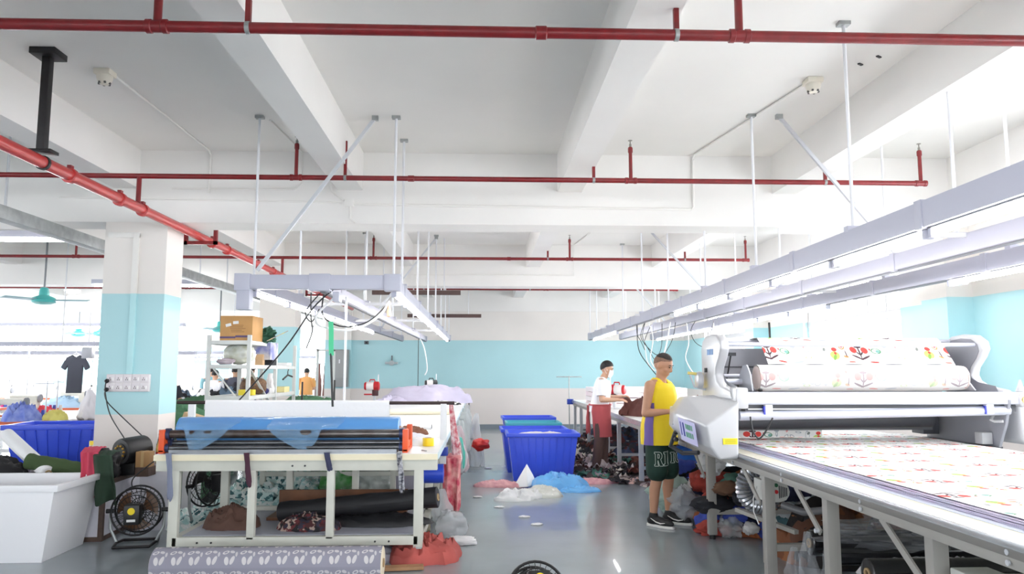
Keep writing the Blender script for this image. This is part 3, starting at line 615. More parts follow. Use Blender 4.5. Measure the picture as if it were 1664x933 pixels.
MB().box(TX0 - 0.004, TX1 + 0.004, 6.318, 6.331, 0.822, 0.868).build('edge_strip', EDGE, t)
MB().box(TX1, TX1 + 0.012, 6.33, 17.75, 0.826, 0.868).build('edge_strip', M('side edge blue white', (206, 226, 232), 0.4), t)
MB().box(TX0, TX1, 6.36, 6.42, 0.735, 0.825).build('front_rail', CREAM, t, bevel=0.005)
def upr(x, y, w=0.075, z0=0.12, z1=0.74, d=0.06, name='leg'): return MB().box(x - w / 2, x + w / 2, y - d / 2, y + d / 2, z0, z1).build(name, CREAM, t, bevel=0.004)
for y, lo in ((6.39, 0.15), (7.62, 0.18)):
    upr(-2.45, y); upr(-0.51, y); upr(-1.84, y, 0.06, 0.2); upr(-1.215, y, 0.06, 0.2)
    MB().box(-2.45, -0.51, y - 0.03, y + 0.03, lo, lo + 0.07).build('lower_rail', CREAM, t, bevel=0.004)
    if y > 7: MB().box(-2.55, -0.45, y - 0.03, y + 0.03, 0.735, 0.825).build('top_rail', CREAM, t, bevel=0.004)
    caster(t, -2.45, y); caster(t, -0.51, y)
for x in (-2.45, -0.51): MB().box(x - 0.03, x + 0.03, 6.4, 7.62, 0.15, 0.21).build('side_rail', CREAM, t); MB().box(x - 0.03, x + 0.03, 6.4, 17.6, 0.745, 0.825).build('side_rail', CREAM, t)
for y in (8.9, 10.3, 12.6, 15, 17.4):
    for x in (-2.45, -1.6, -1.0, -0.51): upr(x, y, 0.06, 0.0, 0.75)
    MB().box(-2.45, -0.51, y - 0.025, y + 0.025, 0.36, 0.41).build('lower_rail', CREAM, t, bevel=0.004)
for x in (-2.25, -2.14, -1.52, -1.42, -0.85, -0.74): MB().cyl((x, 6.363, 0.775 if -1.6 < x < -1.4 else 0.18), (x, 6.353, 0.775 if -1.6 < x < -1.4 else 0.18), 0.008, n=8).build('bolt', BOLT, t)
# ---------------------------------------------------------------- roller stand with blue film
ORNG = M('orange enamel', (232, 88, 38), 0.4, var=0.08)
SHAFT = M('worn steel shaft', (112, 108, 108), 0.3, 0.75, rgb2=(84, 70, 64), vs=7)
SHAFT2 = M('steel shaft', (120, 122, 126), 0.25, 0.8, var=0.25, vs=4)
t = thing('roller_stand', 'orange ended fabric roller stand with dark steel rollers', 'roller stand', (-1.6, 6.5, 0.872))
for x in (-2.575, -0.625):
    e = MB().box(x - 0.02, x + 0.02, 6.38, 6.82, 0.873, 0.90).build('end_foot', ORNG, t, bevel=0.003)
    for y0, y1, z1 in ((6.38, 6.46, 1.06), (6.74, 6.81, 1.075)): MB().box(x - 0.022, x + 0.022, y0, y1, 0.88, z1).build('end_post', ORNG, t, bevel=0.005)
    MB().box(x - 0.012, x + 0.012, 6.44, 6.76, 0.90, 0.95).build('end_plate', ORNG, t, bevel=0.003)
for y, z, r, m in ((6.44, 1.022, 0.034, SHAFT), (6.5, 0.945, 0.024, SHAFT2), (6.42, 0.915, 0.02, SHAFT2), (6.77, 0.925, 0.025, SHAFT)):
    q = MB().cyl((-2.56, y, z), (-0.64, y, z), r, n=16).build('roller', m, t)
    for x in (-2.55, -0.665): MB().cyl((x - 0.012, y, z), (x + 0.025, y, z), r + 0.014, n=16).build('bearing', M('bearing blue', (52, 62, 96), 0.4, 0.4), q)
MB().box(-2.5, -0.69, 6.36, 6.80, 0.872, 0.882).build('base_plate', M('scratched plate', (158, 158, 156), 0.35, 0.6, var=0.3, vs=8), t)
MB().box(-2.5, -0.69, 6.345, 6.365, 0.862, 0.905).build('front_lip', M('plate lip', (150, 154, 160), 0.3, 0.6, var=0.2), t)
FILM = M('blue film', (96, 160, 226), 0.3, var=0.08, vs=2, coat=0.3)
t = roll_cloth('film_roll', 'long roll of bright blue plastic film on the roller stand', 'film roll', (-2.52, 6.63, 1.04), (-0.70, 6.63, 1.04), 0.108, FILM, seed=2)
FILMT = clear('blue film sheet', (150, 200, 244), 0.2, 0.25)
def drape(x0, x1, low, seed):
    def f(u, v):
        a = v * 1.0; x = x0 + (x1 - x0) * u; tri = max(0, 1 - abs(u - 0.45) * 2.6)
        if a < 0.45: th = PI / 2 + (a / 0.45) * 0.9; return Vector((x, 6.63 + 0.113 * math.cos(th), 1.04 + 0.113 * math.sin(th)))
        s = (a - 0.45) / 0.55; return Vector((x + 0.05 * s * math.sin(u * 9 + seed), 6.542 - 0.15 * min(1, s * 1.6) + 0.012 * math.sin(u * 22 + seed), 1.11 - 0.03 * s - low * max(0.05, tri) * max(0, s - 0.35) / 0.65))
    MB().grid(f, 22, 16).build('loose_film', FILMT, t, solid=0.0015)
drape(-2.5, -2.0, 0.22, 1); drape(-1.75, -1.15, 0.2, 3)
# rod with white cloth hung across
t = thing('cloth_rod', 'dark rod on two white posts across the left table', 'rod', (-1.6, 7.6, 0.65))
MB().cyl((-2.93, 7.6, 1.232), (-0.27, 7.6, 1.222), 0.017, n=10).build('rod', M('rod brown', (62, 50, 50), 0.4, 0.5), t)
for x in (-2.79, -0.375):
    p = MB().box(x - 0.03, x + 0.03, 7.575, 7.625, 0.64, 1.215).build('post', STEELW, t, bevel=0.004)
    MB().box(x - 0.045, x + 0.045, 7.55, 7.65, 0.72, 0.80).build('clamp', M('clamp blue', (40, 66, 170), 0.4), p, bevel=0.006)
WCL = M('white cotton', (236, 236, 238), 0.8, bump=0.08, bs=30)
def f(u, v):
    x = -2.66 + 1.76 * u; zr = 1.232 - 0.010 * (x + 2.93) / 2.66
    if 0.4 <= v <= 0.6: a = PI * (v - 0.4) / 0.2; return Vector((x, 7.6 - 0.024 * math.cos(a), zr + 0.024 * math.sin(a)))
    q = (0.4 - v) / 0.4 if v < 0.4 else (v - 0.6) / 0.4; sg = -1 if v < 0.4 else 1
    return Vector((x + 0.01 * q * math.sin(x * 4), 7.6 + sg * (0.024 + 0.012 * q * (1 + math.sin(x * 7 + q * 2))), zr - 0.33 * q))
o = MB().grid(f, 40, 40).build('white_cloth', WCL, None, solid=0.003); setp(o, 'wide white cloth hung over the dark rod behind the blue film', 'cloth')
# ---------------------------------------------------------------- on the table
CRC = M('cream cloth', (238, 230, 208), 0.8)
roll_cloth('cloth_roll', 'cream cloth roll lying across the far part of the left table', 'cloth roll', (-2.4, 11.9, 0.915), (-0.5, 11.9, 0.915), 0.042, CRC)
roll_cloth('paper_roll', 'white paper roll with grey end lying on the left table', 'paper roll', (-1.9, 8.9, 0.905), (-0.58, 8.9, 0.905), 0.032, M('paper white', (244, 244, 246), 0.6), M('core grey', (96, 98, 104), 0.6), core_r=0.018)
heap('brown_cloth', 'crumpled brown cloth on the white table behind the roller stand', 'cloth', (-0.74, 8.2, 0.872), (0.34, 0.3, 0.09), M('brown cloth', (132, 90, 72), 0.85), 4)
t = thing('tape_roll', 'yellow roll of tape standing on the left table corner', 'tape', (-0.475, 6.95, 0.872))
MB().lathe([(0.03, 0), (0.048, 0), (0.05, 0.004), (0.05, 0.066), (0.048, 0.07), (0.03, 0.07)], (-0.475, 6.95, 0.873), n=22).build('tape_winding', M('yellow tape', (238, 206, 30), 0.35), t)
MB().lathe([(0.026, 0), (0.031, 0), (0.031, 0.072), (0.026, 0.072)], (-0.475, 6.95, 0.873), n=22).build('tape_core', M('card core', (176, 150, 112), 0.8), t)
heap('white_scrap', 'white cloth scrap crumpled beside the yellow tape', 'cloth', (-0.62, 7.2, 0.872), (0.30, 0.5, 0.06), WCL, 7)
heap('white_scrap', 'white cloth folded flat behind the yellow tape', 'cloth', (-0.75, 7.75, 0.872), (0.5, 0.35, 0.05), M('cool white cotton', (228, 230, 240), 0.8), 9)
o = MB().bar((-0.50, 6.55, 0.876), (-0.46, 6.48, 0.876), 0.012, 0.006).build('pencil_stub', M('grey stub', (150, 150, 154), 0.5), None); setp(o, 'short grey stub lying on the front right table corner', 'stub')
LAV = M('lavender cloth', (206, 200, 222), 0.85, var=0.06)
heap('lavender_cloth', 'large heap of pale lavender cloth at the far end of the left table', 'cloth', (-1.15, 16.4, 0.872), (1.75, 1.3, 0.42), LAV, 5, fold=0.3, n=34, flat=0.45, k=3)
heap('lavender_cloth', 'lower lavender cloth spread beside the round red cutter', 'cloth', (-1.85, 15.7, 0.872), (0.7, 0.7, 0.18), LAV, 12)
heap('white_cut_piece', 'white and black cut pieces lying before the lavender heap', 'cloth', (-0.8, 15.4, 0.872), (0.8, 0.4, 0.08), motley('white black cut', [(236, 234, 230), (240, 238, 236), (40, 40, 44), (232, 228, 222)], 9), 15)
def cutter(x, y, z, label, red, s=1.0, rz=0.0):
    """straight knife cloth cutter: base plate, standard, motor, handle"""
    t = thing('cloth_cutter', label, 'cutting machine', (x, y, z), rz, 'straight knife cloth cutters'); k = s
    mm = M('cutter red', (190, 30, 40), 0.3) if red else M('cutter black', (40, 42, 46), 0.4)
    wh = M('cutter white', (232, 226, 224), 0.35)
    MB().box(-0.1 * k, 0.14 * k, -0.07 * k, 0.07 * k, 0.01, 0.025 * k).build('base_plate', ALU, t, local=True, bevel=0.004)
    MB().box(0.02 * k, 0.07 * k, -0.02 * k, 0.02 * k, 0.025 * k, 0.2 * k).build('standard', ALU, t, local=True)
    MB().box(0.0, 0.12 * k, -0.05 * k, 0.05 * k, 0.14 * k, 0.27 * k).build('gear_head', M('gear dark', (70, 28, 32), 0.4), t, local=True, bevel=0.01)
    MB().lathe([(0.02, -0.17 * k), (0.07 * k, -0.165 * k), (0.085 * k, -0.14 * k), (0.085 * k, -0.12 * k)], (0.0, 0, 0.34 * k), (1, 0, 0), 20).build('end_cap', mm, t, local=True)
    MB().lathe([(0.085 * k, -0.12 * k), (0.09 * k, -0.11 * k), (0.09 * k, 0.02 * k), (0.085 * k, 0.03 * k)], (0.0, 0, 0.34 * k), (1, 0, 0), 20).build('motor_body', wh, t, local=True)
    MB().lathe([(0.085 * k, 0.03 * k), (0.095 * k, 0.04 * k), (0.095 * k, 0.13 * k), (0.06 * k, 0.15 * k)], (0.0, 0, 0.34 * k), (1, 0, 0), 20).build('motor_cover', mm, t, local=True)
    MB().tube([(-0.06 * k, 0, 0.43 * k), (-0.05 * k, 0, 0.47 * k), (0.04 * k, 0, 0.47 * k), (0.05 * k, 0, 0.43 * k)], 0.013 * k, 8).build('carry_handle', mm, t, local=True)
    MB().bar((-0.17 * k, 0, 0.17 * k), (0.02 * k, 0, 0.17 * k), 0.035 * k, 0.03 * k).build('push_handle', mm, t, local=True, bevel=0.006)
    MB().cyl((0.12 * k, 0.0, 0.3 * k), (0.12 * k, 0.0, 0.58 * k), 0.012 * k, n=8).build('upright_rod', STEELW, t, local=True)
    return t
cutter(-2.32, 16.5, 0.872, 'red and white cloth cutter standing at the far end of the left table', True, 1.02)
cutter(-1.13, 17.3, 0.95, 'black and white cutter showing behind the lavender heap', False, 0.9, 0.2)
o = MB().box(-1.45, -0.8, 17.1, 17.5, 0.872, 0.955).build('cutter_stand', STEELW, None); setp(o, 'low white block under the black cutter', 'block')
# ---------------------------------------------------------------- hanging off the right edge of the table
PLAST = clear('clear plastic', (226, 230, 234), 0.38, 0.2)
PINKR = M('pink red braid', (196, 84, 100), 0.8, rgb2=(238, 214, 214), vs=26)
hang('ribbon_bundle', 'red and white ribbons hanging from the rod end at the table edge', 'ribbons', (-0.30, 7.62, 1.225), 0.62, 0.04, 0.09, PINKR, 2, lean=(0.07, 0.1))
towel('striped_cloth', 'pink striped cloth strip hanging low beside the white post', 'cloth', (-0.29, 7.66, 0.70), 0.17, 0.5, M('pink stripe', (228, 168, 164), 0.8, rgb2=(196, 70, 92), vs=12), 4)
hang('plastic_bag', 'clear plastic bag with teal cloth hanging off the table edge', 'plastic bag', (-0.29, 8.7, 0.88), 0.46, 0.08, 0.26, PLAST, 5)
hang('teal_cloth', 'teal cloth inside the clear bag at the table edge', 'cloth', (-0.25, 8.7, 0.80), 0.34, 0.05, 0.16, M('teal cloth', (86, 190, 176), 0.8), 6)
hang('plastic_bag', 'clear plastic bag with pink cloth hanging past the teal one', 'plastic bag', (-0.28, 9.4, 0.88), 0.55, 0.08, 0.30, clear('pink plastic', (222, 196, 204), 0.5, 0.25), 7)
for i, (y, l, w) in enumerate(((10.3, 0.45, 0.26), (11.3, 0.5, 0.3), (12.4, 0.42, 0.28), (13.6, 0.4, 0.26), (15.0, 0.35, 0.26))):
    hang('plastic_bag', ('first', 'second', 'third', 'fourth', 'last')[i] + ' grey plastic bag past the pink one, going along the table edge', 'plastic bag', (-0.29, y, 0.89), l, 0.10, w, clear('grey plastic', (206, 212, 212), 0.42, 0.25), 10 + i, group='plastic bags hung along the left table')
blob('red_bag', 'red tied bag on the floor past the hanging bags', 'bag', (-0.02, 12.6, 0.36), (0.14, 0.12, 0.09), M('red bag', (226, 50, 46), 0.4), 3); o = hang('plastic_bag', 'plastic bag holding up the red bag', 'plastic bag', (-0.1, 12.7, 0.85), 0.84, 0.06, 0.3, PLAST, 31)
for i, (x, y) in enumerate(((-0.25, 7.85), (-0.3, 17.7))):
    t = thing('clamp_stand', ('black rod stand with blue clamp among the hanging ribbons', 'thin rod stand with blue clamp at the far table corner')[i], 'stand', (x, y, 0))
    MB().cyl((x, y, 0), (x, y, 0.72 if i == 0 else 0.95), 0.011, n=8).build('rod', DARKST, t)
    MB().box(x - 0.09, x + 0.09, y - 0.08, y + 0.08, 0, 0.035).build('foot', BLACK, t, bevel=0.004)
    MB().lathe([(0.012, 0), (0.03, 0.01), (0.03, 0.06), (0.012, 0.07)], (x, y, 0.66 if i == 0 else 0.86), n=10).build('clamp', M('clamp blue', (40, 66, 170), 0.4), t)
# ---------------------------------------------------------------- strips tied to the front edge
for i, (x, l, rgb, lab) in enumerate(((-1.87, 0.26, (70, 34, 52), 'dark maroon strip tied to the table front rail'), (-1.24, 0.14, (52, 54, 84), 'short navy strip over the table front edge'), (-0.66, 0.3, (44, 46, 58), 'patterned dark strip tied at the right roller end'), (-2.48, 0.36, (120, 126, 148), 'grey blue strip hanging from the left table corner'))):
    hang('cloth_strip', lab, 'cloth strip', (x, 6.30, 0.885), l, 0.05, 0.04, M('strip%d' % i, rgb, 0.8, rgb2=(190, 190, 196) if i == 2 else None, vs=40), i + 20, depth=0.35, lean=(0.03, 0), group='cloth strips tied along the table front')
# ---------------------------------------------------------------- under the left table
BLK = M('black cloth', (26, 26, 30), 0.6)
roll_cloth('black_roll', 'thick black cloth roll slanting out under the left table end', 'cloth roll', (-1.75, 6.95, 0.31), (-0.38, 6.75, 0.46), 0.085, BLK, endmat=BLK, ruffle=0.12)
heap('dark_mound', 'black cloth sagging below the slanting black roll', 'cloth', (-0.95, 6.9, 0.222), (0.95, 0.4, 0.12), BLK, 8)
t = thing('low_board', 'brown wooden board lying under the left table', 'board', (-1.4, 7.2, 0.24)); MB().box(-1.9, -0.7, 7.05, 7.5, 0.22, 0.245).build('board', M('board brown', (120, 76, 46), 0.5, var=0.3, vs=6), t)
MB().box(-1.9, -0.7, 7.47, 7.5, 0.245, 0.42).build('back_board', M('board brown', (120, 76, 46), 0.5), t); MB().box(-2.4, -0.55, 6.45, 7.55, 0.205, 0.22).build('shelf_sheet', M('sheet grey', (168, 170, 182), 0.5), t)
heap('brown_bundle', 'brown cloth bundle on the lower shelf of the left table', 'cloth', (-2.1, 6.8, 0.22), (0.46, 0.4, 0.2), M('umber cloth', (98, 70, 60), 0.85, var=0.2), 11)
heap('speckled_rags', 'speckled dark red rags on the lower shelf under the table', 'rags', (-1.45, 6.7, 0.22), (0.55, 0.35, 0.13), motley('speckled', [(70, 34, 36), (30, 28, 32), (160, 140, 130), (96, 40, 44), (48, 44, 60)], 30), 13)
for i, (x, w, lab, m) in enumerate(((-2.2, 0.5, 'white and brown rags on the floor under the front rail', motley('white brown', [(220, 216, 214), (120, 80, 70), (200, 196, 200)], 9)), (-1.75, 0.6, 'pale grey cloth on the floor under the table', M('pale grey cloth', (176, 176, 190), 0.85)), (-1.3, 0.6, 'dark mixed rags on the floor under the table', motley('speckled', [], 1)), (-0.95, 0.7, 'light grey folded cloth on the floor behind the printed roll', M('pale grey cloth', (176, 176, 190), 0.85)))):
    heap('floor_rags', lab, 'rags', (x, 6.6, 0.0), (w, 0.5, 0.13), m, 40 + i)
heap('salmon_cloth', 'salmon red cloth crumpled on the floor at the caster', 'cloth', (-0.5, 6.62, 0.0), (0.62, 0.75, 0.2), M('salmon cloth', (190, 92, 86), 0.85, var=0.15), 3, fold=0.65, k=7)
AQ = motley('aqua scraps', [(196, 222, 220), (160, 200, 200), (224, 232, 230), (70, 110, 116), (206, 226, 222), (240, 244, 242)], 22)
heap('aqua_scraps', 'mound of pale aqua cloth scraps under the middle of the table', 'scraps', (-2.4, 9.3, 0.0), (1.35, 2.0, 0.42), AQ, 6, n=40, fold=0.7, k=9, kind='stuff')
heap('aqua_scraps', 'lower spill of aqua scraps behind the fans', 'scraps', (-2.7, 8.2, 0.0), (1.1, 1.2, 0.18), AQ, 16, n=36, fold=0.8, k=9, kind='stuff')
blob('green_sack', 'green and white woven sack under the left table', 'sack', (-1.62, 9.05, 0.26), (0.22, 0.2, 0.25), M('sack green', (64, 140, 62), 0.5, rgb2=(206, 214, 206), vs=3), 4, flatz=0.031)
blob('plastic_sack', 'clear grey bag of cloth beside the green sack', 'sack', (-1.25, 9.1, 0.24), (0.24, 0.22, 0.26), M('grey film', (126, 132, 128), 0.25, rgb2=(186, 192, 188), vs=7), 9, flatz=0.031)
t = thing('stool', 'grey stool with red cushion under the left table', 'stool', (-0.98, 9.6, 0)); MB().box(-1.16, -0.80, 9.45, 9.8, 0.03, 0.36).build('seat_box', M('stool lavender', (180, 178, 196), 0.6), t, bevel=0.01); MB().ell((-0.98, 9.6, 0.43), (0.2, 0.18, 0.1)).build('cushion', M('coral cloth', (206, 92, 80), 0.85), t)
for i, (y, m) in enumerate(((11.2, M('mauve quilt', (128, 92, 96), 0.85, var=0.3, vs=20)), (11.5, motley('grey squares', [(60, 58, 58), (110, 106, 100), (40, 38, 40), (140, 136, 128)], 7)))):
    roll_cloth('cloth_roll', ('mauve quilted roll high under the table', 'grey checked roll low under the table')[i], 'cloth roll', (-1.6, y, 0.62 - 0.34 * i), (-0.55, y, 0.62 - 0.34 * i), 0.14, m, endmat=m, ruffle=0.05)
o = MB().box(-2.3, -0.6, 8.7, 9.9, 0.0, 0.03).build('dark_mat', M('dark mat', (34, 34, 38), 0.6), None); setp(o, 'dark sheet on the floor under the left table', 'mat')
hang('plastic_bag', 'small clear bag with white cloth by the table leg', 'plastic bag', (-0.38, 7.5, 0.42), 0.3, 0.06, 0.24, PLAST, 41)
blob('plastic_bag', 'loose clear bag on the floor by the right table leg', 'plastic bag', (-0.28, 7.3, 0.12), (0.14, 0.12, 0.13), PLAST, 12, flatz=0)
o = MB().lathe([(0.03, -0.09), (0.085, -0.085), (0.085, 0.085), (0.03, 0.09)], (-0.43, 7.05, 0.62), (1, 0, 0), 16).build('blue_spool', M('spool blue', (38, 70, 190), 0.4), None); setp(o, 'blue spool hung under the table corner', 'spool')
blob('white_cloth_lump', 'white crumpled cloth on the floor right of the table', 'cloth', (-0.17, 7.05, 0.03), (0.13, 0.06, 0.045), WCL, 8, flatz=0)
PRNT = spots('grey printed cloth', (146, 144, 158), [(0.045, 0.05, 0.016, 0.03, 0.2, (206, 202, 204), 0), (0.085, 0.055, 0.014, 0.032, -0.3, (204, 200, 202), 0), (0.03, 0.115, 0.024, 0.014, 0.5, (208, 204, 206), 0.3), (0.075, 0.12, 0.018, 0.012, -0.4, (200, 196, 200), 0), (0.108, 0.10, 0.008, 0.02, 0.1, (198, 194, 198), 0)], (0.125, 0.15))
roll_cloth('printed_roll', 'big roll of grey cloth with white print lying in front', 'cloth roll', (-2.38, 5.9, 0.125), (-0.73, 5.9, 0.125), 0.12, PRNT, endmat=M('roll end cream', (226, 214, 190), 0.8), ruffle=0.02)
t = thing('wood_strip', 'wooden strip on the floor below the printed roll', 'wood strip', (-1.6, 5.6, 0)); MB().bar((-2.8, 5.75, 0.012), (-2.52, 5.55, 0.012), 0.05, 0.02).build('strip', M('wood tan', (176, 134, 96), 0.6, var=0.2, vs=12), t, bevel=0.002)
o = MB().bar((-0.85, 6.15, 0.02), (-0.45, 6.2, 0.02), 0.09, 0.025).build('wood_block', M('wood tan', (176, 134, 96), 0.6), None); setp(o, 'wooden slat at the end of the printed roll', 'wood slat')
# ================================================================ LEFT FOREGROUND
PP = M('white polypropylene', (232, 232, 236), 0.35)
def tub(name, label, x, y, sx, sy, h, mat, rz=0.0, group=None, cat='bin', taper=0.85, ribs=7, rimmat=None, z=0.0):
    """tapered plastic tub: walls with a lip, rim, ribs, floor"""
    t = thing(name, label, cat, (x, y, z), rz, group); mb = MB(); th = 0.012; b = taper
    def ring(s, zz): return [Vector((i * sx / 2 * s, j * sy / 2 * s, zz)) for i, j in ((-1, -1), (1, -1), (1, 1), (-1, 1))]
    P = ring(b, 0.0) + ring(1, h) + ring(1 - 2 * th / sx, h) + ring(b - 2 * th / sx, 0.02)
    F = [(3, 2, 1, 0), (12, 13, 14, 15)]
    for k in range(3): F += [(4 * k + i, 4 * k + (i + 1) % 4, 4 * k + 4 + (i + 1) % 4, 4 * k + 4 + i) for i in range(4)]
    mb.add(P, F); mb.build('shell', mat, t, local=True, bevel=0.012)
    r = MB(); w = 0.03; o_, i_ = ring(1 + 2 * w / sx, h - 0.045), ring(1.0, h - 0.045); o2, i2 = ring(1 + 2 * w / sx, h + 0.008), ring(1 - 0.02, h + 0.008)
    r.add(o_ + i_ + o2 + i2, [(i, (i + 1) % 4, 8 + (i + 1) % 4, 8 + i) for i in range(4)] + [(8 + i, 8 + (i + 1) % 4, 12 + (i + 1) % 4, 12 + i) for i in range(4)] + [(4 + i, 4 + (i + 1) % 4, (i + 1) % 4, i) for i in range(4)] + [(12 + i, 12 + (i + 1) % 4, 4 + (i + 1) % 4, 4 + i) for i in range(4)])
    r.build('rim', rimmat or mat, t, local=True, bevel=0.006)
    for k in range(ribs):
        u = -0.42 + 0.84 * k / max(1, ribs - 1)
        for s in (-1, 1):
            MB().bar((u * sx * b, s * sy / 2 * b * 1.0, 0.03), (u * sx, s * sy / 2 * 0.995, h - 0.05), 0.018, 0.012).build('rib', mat, t, local=True)
    return t
tub('white_tub', 'large white plastic tub in the left foreground', -4.12, 6.85, 1.35, 0.78, 0.61, PP, 0.02, taper=0.86, ribs=0)
PWH = M('platform white', (220, 218, 226), 0.5, rgb2=(196, 196, 206), vs=4); PBR = M('platform brown edge', (92, 72, 62), 0.6, var=0.3, vs=20)
def platform(label, x0, x1, y0, y1, h, rz=0):
    t = thing('platform_box', label, 'platform', (x1, y0, 0), rz); lx = x0 - x1; ly = y1 - y0
    MB().box(lx, 0, 0, ly, 0.03, h - 0.04).build('body', PWH, t, local=True)
    MB().box(lx, 0.012, -0.012, ly, h - 0.04, h).build('top_board', PBR, t, local=True)
    for nm, b in (('corner_trim', (-0.03, 0.01, -0.01, 0.03, 0.0, h - 0.04)), ('bottom_trim', (lx, 0.0, -0.008, 0.02, 0.0, 0.04)), ('side_trim', (-0.02, 0.008, 0.0, ly, 0.0, 0.04))): MB().box(*b).build(nm, PBR, t, local=True)
platform('white platform box with brown edges behind the white tub', -5.4, -3.44, 7.3, 8.36, 0.53, 0.05)
platform('rear platform box left of the column under the blue bin', -6.0, -4.13, 8.5, 9.5, 0.53, 0.0)
BLU = M('blue plastic', (58, 88, 226), 0.35, var=0.06, vs=2)
tub('blue_bin', 'bright blue plastic bin on the platform left of the column', -4.66, 8.92, 0.95, 0.7, 0.42, BLU, 0.12, z=0.53, taper=0.84, ribs=8)
o = MB().obox((-4.25, 8.15, 0.555), (0.5, 0.34, 0.03), Matrix.Rotation(0.2, 3, 'Z')).build('white_board', M('board white', (228, 224, 226), 0.4), None); setp(o, 'thin white board lying in front of the blue bin', 'board')
roll_cloth('white_roll', 'white rolled cloth leaning on the platform at far left', 'cloth roll', (-4.72, 7.95, 0.9), (-4.0, 7.4, 0.595), 0.065, WCL)
roll_cloth('green_roll', 'olive green cloth roll lying on the platform edge', 'cloth roll', (-4.22, 7.45, 0.70), (-3.7, 7.5, 0.60), 0.072, M('olive cloth', (66, 86, 52), 0.85, var=0.15), ruffle=0.15)
heap('black_bundle', 'black cloth bundle at the left end of the platform', 'cloth', (-4.62, 7.55, 0.53), (0.75, 0.4, 0.22), BLK, 6)
towel('pink_towel', 'pink towel draped over the green roll and platform corner', 'towel', (-3.55, 7.28, 0.82), 0.14, 0.44, M('pink towel', (206, 74, 98), 0.9, var=0.12), 2, taper=1.4, lean=0.05)
towel('green_jacket', 'dark green garment draped over the platform corner', 'garment', (-3.42, 7.26, 0.79), 0.17, 0.42, M('dark green cloth', (44, 66, 50), 0.85, var=0.2), 5, taper=1.35, folds=3, amp=0.04, lean=0.06)
blob('rag_lump', 'dark rag lump under the pink towel and green garment', 'rags', (-3.52, 7.43, 0.66), (0.15, 0.1, 0.15), BLK, 3, flatz=0.53)
t = thing('cable_drum', 'black round drum with gold petalled face on the platform', 'drum', (-3.45, 7.75, 0.53))
ax = Vector((0.42, 0.9, 0.06)).normalized(); c0 = Vector((-3.47, 7.66, 0.76))
MB().lathe([(0.06, -0.005), (0.115, 0.0), (0.125, 0.02), (0.125, 0.26), (0.118, 0.275)], c0, ax, 26).build('drum_body', M('drum black', (30, 30, 33), 0.5, var=0.2), t)
MB().lathe([(0.078, -0.012), (0.082, -0.006), (0.06, -0.002)], c0, ax, 24).build('face_disc', BLACK, t)
a_, b_ = ortho(ax)
for k in range(10):
    q = c0 - ax * 0.014 + (a_ * math.cos(k * PI / 5) + b_ * math.sin(k * PI / 5)) * 0.057
    MB().ell(q, (0.013, 0.013, 0.013), 8, 6).build('gold_petal', M('gold ring', (176, 138, 60), 0.35, 0.4), t)
MB().box(-3.6, -3.34, 7.68, 7.9, 0.532, 0.65).build('drum_base', BLACK, t, bevel=0.02)
t = thing('small_carton', 'small brown carton beside the black drum', 'carton', (-3.24, 7.72, 0.53)); MB().box(-3.30, -3.17, 7.6, 7.72, 0.62, 0.765).build('box', M('carton brown', (178, 138, 92), 0.7, var=0.1), t, bevel=0.003); MB().box(-3.25, -3.225, 7.598, 7.722, 0.618, 0.767).build('tape', M('carton tape', (196, 164, 118), 0.3), t); MB().box(-3.29, -3.17, 7.58, 7.76, 0.535, 0.62).build('under_box', PBR, t)
def bottle(label, x, y, z, h, r, rgb, cap, liquid=None):
    t = thing('bottle', label, 'bottle', (x, y, z), 0, 'bottles on the platform')
    MB().lathe([(r * 0.8, 0), (r, 0.01), (r, h * 0.55), (r * 0.9, h * 0.62), (r * 0.4, h * 0.84), (r * 0.36, h * 0.9)], (x, y, z), n=18).build('body', M('bottle ' + label[:12], rgb, 0.15, coat=0.4), t)
    MB().cyl((x, y, z + h * 0.88), (x, y, z + h), r * 0.42, n=14).build('cap', M('cap ' + label[:12], cap, 0.4), t)
    MB().lathe([(r * 1.01, h * 0.15), (r * 1.015, h * 0.16), (r * 1.015, h * 0.42), (r * 1.01, h * 0.43)], (x, y, z), n=18).build('paper_label', M('lab ' + label[:12], liquid or (236, 220, 120), 0.5), t)
bottle('tall oil bottle with yellow cap behind the pink towel', -3.78, 7.72, 0.53, 0.33, 0.045, (216, 190, 150), (236, 206, 60), (214, 150, 70))
bottle('amber bottle with white cap at the table corner', -2.98 - 0.2, 7.85, 0.62, 0.28, 0.034, (222, 186, 110), (232, 230, 226), (206, 60, 56))
bottle('red labelled bottle beside the amber bottle', -3.13, 7.95, 0.62, 0.2, 0.03, (200, 44, 44), (226, 60, 50), (206, 50, 50))
bottle('dark spray can behind the amber bottle', -3.24, 7.98, 0.62, 0.33, 0.026, (60, 60, 70), (190, 190, 194), (90, 92, 100))
o = MB().box(-3.33, -3.06, 7.78, 8.05, 0.0, 0.62).build('bottle_stand', PWH, None); setp(o, 'small white stand under the bottles', 'stand')
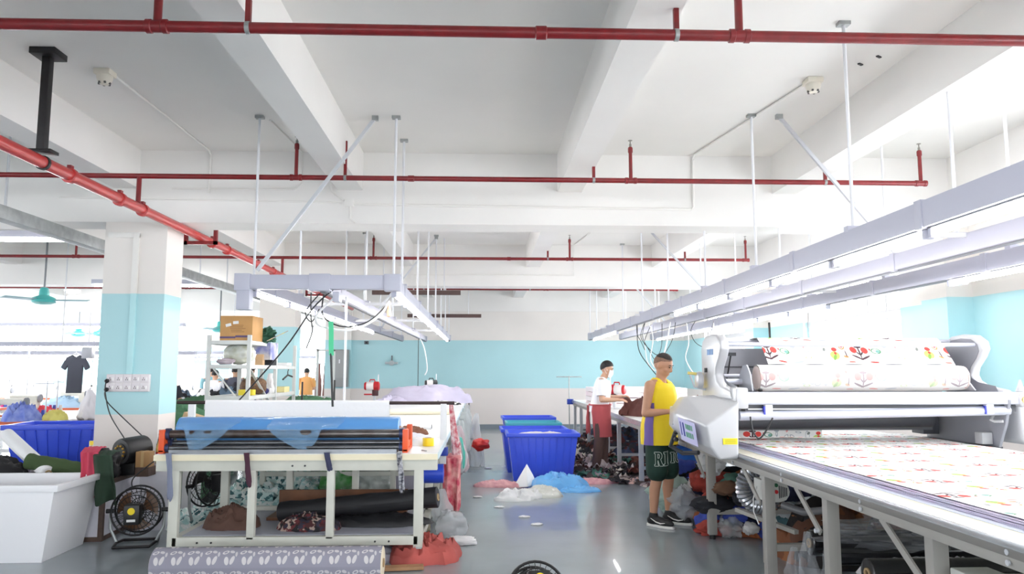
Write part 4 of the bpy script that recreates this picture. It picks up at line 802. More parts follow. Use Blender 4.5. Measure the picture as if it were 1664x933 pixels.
# ---------------------------------------------------------------- floor fans
def floor_fan(x, y, zc, r, label, rz, tiltx=0.0, blade=(92, 62, 40)):
    t = thing('floor_fan', label, 'fan', (x, y, 0), rz, 'black floor fans'); R = Matrix.Rotation(tiltx, 3, 'X'); c = Vector((0, 0, zc))
    W = lambda v: c + R @ Vector(v)
    for k, (rr, yy) in enumerate(((r, -0.06), (r, 0.06), (r * 0.72, -0.085), (r * 0.45, -0.095), (r * 0.72, 0.085), (r * 0.45, 0.095))):
        MB().tube([W((rr * math.cos(a * PI / 16), yy, rr * math.sin(a * PI / 16))) for a in range(32)], 0.009 if rr == r else 0.004, 6, closed=True).build('cage_ring', BLACK, t, local=True)
    for s in (-1, 1):
        for k in range(28):
            a = 2 * PI * k / 28; MB().tube([W((0.05 * math.cos(a), s * 0.1, 0.05 * math.sin(a))), W((r * 0.5 * math.cos(a), s * 0.098, r * 0.5 * math.sin(a))), W((r * math.cos(a), s * 0.06, r * math.sin(a)))], 0.0025, 4).build('cage_wire', BLACK, t, local=True)
    MB().lathe([(0.05, -0.1), (0.06, -0.09), (0.06, 0.0), (0.02, 0.03)], W((0, 0, 0)), R @ Vector((0, 1, 0)), 18).build('hub', BLACK, t, local=True)
    MB().obox(W((0, -0.15, 0.0)), (0.13, 0.11, 0.17), R).build('motor_box', BLACK, t, local=True, bevel=0.015)
    MB().cyl(W((0.0, -0.205, 0.035)), W((0.0, -0.212, 0.035)), 0.03, n=18).build('yellow_sticker', M('sticker yellow', (232, 206, 30), 0.5), t, local=True)
    MB().obox(W((0.0, -0.207, -0.045)), (0.07, 0.006, 0.02), R).build('white_sticker', M('sticker white', (220, 220, 220), 0.5), t, local=True)
    for k in range(3):
        a = k * 2 * PI / 3 + 0.5
        def f(u, v):
            q = a + (u - 0.5) * (0.35 + 0.65 * v) * 1.5; rr = 0.05 + (r * 0.86 - 0.05) * v; return W((rr * math.cos(q), 0.03 * (u - 0.5) * 2, rr * math.sin(q)))
        MB().grid(f, 8, 6).build('blade', M('fan brown blade %d' % blade[0], blade, 0.35), t, local=True, solid=0.005)
    for s in (-1, 1):
        MB().tube([(s * (r + 0.02), 0, zc), (s * (r + 0.015), 0, zc * 0.5), (s * r * 0.8, 0, 0.03)], 0.013, 8).build('stand_arm', GALV, t, local=True)
        MB().cyl((s * (r - 0.005), 0, zc), (s * (r + 0.055), 0, zc), 0.02, n=10).build('tilt_knob', BLACK, t, local=True)
    for s in (-1, 1): MB().tube([(-r * 0.8, 0.0, 0.025), (-r * 0.8 * 0.9, s * 0.16, 0.015), (r * 0.8 * 0.9, s * 0.16, 0.015), (r * 0.8, 0.0, 0.025)], 0.013, 8).build('base_tube', DARKST, t, local=True)
    return t
floor_fan(-3.06, 7.15, 0.3, 0.205, 'black floor fan with brown blades against the platform side', 0.15, 0.05)
floor_fan(-2.72, 7.95, 0.42, 0.22, 'black floor fan in shadow under the left table corner', 1.1, -0.1, (40, 36, 36))
floor_fan(0.32, 4.72, 0.22, 0.17, 'black floor fan cage peeking in at the bottom edge', 0.1, -0.5, (30, 30, 32))
cable('fan_cable', 'black fan lead running up to the table corner', [(-3.2, 7.35, 0.45), (-3.22, 7.4, 0.55), (-3.1, 7.6, 0.7), (-3.05, 7.75, 0.82)], 0.006, BC)
# ================================================================ RACK AND REAR LEFT
RACK = M('rack grey', (204, 206, 204), 0.5, var=0.06)
t = thing('shelf_rack', 'grey metal shelf rack crowded with boxes before the second column', 'shelf rack', (-3.5, 10.8, 0))
for x, y in ((-3.77, 10.8), (-3.22, 10.8), (-3.77, 12.18), (-3.22, 12.18), (-3.77, 13.4), (-3.22, 13.4)):
    MB().box(x - 0.025, x + 0.025, y - 0.025, y + 0.025, 0, 2.03 if y < 11 else 1.97).build('post', RACK, t)
for z, y1 in ((1.955, 12.2), (1.62, 13.42), (1.19, 13.42), (0.6, 13.42)):
    MB().box(-3.79, -3.2, 10.78, y1, z - 0.055, z).build('shelf', RACK, t, bevel=0.004)
for p0, p1 in (((-3.75, 10.82, 1.62), (-3.24, 10.82, 1.0)), ((-3.24, 10.83, 1.60), (-3.24, 12.1, 1.0))): MB().bar(p0, p1, 0.04, 0.012).build('brace', RACK, t)
t = thing('large_carton', 'big brown carton with purple stripe on top of the shelf rack', 'carton', (-3.42, 11.0, 1.955))
MB().box(-3.645, -3.2, 10.84, 11.35, 1.956, 2.30).build('box', M('carton tan', (186, 142, 88), 0.7, var=0.08), t, bevel=0.004)
MB().box(-3.645, -3.43, 10.836, 10.842, 1.985, 2.012).build('purple_stripe', M('purple print', (92, 76, 112), 0.7), t); MB().box(-3.43, -3.205, 10.836, 10.842, 1.998, 2.026).build('purple_stripe', M('purple print', (92, 76, 112), 0.7), t)
for dx, dz, a in ((-3.53, 2.17, 0.25), (-3.43, 2.205, 0.08)): MB().obox((dx, 10.836, dz), (0.075, 0.006, 0.04), Matrix.Rotation(-a, 3, 'Y')).build('white_sticker', M('sticker white', (236, 234, 230), 0.5), t)
for k in range(5): MB().obox((-3.40 - 0.02 * (k % 2), 10.838, 2.165 - 0.022 * k), (0.15 + 0.03 * (k % 3), 0.004, 0.006)).build('print_line', M('carton print', (120, 84, 50), 0.7), t)
t = thing('open_carton', 'open purple and yellow carton on the rack top', 'carton', (-3.25, 11.9, 1.955)); MB().box(-3.4, -3.15, 11.6, 12.0, 1.70, 1.955).build('box', M('carton purple', (112, 118, 176), 0.6, rgb2=(214, 210, 200), vs=5), t)
MB().bar((-3.17, 11.45, 1.97), (-2.9, 11.55, 2.12), 0.3, 0.012).build('lid_flap', M('carton yellow', (196, 190, 110), 0.6, rgb2=(112, 100, 160), vs=7), t)
blob('green_leaves', 'dark green tuft of cloth beside the big carton', 'cloth', (-3.18, 11.5, 2.06), (0.12, 0.12, 0.1), M('leaf green', (46, 92, 72), 0.8), 5, amp=0.6, k=4)
blob('wrapped_bundle', 'plastic wrapped grey bundle on the middle shelf of the rack', 'bundle', (-3.45, 11.15, 1.77), (0.22, 0.22, 0.15), M('wrapped grey', (176, 178, 158), 0.35, rgb2=(214, 216, 212), vs=8), 4, amp=0.15, flatz=1.62)
blob('grey_bag', 'mauve grey bag lying before the wrapped bundle', 'bag', (-3.58, 10.92, 1.665), (0.12, 0.08, 0.05), M('mauve bag', (176, 164, 172), 0.6), 7, flatz=1.62)
for i, (x, y, z, sx, sy, sz, rgb, lab) in enumerate(((-3.28, 12.0, 1.62, 0.18, 0.25, 0.1, (24, 24, 28), 'black box on the middle shelf'), (-3.28, 12.9, 1.62, 0.2, 0.3, 0.05, (236, 236, 236), 'white slab on the middle shelf end'), (-3.3, 11.6, 1.62, 0.12, 0.1, 0.16, (206, 170, 130), 'small tan packet on the middle shelf'), (-3.35, 11.2, 1.19, 0.2, 0.16, 0.08, (226, 206, 50), 'yellow packet on the lower shelf'), (-3.3, 11.9, 1.19, 0.2, 0.16, 0.09, (206, 206, 206), 'grey packet on the lower shelf'), (-3.32, 12.9, 1.19, 0.22, 0.34, 0.09, (222, 210, 150), 'cream packet at the end of the lower shelf'))):
    o = MB().box(x - sx / 2, x + sx / 2, y - sy / 2, y + sy / 2, z + 0.001, z + sz).build('packet', M('pk%d' % i, rgb, 0.6, var=0.1), None, bevel=0.006); setp(o, lab + ' of the rack', 'packet')
blob('wicker_bundle', 'brown woven bundle on the lower shelf of the rack', 'bundle', (-3.4, 11.65, 1.31), (0.19, 0.22, 0.14), M('wicker brown', (120, 90, 62), 0.8, rgb2=(80, 58, 42), vs=40), 3, flatz=1.19, amp=0.15)
hang('white_bag', 'white bag standing upright on the lower shelf', 'bag', (-3.24, 12.0, 1.5), 0.3, 0.06, 0.14, M('bag white', (230, 228, 228), 0.5), 9)
blob('navy_ball', 'small navy ball of thread on the lower shelf', 'thread', (-3.24, 11.75, 1.235), (0.05, 0.05, 0.045), M('navy thread', (40, 40, 96), 0.7), 2, amp=0.1)
t = thing('black_hanger', 'black clothes hanger hooked behind the rack', 'hanger', (-3.2, 13.0, 1.4)); MB().tube([(-3.18, 12.5, 1.40), (-3.18, 12.8, 1.47), (-3.18, 13.1, 1.44)], 0.014, 6).build('hanger_bar', BLACK, t); MB().tube([(-3.18, 12.8, 1.47), (-3.18, 12.8, 1.53), (-3.18, 12.84, 1.56)], 0.007, 6).build('hook', BLACK, t)
t = thing('slim_rack', 'slim white post rack beyond the second column', 'shelf rack', (-3.2, 16, 0))
for x in (-3.36, -3.03): MB().box(x - 0.02, x + 0.02, 15.9, 15.94, 0, 1.98).build('post', RACK, t)
for z in (1.94, 1.0): MB().box(-3.38, -3.01, 15.9, 15.94, z, z + 0.03).build('cross_rail', RACK, t)
t = thing('power_cabinet', 'grey electrical cabinet at the corner of the end wall', 'cabinet', (-3.74, 20.72, 1.12)); MB().box(-3.96, -3.545, 20.55, 20.74, 1.12, 2.1).build('body', M('cabinet grey', (150, 152, 152), 0.4), t, bevel=0.006); MB().box(-3.95, -3.555, 20.535, 20.55, 1.36, 2.08).build('door', M('cabinet door', (156, 158, 158), 0.4), t, bevel=0.004); MB().box(-3.78, -3.75, 20.52, 20.536, 1.74, 1.84).build('handle', STEELW, t)
for i, (p0, p1) in enumerate((((-3.1, 13.5, 0.9), (-3.1, 13.5, 1.35)), ((-2.55, 13.5, 0.9), (-2.55, 13.5, 1.38)))):
    o = MB().cyl((p0[0], p0[1], 0), p1, 0.016, n=8).build('black_pole', BLACK, None); setp(o, ('black pole left of the slim rack', 'black pole right of the slim rack')[i], 'pole')
GRN = M('green cover cloth', (72, 116, 84), 0.85, var=0.15)
for i, (x, y, sx, sy, sz, lab) in enumerate(((-3.7, 9.6, 0.8, 0.8, 1.12, 'green covered stack beside the socket column'), (-3.05, 13.9, 0.9, 0.8, 1.12, 'green covered stack beyond the rack'), (-4.32, 12.0, 0.9, 1.0, 1.15, 'green covered stack behind the rack'))):
    t = thing('covered_stack', lab, 'covered stack', (x, y, 0), 0, 'green covered stacks'); MB().box(x - sx / 2, x + sx / 2, y - sy / 2, y + sy / 2, 0.0, sz - 0.18).build('cover_sides', GRN, t, bevel=0.05); heap('cover_top', None, None, (x, y, sz - 0.19), (sx * 1.02, sy * 1.02, 0.2), GRN, 50 + i, parent=t)
t = thing('wood_plank', 'short wooden plank leaning by the left cloth post', 'plank', (-3.25, 8.95, 0.9)); MB().obox((-3.28, 9.0, 1.0), (0.2, 0.16, 0.09), Matrix.Rotation(0.3, 3, 'Y')).build('plank', M('plank wood', (206, 172, 132), 0.6, var=0.15, vs=9), t); MB().box(-3.36, -3.2, 8.95, 9.1, 0, 0.96).build('plank_stand', STEELW, t)
# ================================================================ RIGHT SPREADING TABLE
GREYF = M('frame warm grey', (160, 157, 152), 0.45, var=0.08, vs=4)
RAILA = M('bright rail', (200, 202, 206), 0.25, 0.6, var=0.12, vs=5)
CRT = M('cream table board', (240, 236, 218), 0.4)
t = thing('spreading_table', 'long cream topped spreading table with bright metal side rail', 'table', (3.1, 1.5, 0))
RX0, RX1, RY0, RY1 = 2.04, 4.26, 1.4, 9.2
for a, b in ((RY0, 3.0), (3.0, 5.0), (5.0, 7.0), (7.0, RY1)): MB().box(RX0 + 0.008, RX1, a, b - 0.003, 0.84, 0.88).build('top_panel', CRT, t)
MB().box(RX0 - 0.02, RX0 + 0.008, RY0, RY1, 0.852, 0.882).build('guide_rail', RAILA, t, bevel=0.006)
MB().box(RX0 - 0.005, RX0 + 0.02, RY0, RY1, 0.815, 0.852).build('side_beam', M('beam dark grey', (122, 119, 116), 0.45), t, bevel=0.004)
MB().box(RX0 + 0.005, RX0 + 0.05, RY0, RY1, 0.77, 0.815).build('under_beam', GREYF, t, bevel=0.004)
MB().box(RX1 - 0.06, RX1, RY0, RY1, 0.74, 0.84).build('side_beam', GREYF, t)
for y in (2.45, 3.62, 4.72, 5.75, 7.2, 8.9):
    for x in (RX0 + 0.08, RX1 - 0.1):
        l = MB().box(x - 0.038, x + 0.038, y - 0.035, y + 0.035, 0.04, 0.78).build('leg', GREYF, t, bevel=0.004)
        MB().cyl((x, y, 0), (x, y, 0.045), 0.028, n=12).build('levelling_foot', BLACK, l)
    b = MB().bar((RX0 + 0.03, y + 0.04, 0.55), (RX0 + 0.03, y + 0.40, 0.775), 0.012, 0.04).build('brace', GREYF, t)
    MB().cyl((RX0 + 0.0, y + 0.055, 0.558), (RX0 + 0.04, y + 0.055, 0.558), 0.014, n=10).build('brace_bolt', ALU, b)
    MB().box(RX0 + 0.08, RX1 - 0.1, y - 0.03, y + 0.03, 0.22, 0.27).build('cross_rail', GREYF, t, bevel=0.004)
    for dz in (0.793, 0.833): MB().cyl((RX0 - 0.008, y + 0.55, dz), (RX0 + 0.0, y + 0.55, dz), 0.012, n=8).build('rail_bolt', ALU, t)
# printed cloth
RDF, DKC, GRP, GYP, ORP, YGP = (226, 72, 66), (70, 44, 52), (92, 140, 104), (176, 180, 188), (226, 150, 96), (176, 206, 110)
FLW = [(0.30, 0.10, 0.030, 0.034, 0.0, RDF, 0), (0.40, 0.10, 0.030, 0.034, 0.0, RDF, 0), (0.315, 0.175, 0.052, 0.009, 0.45, DKC, 0), (0.385, 0.175, 0.052, 0.009, -0.45, DKC, 0),
       (0.335, 0.135, 0.022, 0.007, 0.9, DKC, 0), (0.365, 0.135, 0.022, 0.007, -0.9, DKC, 0), (0.35, 0.12, 0.007, 0.07, 0.0, DKC, 0), (0.35, 0.065, 0.032, 0.012, 0.0, DKC, 0),
       (0.12, 0.15, 0.042, 0.04, 0.0, YGP, 0), (0.13, 0.09, 0.024, 0.022, 0.0, RDF, 0), (0.115, 0.17, 0.012, 0.03, 0.5, (120, 160, 70), 0), (0.13, 0.13, 0.012, 0.014, 0.0, RDF, 0),
       (0.215, 0.17, 0.022, 0.012, 0.3, ORP, 0), (0.222, 0.14, 0.005, 0.035, 0, DKC, 0), (0.205, 0.065, 0.026, 0.03, 0.0, ORP, 0.35), (0.205, 0.06, 0.012, 0.014, 0.0, RDF, 0),
       (0.50, 0.11, 0.045, 0.03, 0.2, GRP, 0.55), (0.515, 0.115, 0.018, 0.016, 0, (120, 170, 160), 0), (0.45, 0.09, 0.007, 0.012, 0, RDF, 0), (0.59, 0.10, 0.012, 0.042, 0.0, GYP, 0.2), (0.59, 0.06, 0.024, 0.018, 0.0, GYP, 0),
       (0.68, 0.14, 0.018, 0.034, 0.5, GYP, 0.4), (0.735, 0.14, 0.018, 0.034, -0.5, GYP, 0.4), (0.70, 0.18, 0.03, 0.012, 0.0, YGP, 0.5), (0.69, 0.06, 0.010, 0.022, 0.2, (236, 160, 160), 0), (0.79, 0.16, 0.028, 0.022, 0.0, GYP, 0.5), (0.785, 0.08, 0.026, 0.012, 0.2, GYP, 0.3),
       (0.03, 0.12, 0.018, 0.06, 0.0, GYP, 0.6), (0.04, 0.09, 0.012, 0.02, 0.4, (130, 134, 130), 0), (0.45, 0.215, 0.04, 0.008, 0.1, RDF, 0), (0.6, 0.215, 0.05, 0.01, -0.1, (170, 176, 190), 0), (0.25, 0.222, 0.03, 0.009, 0.0, (236, 120, 110), 0)]
PRINT = spots('flower print', (240, 238, 236), FLW, (0.83, 0.24))
PALE = lambda c, k=0.55: tuple(int(v + (240 - v) * k) for v in c)
PRINT2 = spots('flower print reverse', (238, 236, 234), [(a_, b_, c_, d_, e_, PALE(q_), r_) for a_, b_, c_, d_, e_, q_, r_ in FLW], (0.83, 0.24))
t = thing('printed_layers', 'stack of white flower printed cloth layers spread on the right table', 'cloth layers', (3.15, 1.5, 0.88))
x0, x1, y0, y1 = 2.23, 4.08, 1.5, 7.5
MB().box(x0 - 0.05, x1 + 0.03, y0, y1 + 0.05, 0.881, 0.884).build('underlay_paper', M('underlay paper', (222, 228, 244), 0.5), t)
m = MB(); m.grid(lambda u, v: Vector((x0 + (x1 - x0) * u, y0 + (y1 - y0) * v, 0.925 + 0.004 * fnoise(u * 5, v * 14, 2.0) + 0.002 * fnoise(u * 20, v * 60, 1))), 40, 110, (x1 - x0, y1 - y0)); m.build('top_layer', PRINT, t)
LAYE = M('layer edge', (196, 196, 218), 0.85, rgb2=(206, 196, 220), vs=9)
for k in range(8):
    z = 0.885 + k * 0.0048
    def f(u, v, z=z, k=k): return Vector((x0 - 0.012 + 0.007 * fnoise(v * 40, k * 3.0) + (x1 - x0 + 0.02) * u, y0 + (y1 - y0) * v, z + 0.003 * fnoise(v * 30, k * 5.0)))
    MB().grid(f, 2, 90).build('cloth_layer', LAYE, t, solid=0.0035)
# ================================================================ SPREADING MACHINE
MW = M('machine white', (190, 191, 195), 0.28, coat=0.2); MG = M('machine grey', (140, 142, 150), 0.4); MD = M('machine dark', (62, 64, 70), 0.45); MT = M('machine tube', (190, 193, 206), 0.3, 0.2)
t = thing('spreading_machine', 'white cloth spreading machine spanning the right table with printed cloth', 'machine', (3.1, 6.7, 0.88))
# operator side housing: lofted hull
fr = [(1.768, 1.102), (1.793, 1.121), (2.04, 1.294), (2.025, 0.843), (1.873, 0.834), (1.802, 0.93)]
mi = [(1.690, 1.163), (1.795, 1.315), (2.06, 1.325), (2.03, 0.835), (1.79, 0.898), (1.672, 1.025)]
ba = [(1.76, 1.17), (1.85, 1.29), (2.06, 1.30), (2.03, 0.86), (1.84, 0.92), (1.75, 1.03)]
hb = MB(); P = [(x, 6.1, z) for x, z in fr] + [(x, 6.72, z) for x, z in mi] + [(x, 7.25, z) for x, z in ba]
hb.add(P, [(5, 4, 3, 2, 1, 0), (12, 13, 14, 15, 16, 17)] + [(6 * k + i, 6 * k + (i + 1) % 6, 6 * k + 6 + (i + 1) % 6, 6 * k + 6 + i) for k in range(2) for i in range(6)])
hs = hb.build('operator_housing', MW, t, bevel=0.022, seg=4)
# name plate on the chamfer between the front and middle outlines
A, B = Vector((1.745, 6.26, 1.098)), Vector((1.705, 6.6, 1.125)); Dn = Vector((0.022, 0.0, -0.15))
nrm = (B - A).cross(Dn).normalized(); nrm = nrm if nrm.x < 0 else -nrm
nrm = Vector((-0.93, -0.36, 0.02)).normalized()
def plate(name, mat, u0, u1, v0, v1, off, parent=hs):
    q = [A + (B - A) * u + Dn * v + nrm * off for u, v in ((u0, v0), (u1, v0), (u1, v1), (u0, v1))]
    return MB().add(q, [(0, 1, 2, 3)]).build(name, mat, parent, solid=0.003)
plate('name_plate', M('plate lilac', (204, 202, 238), 0.35), 1.0, -0.05, -0.1, 1.15, 0.034)
for u in (0.92, 0.74): plate('logo_bar', M('logo blue', (40, 52, 150), 0.4), u, u - 0.07, 0.1, 0.85, 0.038)
for r, v in enumerate((0.12, 0.56)):
    for k in range(4): plate('green_letter', M('logo green', (96, 158, 132), 0.4), 0.58 - 0.12 * k, 0.50 - 0.12 * k, v, v + 0.28, 0.038)
MB().box(1.90, 2.015, 6.092, 6.1, 0.956, 1.004).build('yellow_label', M('label yellow', (238, 216, 30), 0.5), hs)
for zz in (0.966, 0.978, 0.99): MB().box(1.915, 2.0, 6.0905, 6.0925, zz, zz + 0.004).build('label_line', M('label print', (150, 130, 20), 0.6), hs)
# side towers: rounded paddles standing in the run direction
prof = [(7.06, 1.30), (7.06, 1.62), (7.07, 1.72), (7.02, 1.80), (6.92, 1.845), (6.76, 1.86), (6.60, 1.845), (6.50, 1.79), (6.48, 1.72), (6.53, 1.65), (6.63, 1.56), (6.655, 1.50), (6.62, 1.45), (6.52, 1.41), (6.26, 1.375), (6.22, 1.30)]
for x, nm in ((2.06, 'left_tower'), (4.34, 'right_tower')):
    tw = MB().prism(prof, lambda u, v, a: Vector((a, u, v)), x - 0.04, x + 0.04).build('side_tower', MW, t, bevel=0.018, seg=3)
    ins = MB().prism([(6.78 + (u - 6.78) * 0.86, 1.60 + (v - 1.60) * 0.86) for u, v in prof], lambda u, v, a: Vector((a, u, v)), x - 0.044 if x > 3 else x + 0.041, x - 0.041 if x > 3 else x + 0.044).build('inner_panel', MG, tw)
tx = MB(); 
MB().box(2.018, 2.0185, 6.86, 6.87, 1.67, 1.73).build('tower_mark', M('mark blue', (110, 150, 200), 0.5), t)
for k, (a, b) in enumerate(((6.83, 6.85), (6.78, 6.82), (6.73, 6.765), (6.69, 6.72))): MB().box(2.0165, 2.0205, a, b, 1.675, 1.725).build('tower_mark', M('mark blue', (110, 150, 200), 0.5), t)
for y, z, r in ((6.95, 1.80, 0.024), (6.58, 1.76, 0.018), (6.84, 1.49, 0.016)): MB().cyl((2.08, y, z), (4.32, y, z), r, n=14).build('cross_rod', MT, t)
MB().box(2.1, 4.3, 7.10, 7.13, 1.16, 1.74).build('back_panel', M('panel grey', (158, 160, 168), 0.4), t)
MB().box(2.1, 4.3, 7.085, 7.1, 1.565, 1.575).build('panel_seam', MD, t)
MB().box(2.12, 2.32, 6.98, 7.02, 1.67, 1.70).build('sensor_bar', MD, t)
cable('sensor_cable', None, [(2.27, 6.98, 1.67), (2.24, 6.96, 1.55), (2.20, 6.9, 1.42), (2.24, 6.85, 1.36)], 0.007, BC, t)
blob('cable_coil', None, None, (2.2, 6.75, 1.385), (0.06, 0.06, 0.035), BLACK, 4, parent=t, amp=0.4, k=4)
# front beams
MB().box(2.1, 4.42, 6.15, 6.27, 1.262, 1.362).build('front_beam', MT, t, bevel=0.014, seg=3)
MB().box(2.12, 4.36, 6.2, 6.3, 1.20, 1.262).build('blade_channel', MD, t)
MB().box(2.14, 4.3, 6.185, 6.2, 1.222, 1.232).build('blade_guide', ALU, t)
MB().cyl((2.07, 6.2, 1.172), (4.30, 6.2, 1.212), 0.038, n=16).build('lower_tube', MT, t)
for x in (2.3, 4.12): 
    q = MB().box(x - 0.03, x + 0.03, 6.155, 6.2, 1.185, 1.262).build('slide_block', M('slide white', (226, 228, 236), 0.35), t, bevel=0.004); MB().box(x - 0.042, x - 0.03, 6.155, 6.2, 1.185, 1.25).build('slide_edge', M('slide blue', (60, 70, 190), 0.4), q)
MB().box(2.03, 2.13, 6.13, 6.30, 1.23, 1.40).build('beam_bracket', MW, t, bevel=0.02); MB().box(4.36, 4.46, 6.13, 6.32, 1.24, 1.36).build('beam_cap', MW, t, bevel=0.03, seg=3)
MB().cyl((4.40, 6.12, 1.30), (4.40, 6.15, 1.30), 0.03, n=14).build('brass_knob', M('brass', (206, 180, 110), 0.3, 0.6), t)
MB().lathe([(0.03, 0), (0.035, 0.01), (0.02, 0.05), (0.006, 0.10)], (4.44, 6.24, 1.36), n=12).build('pointer_cone', MW, t)
MB().cyl((2.1, 6.9, 1.085), (4.05, 6.9, 1.10), 0.075, n=20).build('feed_roller', MD, t)
MB().box(2.1, 4.1, 6.95, 7.05, 1.0, 1.16).build('under_trough', M('trough grey', (92, 94, 100), 0.4), t)
m = MB(); m.grid(lambda u, v: Vector((2.12 + 1.0 * u, 7.07 + 0.03 * math.sin(u * 12), 1.03 - 0.10 * v)), 24, 3, (1.0, 0.14)); m.build('hanging_cloth', PRINT, t, solid=0.003)
cable('loop_cable', None, [(2.14, 6.14, 1.17), (2.15, 6.12, 1.06), (2.2, 6.12, 1.0), (2.27, 6.12, 1.08), (2.32, 6.14, 1.16)], 0.007, BC, t)
# cloth on the machine
m = MB()
def f(u, v):
    x = 2.46 + 1.65 * u - 0.03 * v * math.sin(u * 3)
    if v < 0.35: s = v / 0.35; return Vector((x - 0.1 * (1 - s) * (0.5 - u), 7.04 - 0.22 * s, 1.80 + 0.03 * math.sin(s * PI * 0.6)))
    s = (v - 0.35) / 0.65; return Vector((x, 6.82 - 0.26 * s, 1.829 - 0.24 * s ** 1.25 + 0.006 * math.sin(u * 30) * s))
m.grid(f, 50, 20, (1.65, 0.48)); m.build('draped_cloth', PRINT, t, solid=0.004)
m = MB(); n = 30; K = 30; m.uv = []; P = []
for i in range(K + 1):
    for j in range(n + 1):
        th = 2 * PI * j / n; r = 0.112 * (1 - 0.10 * max(0, (i / K - 0.9) * 8)) * (1 + 0.03 * fnoise(i * 0.5, math.cos(th) * 1.2, math.sin(th)) + (0.012 * math.sin(i * 6.0) if i < 9 else 0))
        P.append(Vector((2.33 + 1.78 * i / K, 6.5 + r * math.cos(th), 1.474 + r * math.sin(th)))); m.uv.append((1.78 * i / K, 0.112 * th))
m.add(P, [(i * (n + 1) + j, i * (n + 1) + j + 1, (i + 1) * (n + 1) + j + 1, (i + 1) * (n + 1) + j) for i in range(K) for j in range(n)]); m.build('cloth_roll', PRINT2, t)
for x in (2.325, 4.115): MB().lathe([(0.03, 0), (0.098, 0.002), (0.1, 0.012), (0.03, 0.014)], (x, 6.5, 1.474), (1, 0, 0), 22).build('roll_end', M('roll end pale', (232, 214, 206), 0.8), t)
MB().prism([(6.36, 1.37), (6.70, 1.37), (6.66, 1.5), (6.58, 1.58), (6.48, 1.585), (6.40, 1.5)], lambda u, v, a: Vector((a, u, v)), 2.24, 2.252).build('side_guard', M('guard grey', (176, 178, 186), 0.4), t)
MB().cyl((2.1, 6.62, 1.44), (2.26, 6.62, 1.44), 0.026, n=14).build('guard_axle', MT, t); MB().ell((2.3, 6.34, 1.375), (0.02, 0.02, 0.014)).build('guard_foot', BLACK, t)
MB().prism([(6.40, 1.37), (6.70, 1.37), (6.62, 1.46), (6.55, 1.5)], lambda u, v, a: Vector((a, u, v)), 4.16, 4.172).build('side_guard', M('guard grey', (176, 178, 186), 0.4), t)
# off side plate and cover
MB().prism([(6.30, 0.905), (7.33, 0.905), (7.38, 1.26), (6.14, 1.30), (6.2, 1.1)], lambda u, v, a: Vector((a, u, v)), 4.265, 4.29).build('end_plate', MG, t, bevel=0.004)
MB().prism([(6.2, 0.93), (7.3, 0.93), (7.36, 1.3), (6.5, 1.3), (6.28, 1.26)], lambda u, v, a: Vector((a, u, v)), 4.42, 4.55).build('outer_cover', MW, t, bevel=0.05, seg=4)
MB().box(4.29, 4.42, 6.5, 7.3, 1.15, 1.3).build('cover_web', MW, t)
MB().box(4.17, 4.26, 6.36, 6.46, 0.925, 1.02).build('wheel_box', M('box grey', (176, 178, 182), 0.4), t, bevel=0.006); MB().box(4.10, 4.25, 7.1, 7.3, 0.95, 1.14).build('drive_box', MD, t, bevel=0.006)
MB().tube([(4.24, 6.3, 1.17), (4.2, 6.28, 1.13), (4.21, 6.25, 1.12), (4.25, 6.2, 1.125)], 0.012, 8).build('grab_handle', MW, t)
MB().box(4.2, 4.3, 6.3, 7.3, 0.885, 0.91).build('runner', MD, t)
# crank at the operator side
MB().lathe([(0.03, 0), (0.075, 0.005), (0.08, 0.02), (0.07, 0.05), (0.03, 0.055)], (1.99, 6.95, 1.45), (-1, 0, 0), 22).build('crank_disc', MW, t)
MB().cyl((2.0, 6.95, 1.50), (1.86, 6.95, 1.515), 0.014, n=10).build('crank_grip', M('crank yellow', (226, 206, 120), 0.4), t); MB().tube([(1.88, 6.95, 1.50), (1.92, 6.95, 1.39), (2.02, 6.95, 1.365)], 0.01, 8).build('crank_arm', ALU, t); MB().cyl((2.02, 6.9, 1.52), (2.02, 6.9, 1.56), 0.022, n=12).build('black_knob', BLACK, t)
MB().obox((1.925, 7.60, 1.15), (0.13, 0.1, 0.075), Matrix.Rotation(0.1, 3, 'Z')).build('control_box', STEELW, t, bevel=0.012); MB().obox((1.945, 7.545, 1.155), (0.05, 0.012, 0.05)).build('control_screen', BLACK, t)
MB().tube([(1.93, 7.56, 1.13), (1.88, 7.3, 1.08), (1.86, 7.1, 1.05)], 0.014, 8).build('control_arm', MD, t); MB().tube([(1.86, 7.05, 1.26), (1.74, 6.9, 1.14), (1.70, 6.85, 1.06)], 0.014, 8).build('grab_bar', ALU, t)
for z in (1.0, 0.94): MB().ell((1.69, 6.75, z), (0.022, 0.03, 0.02)).build('side_knob', BLACK, t)
MB().tube([(1.72, 6.9, 0.98), (1.70, 7.0, 0.86), (1.80, 6.95, 0.80), (1.9, 6.8, 0.82)], 0.02, 8).build('under_hose', MD, t)
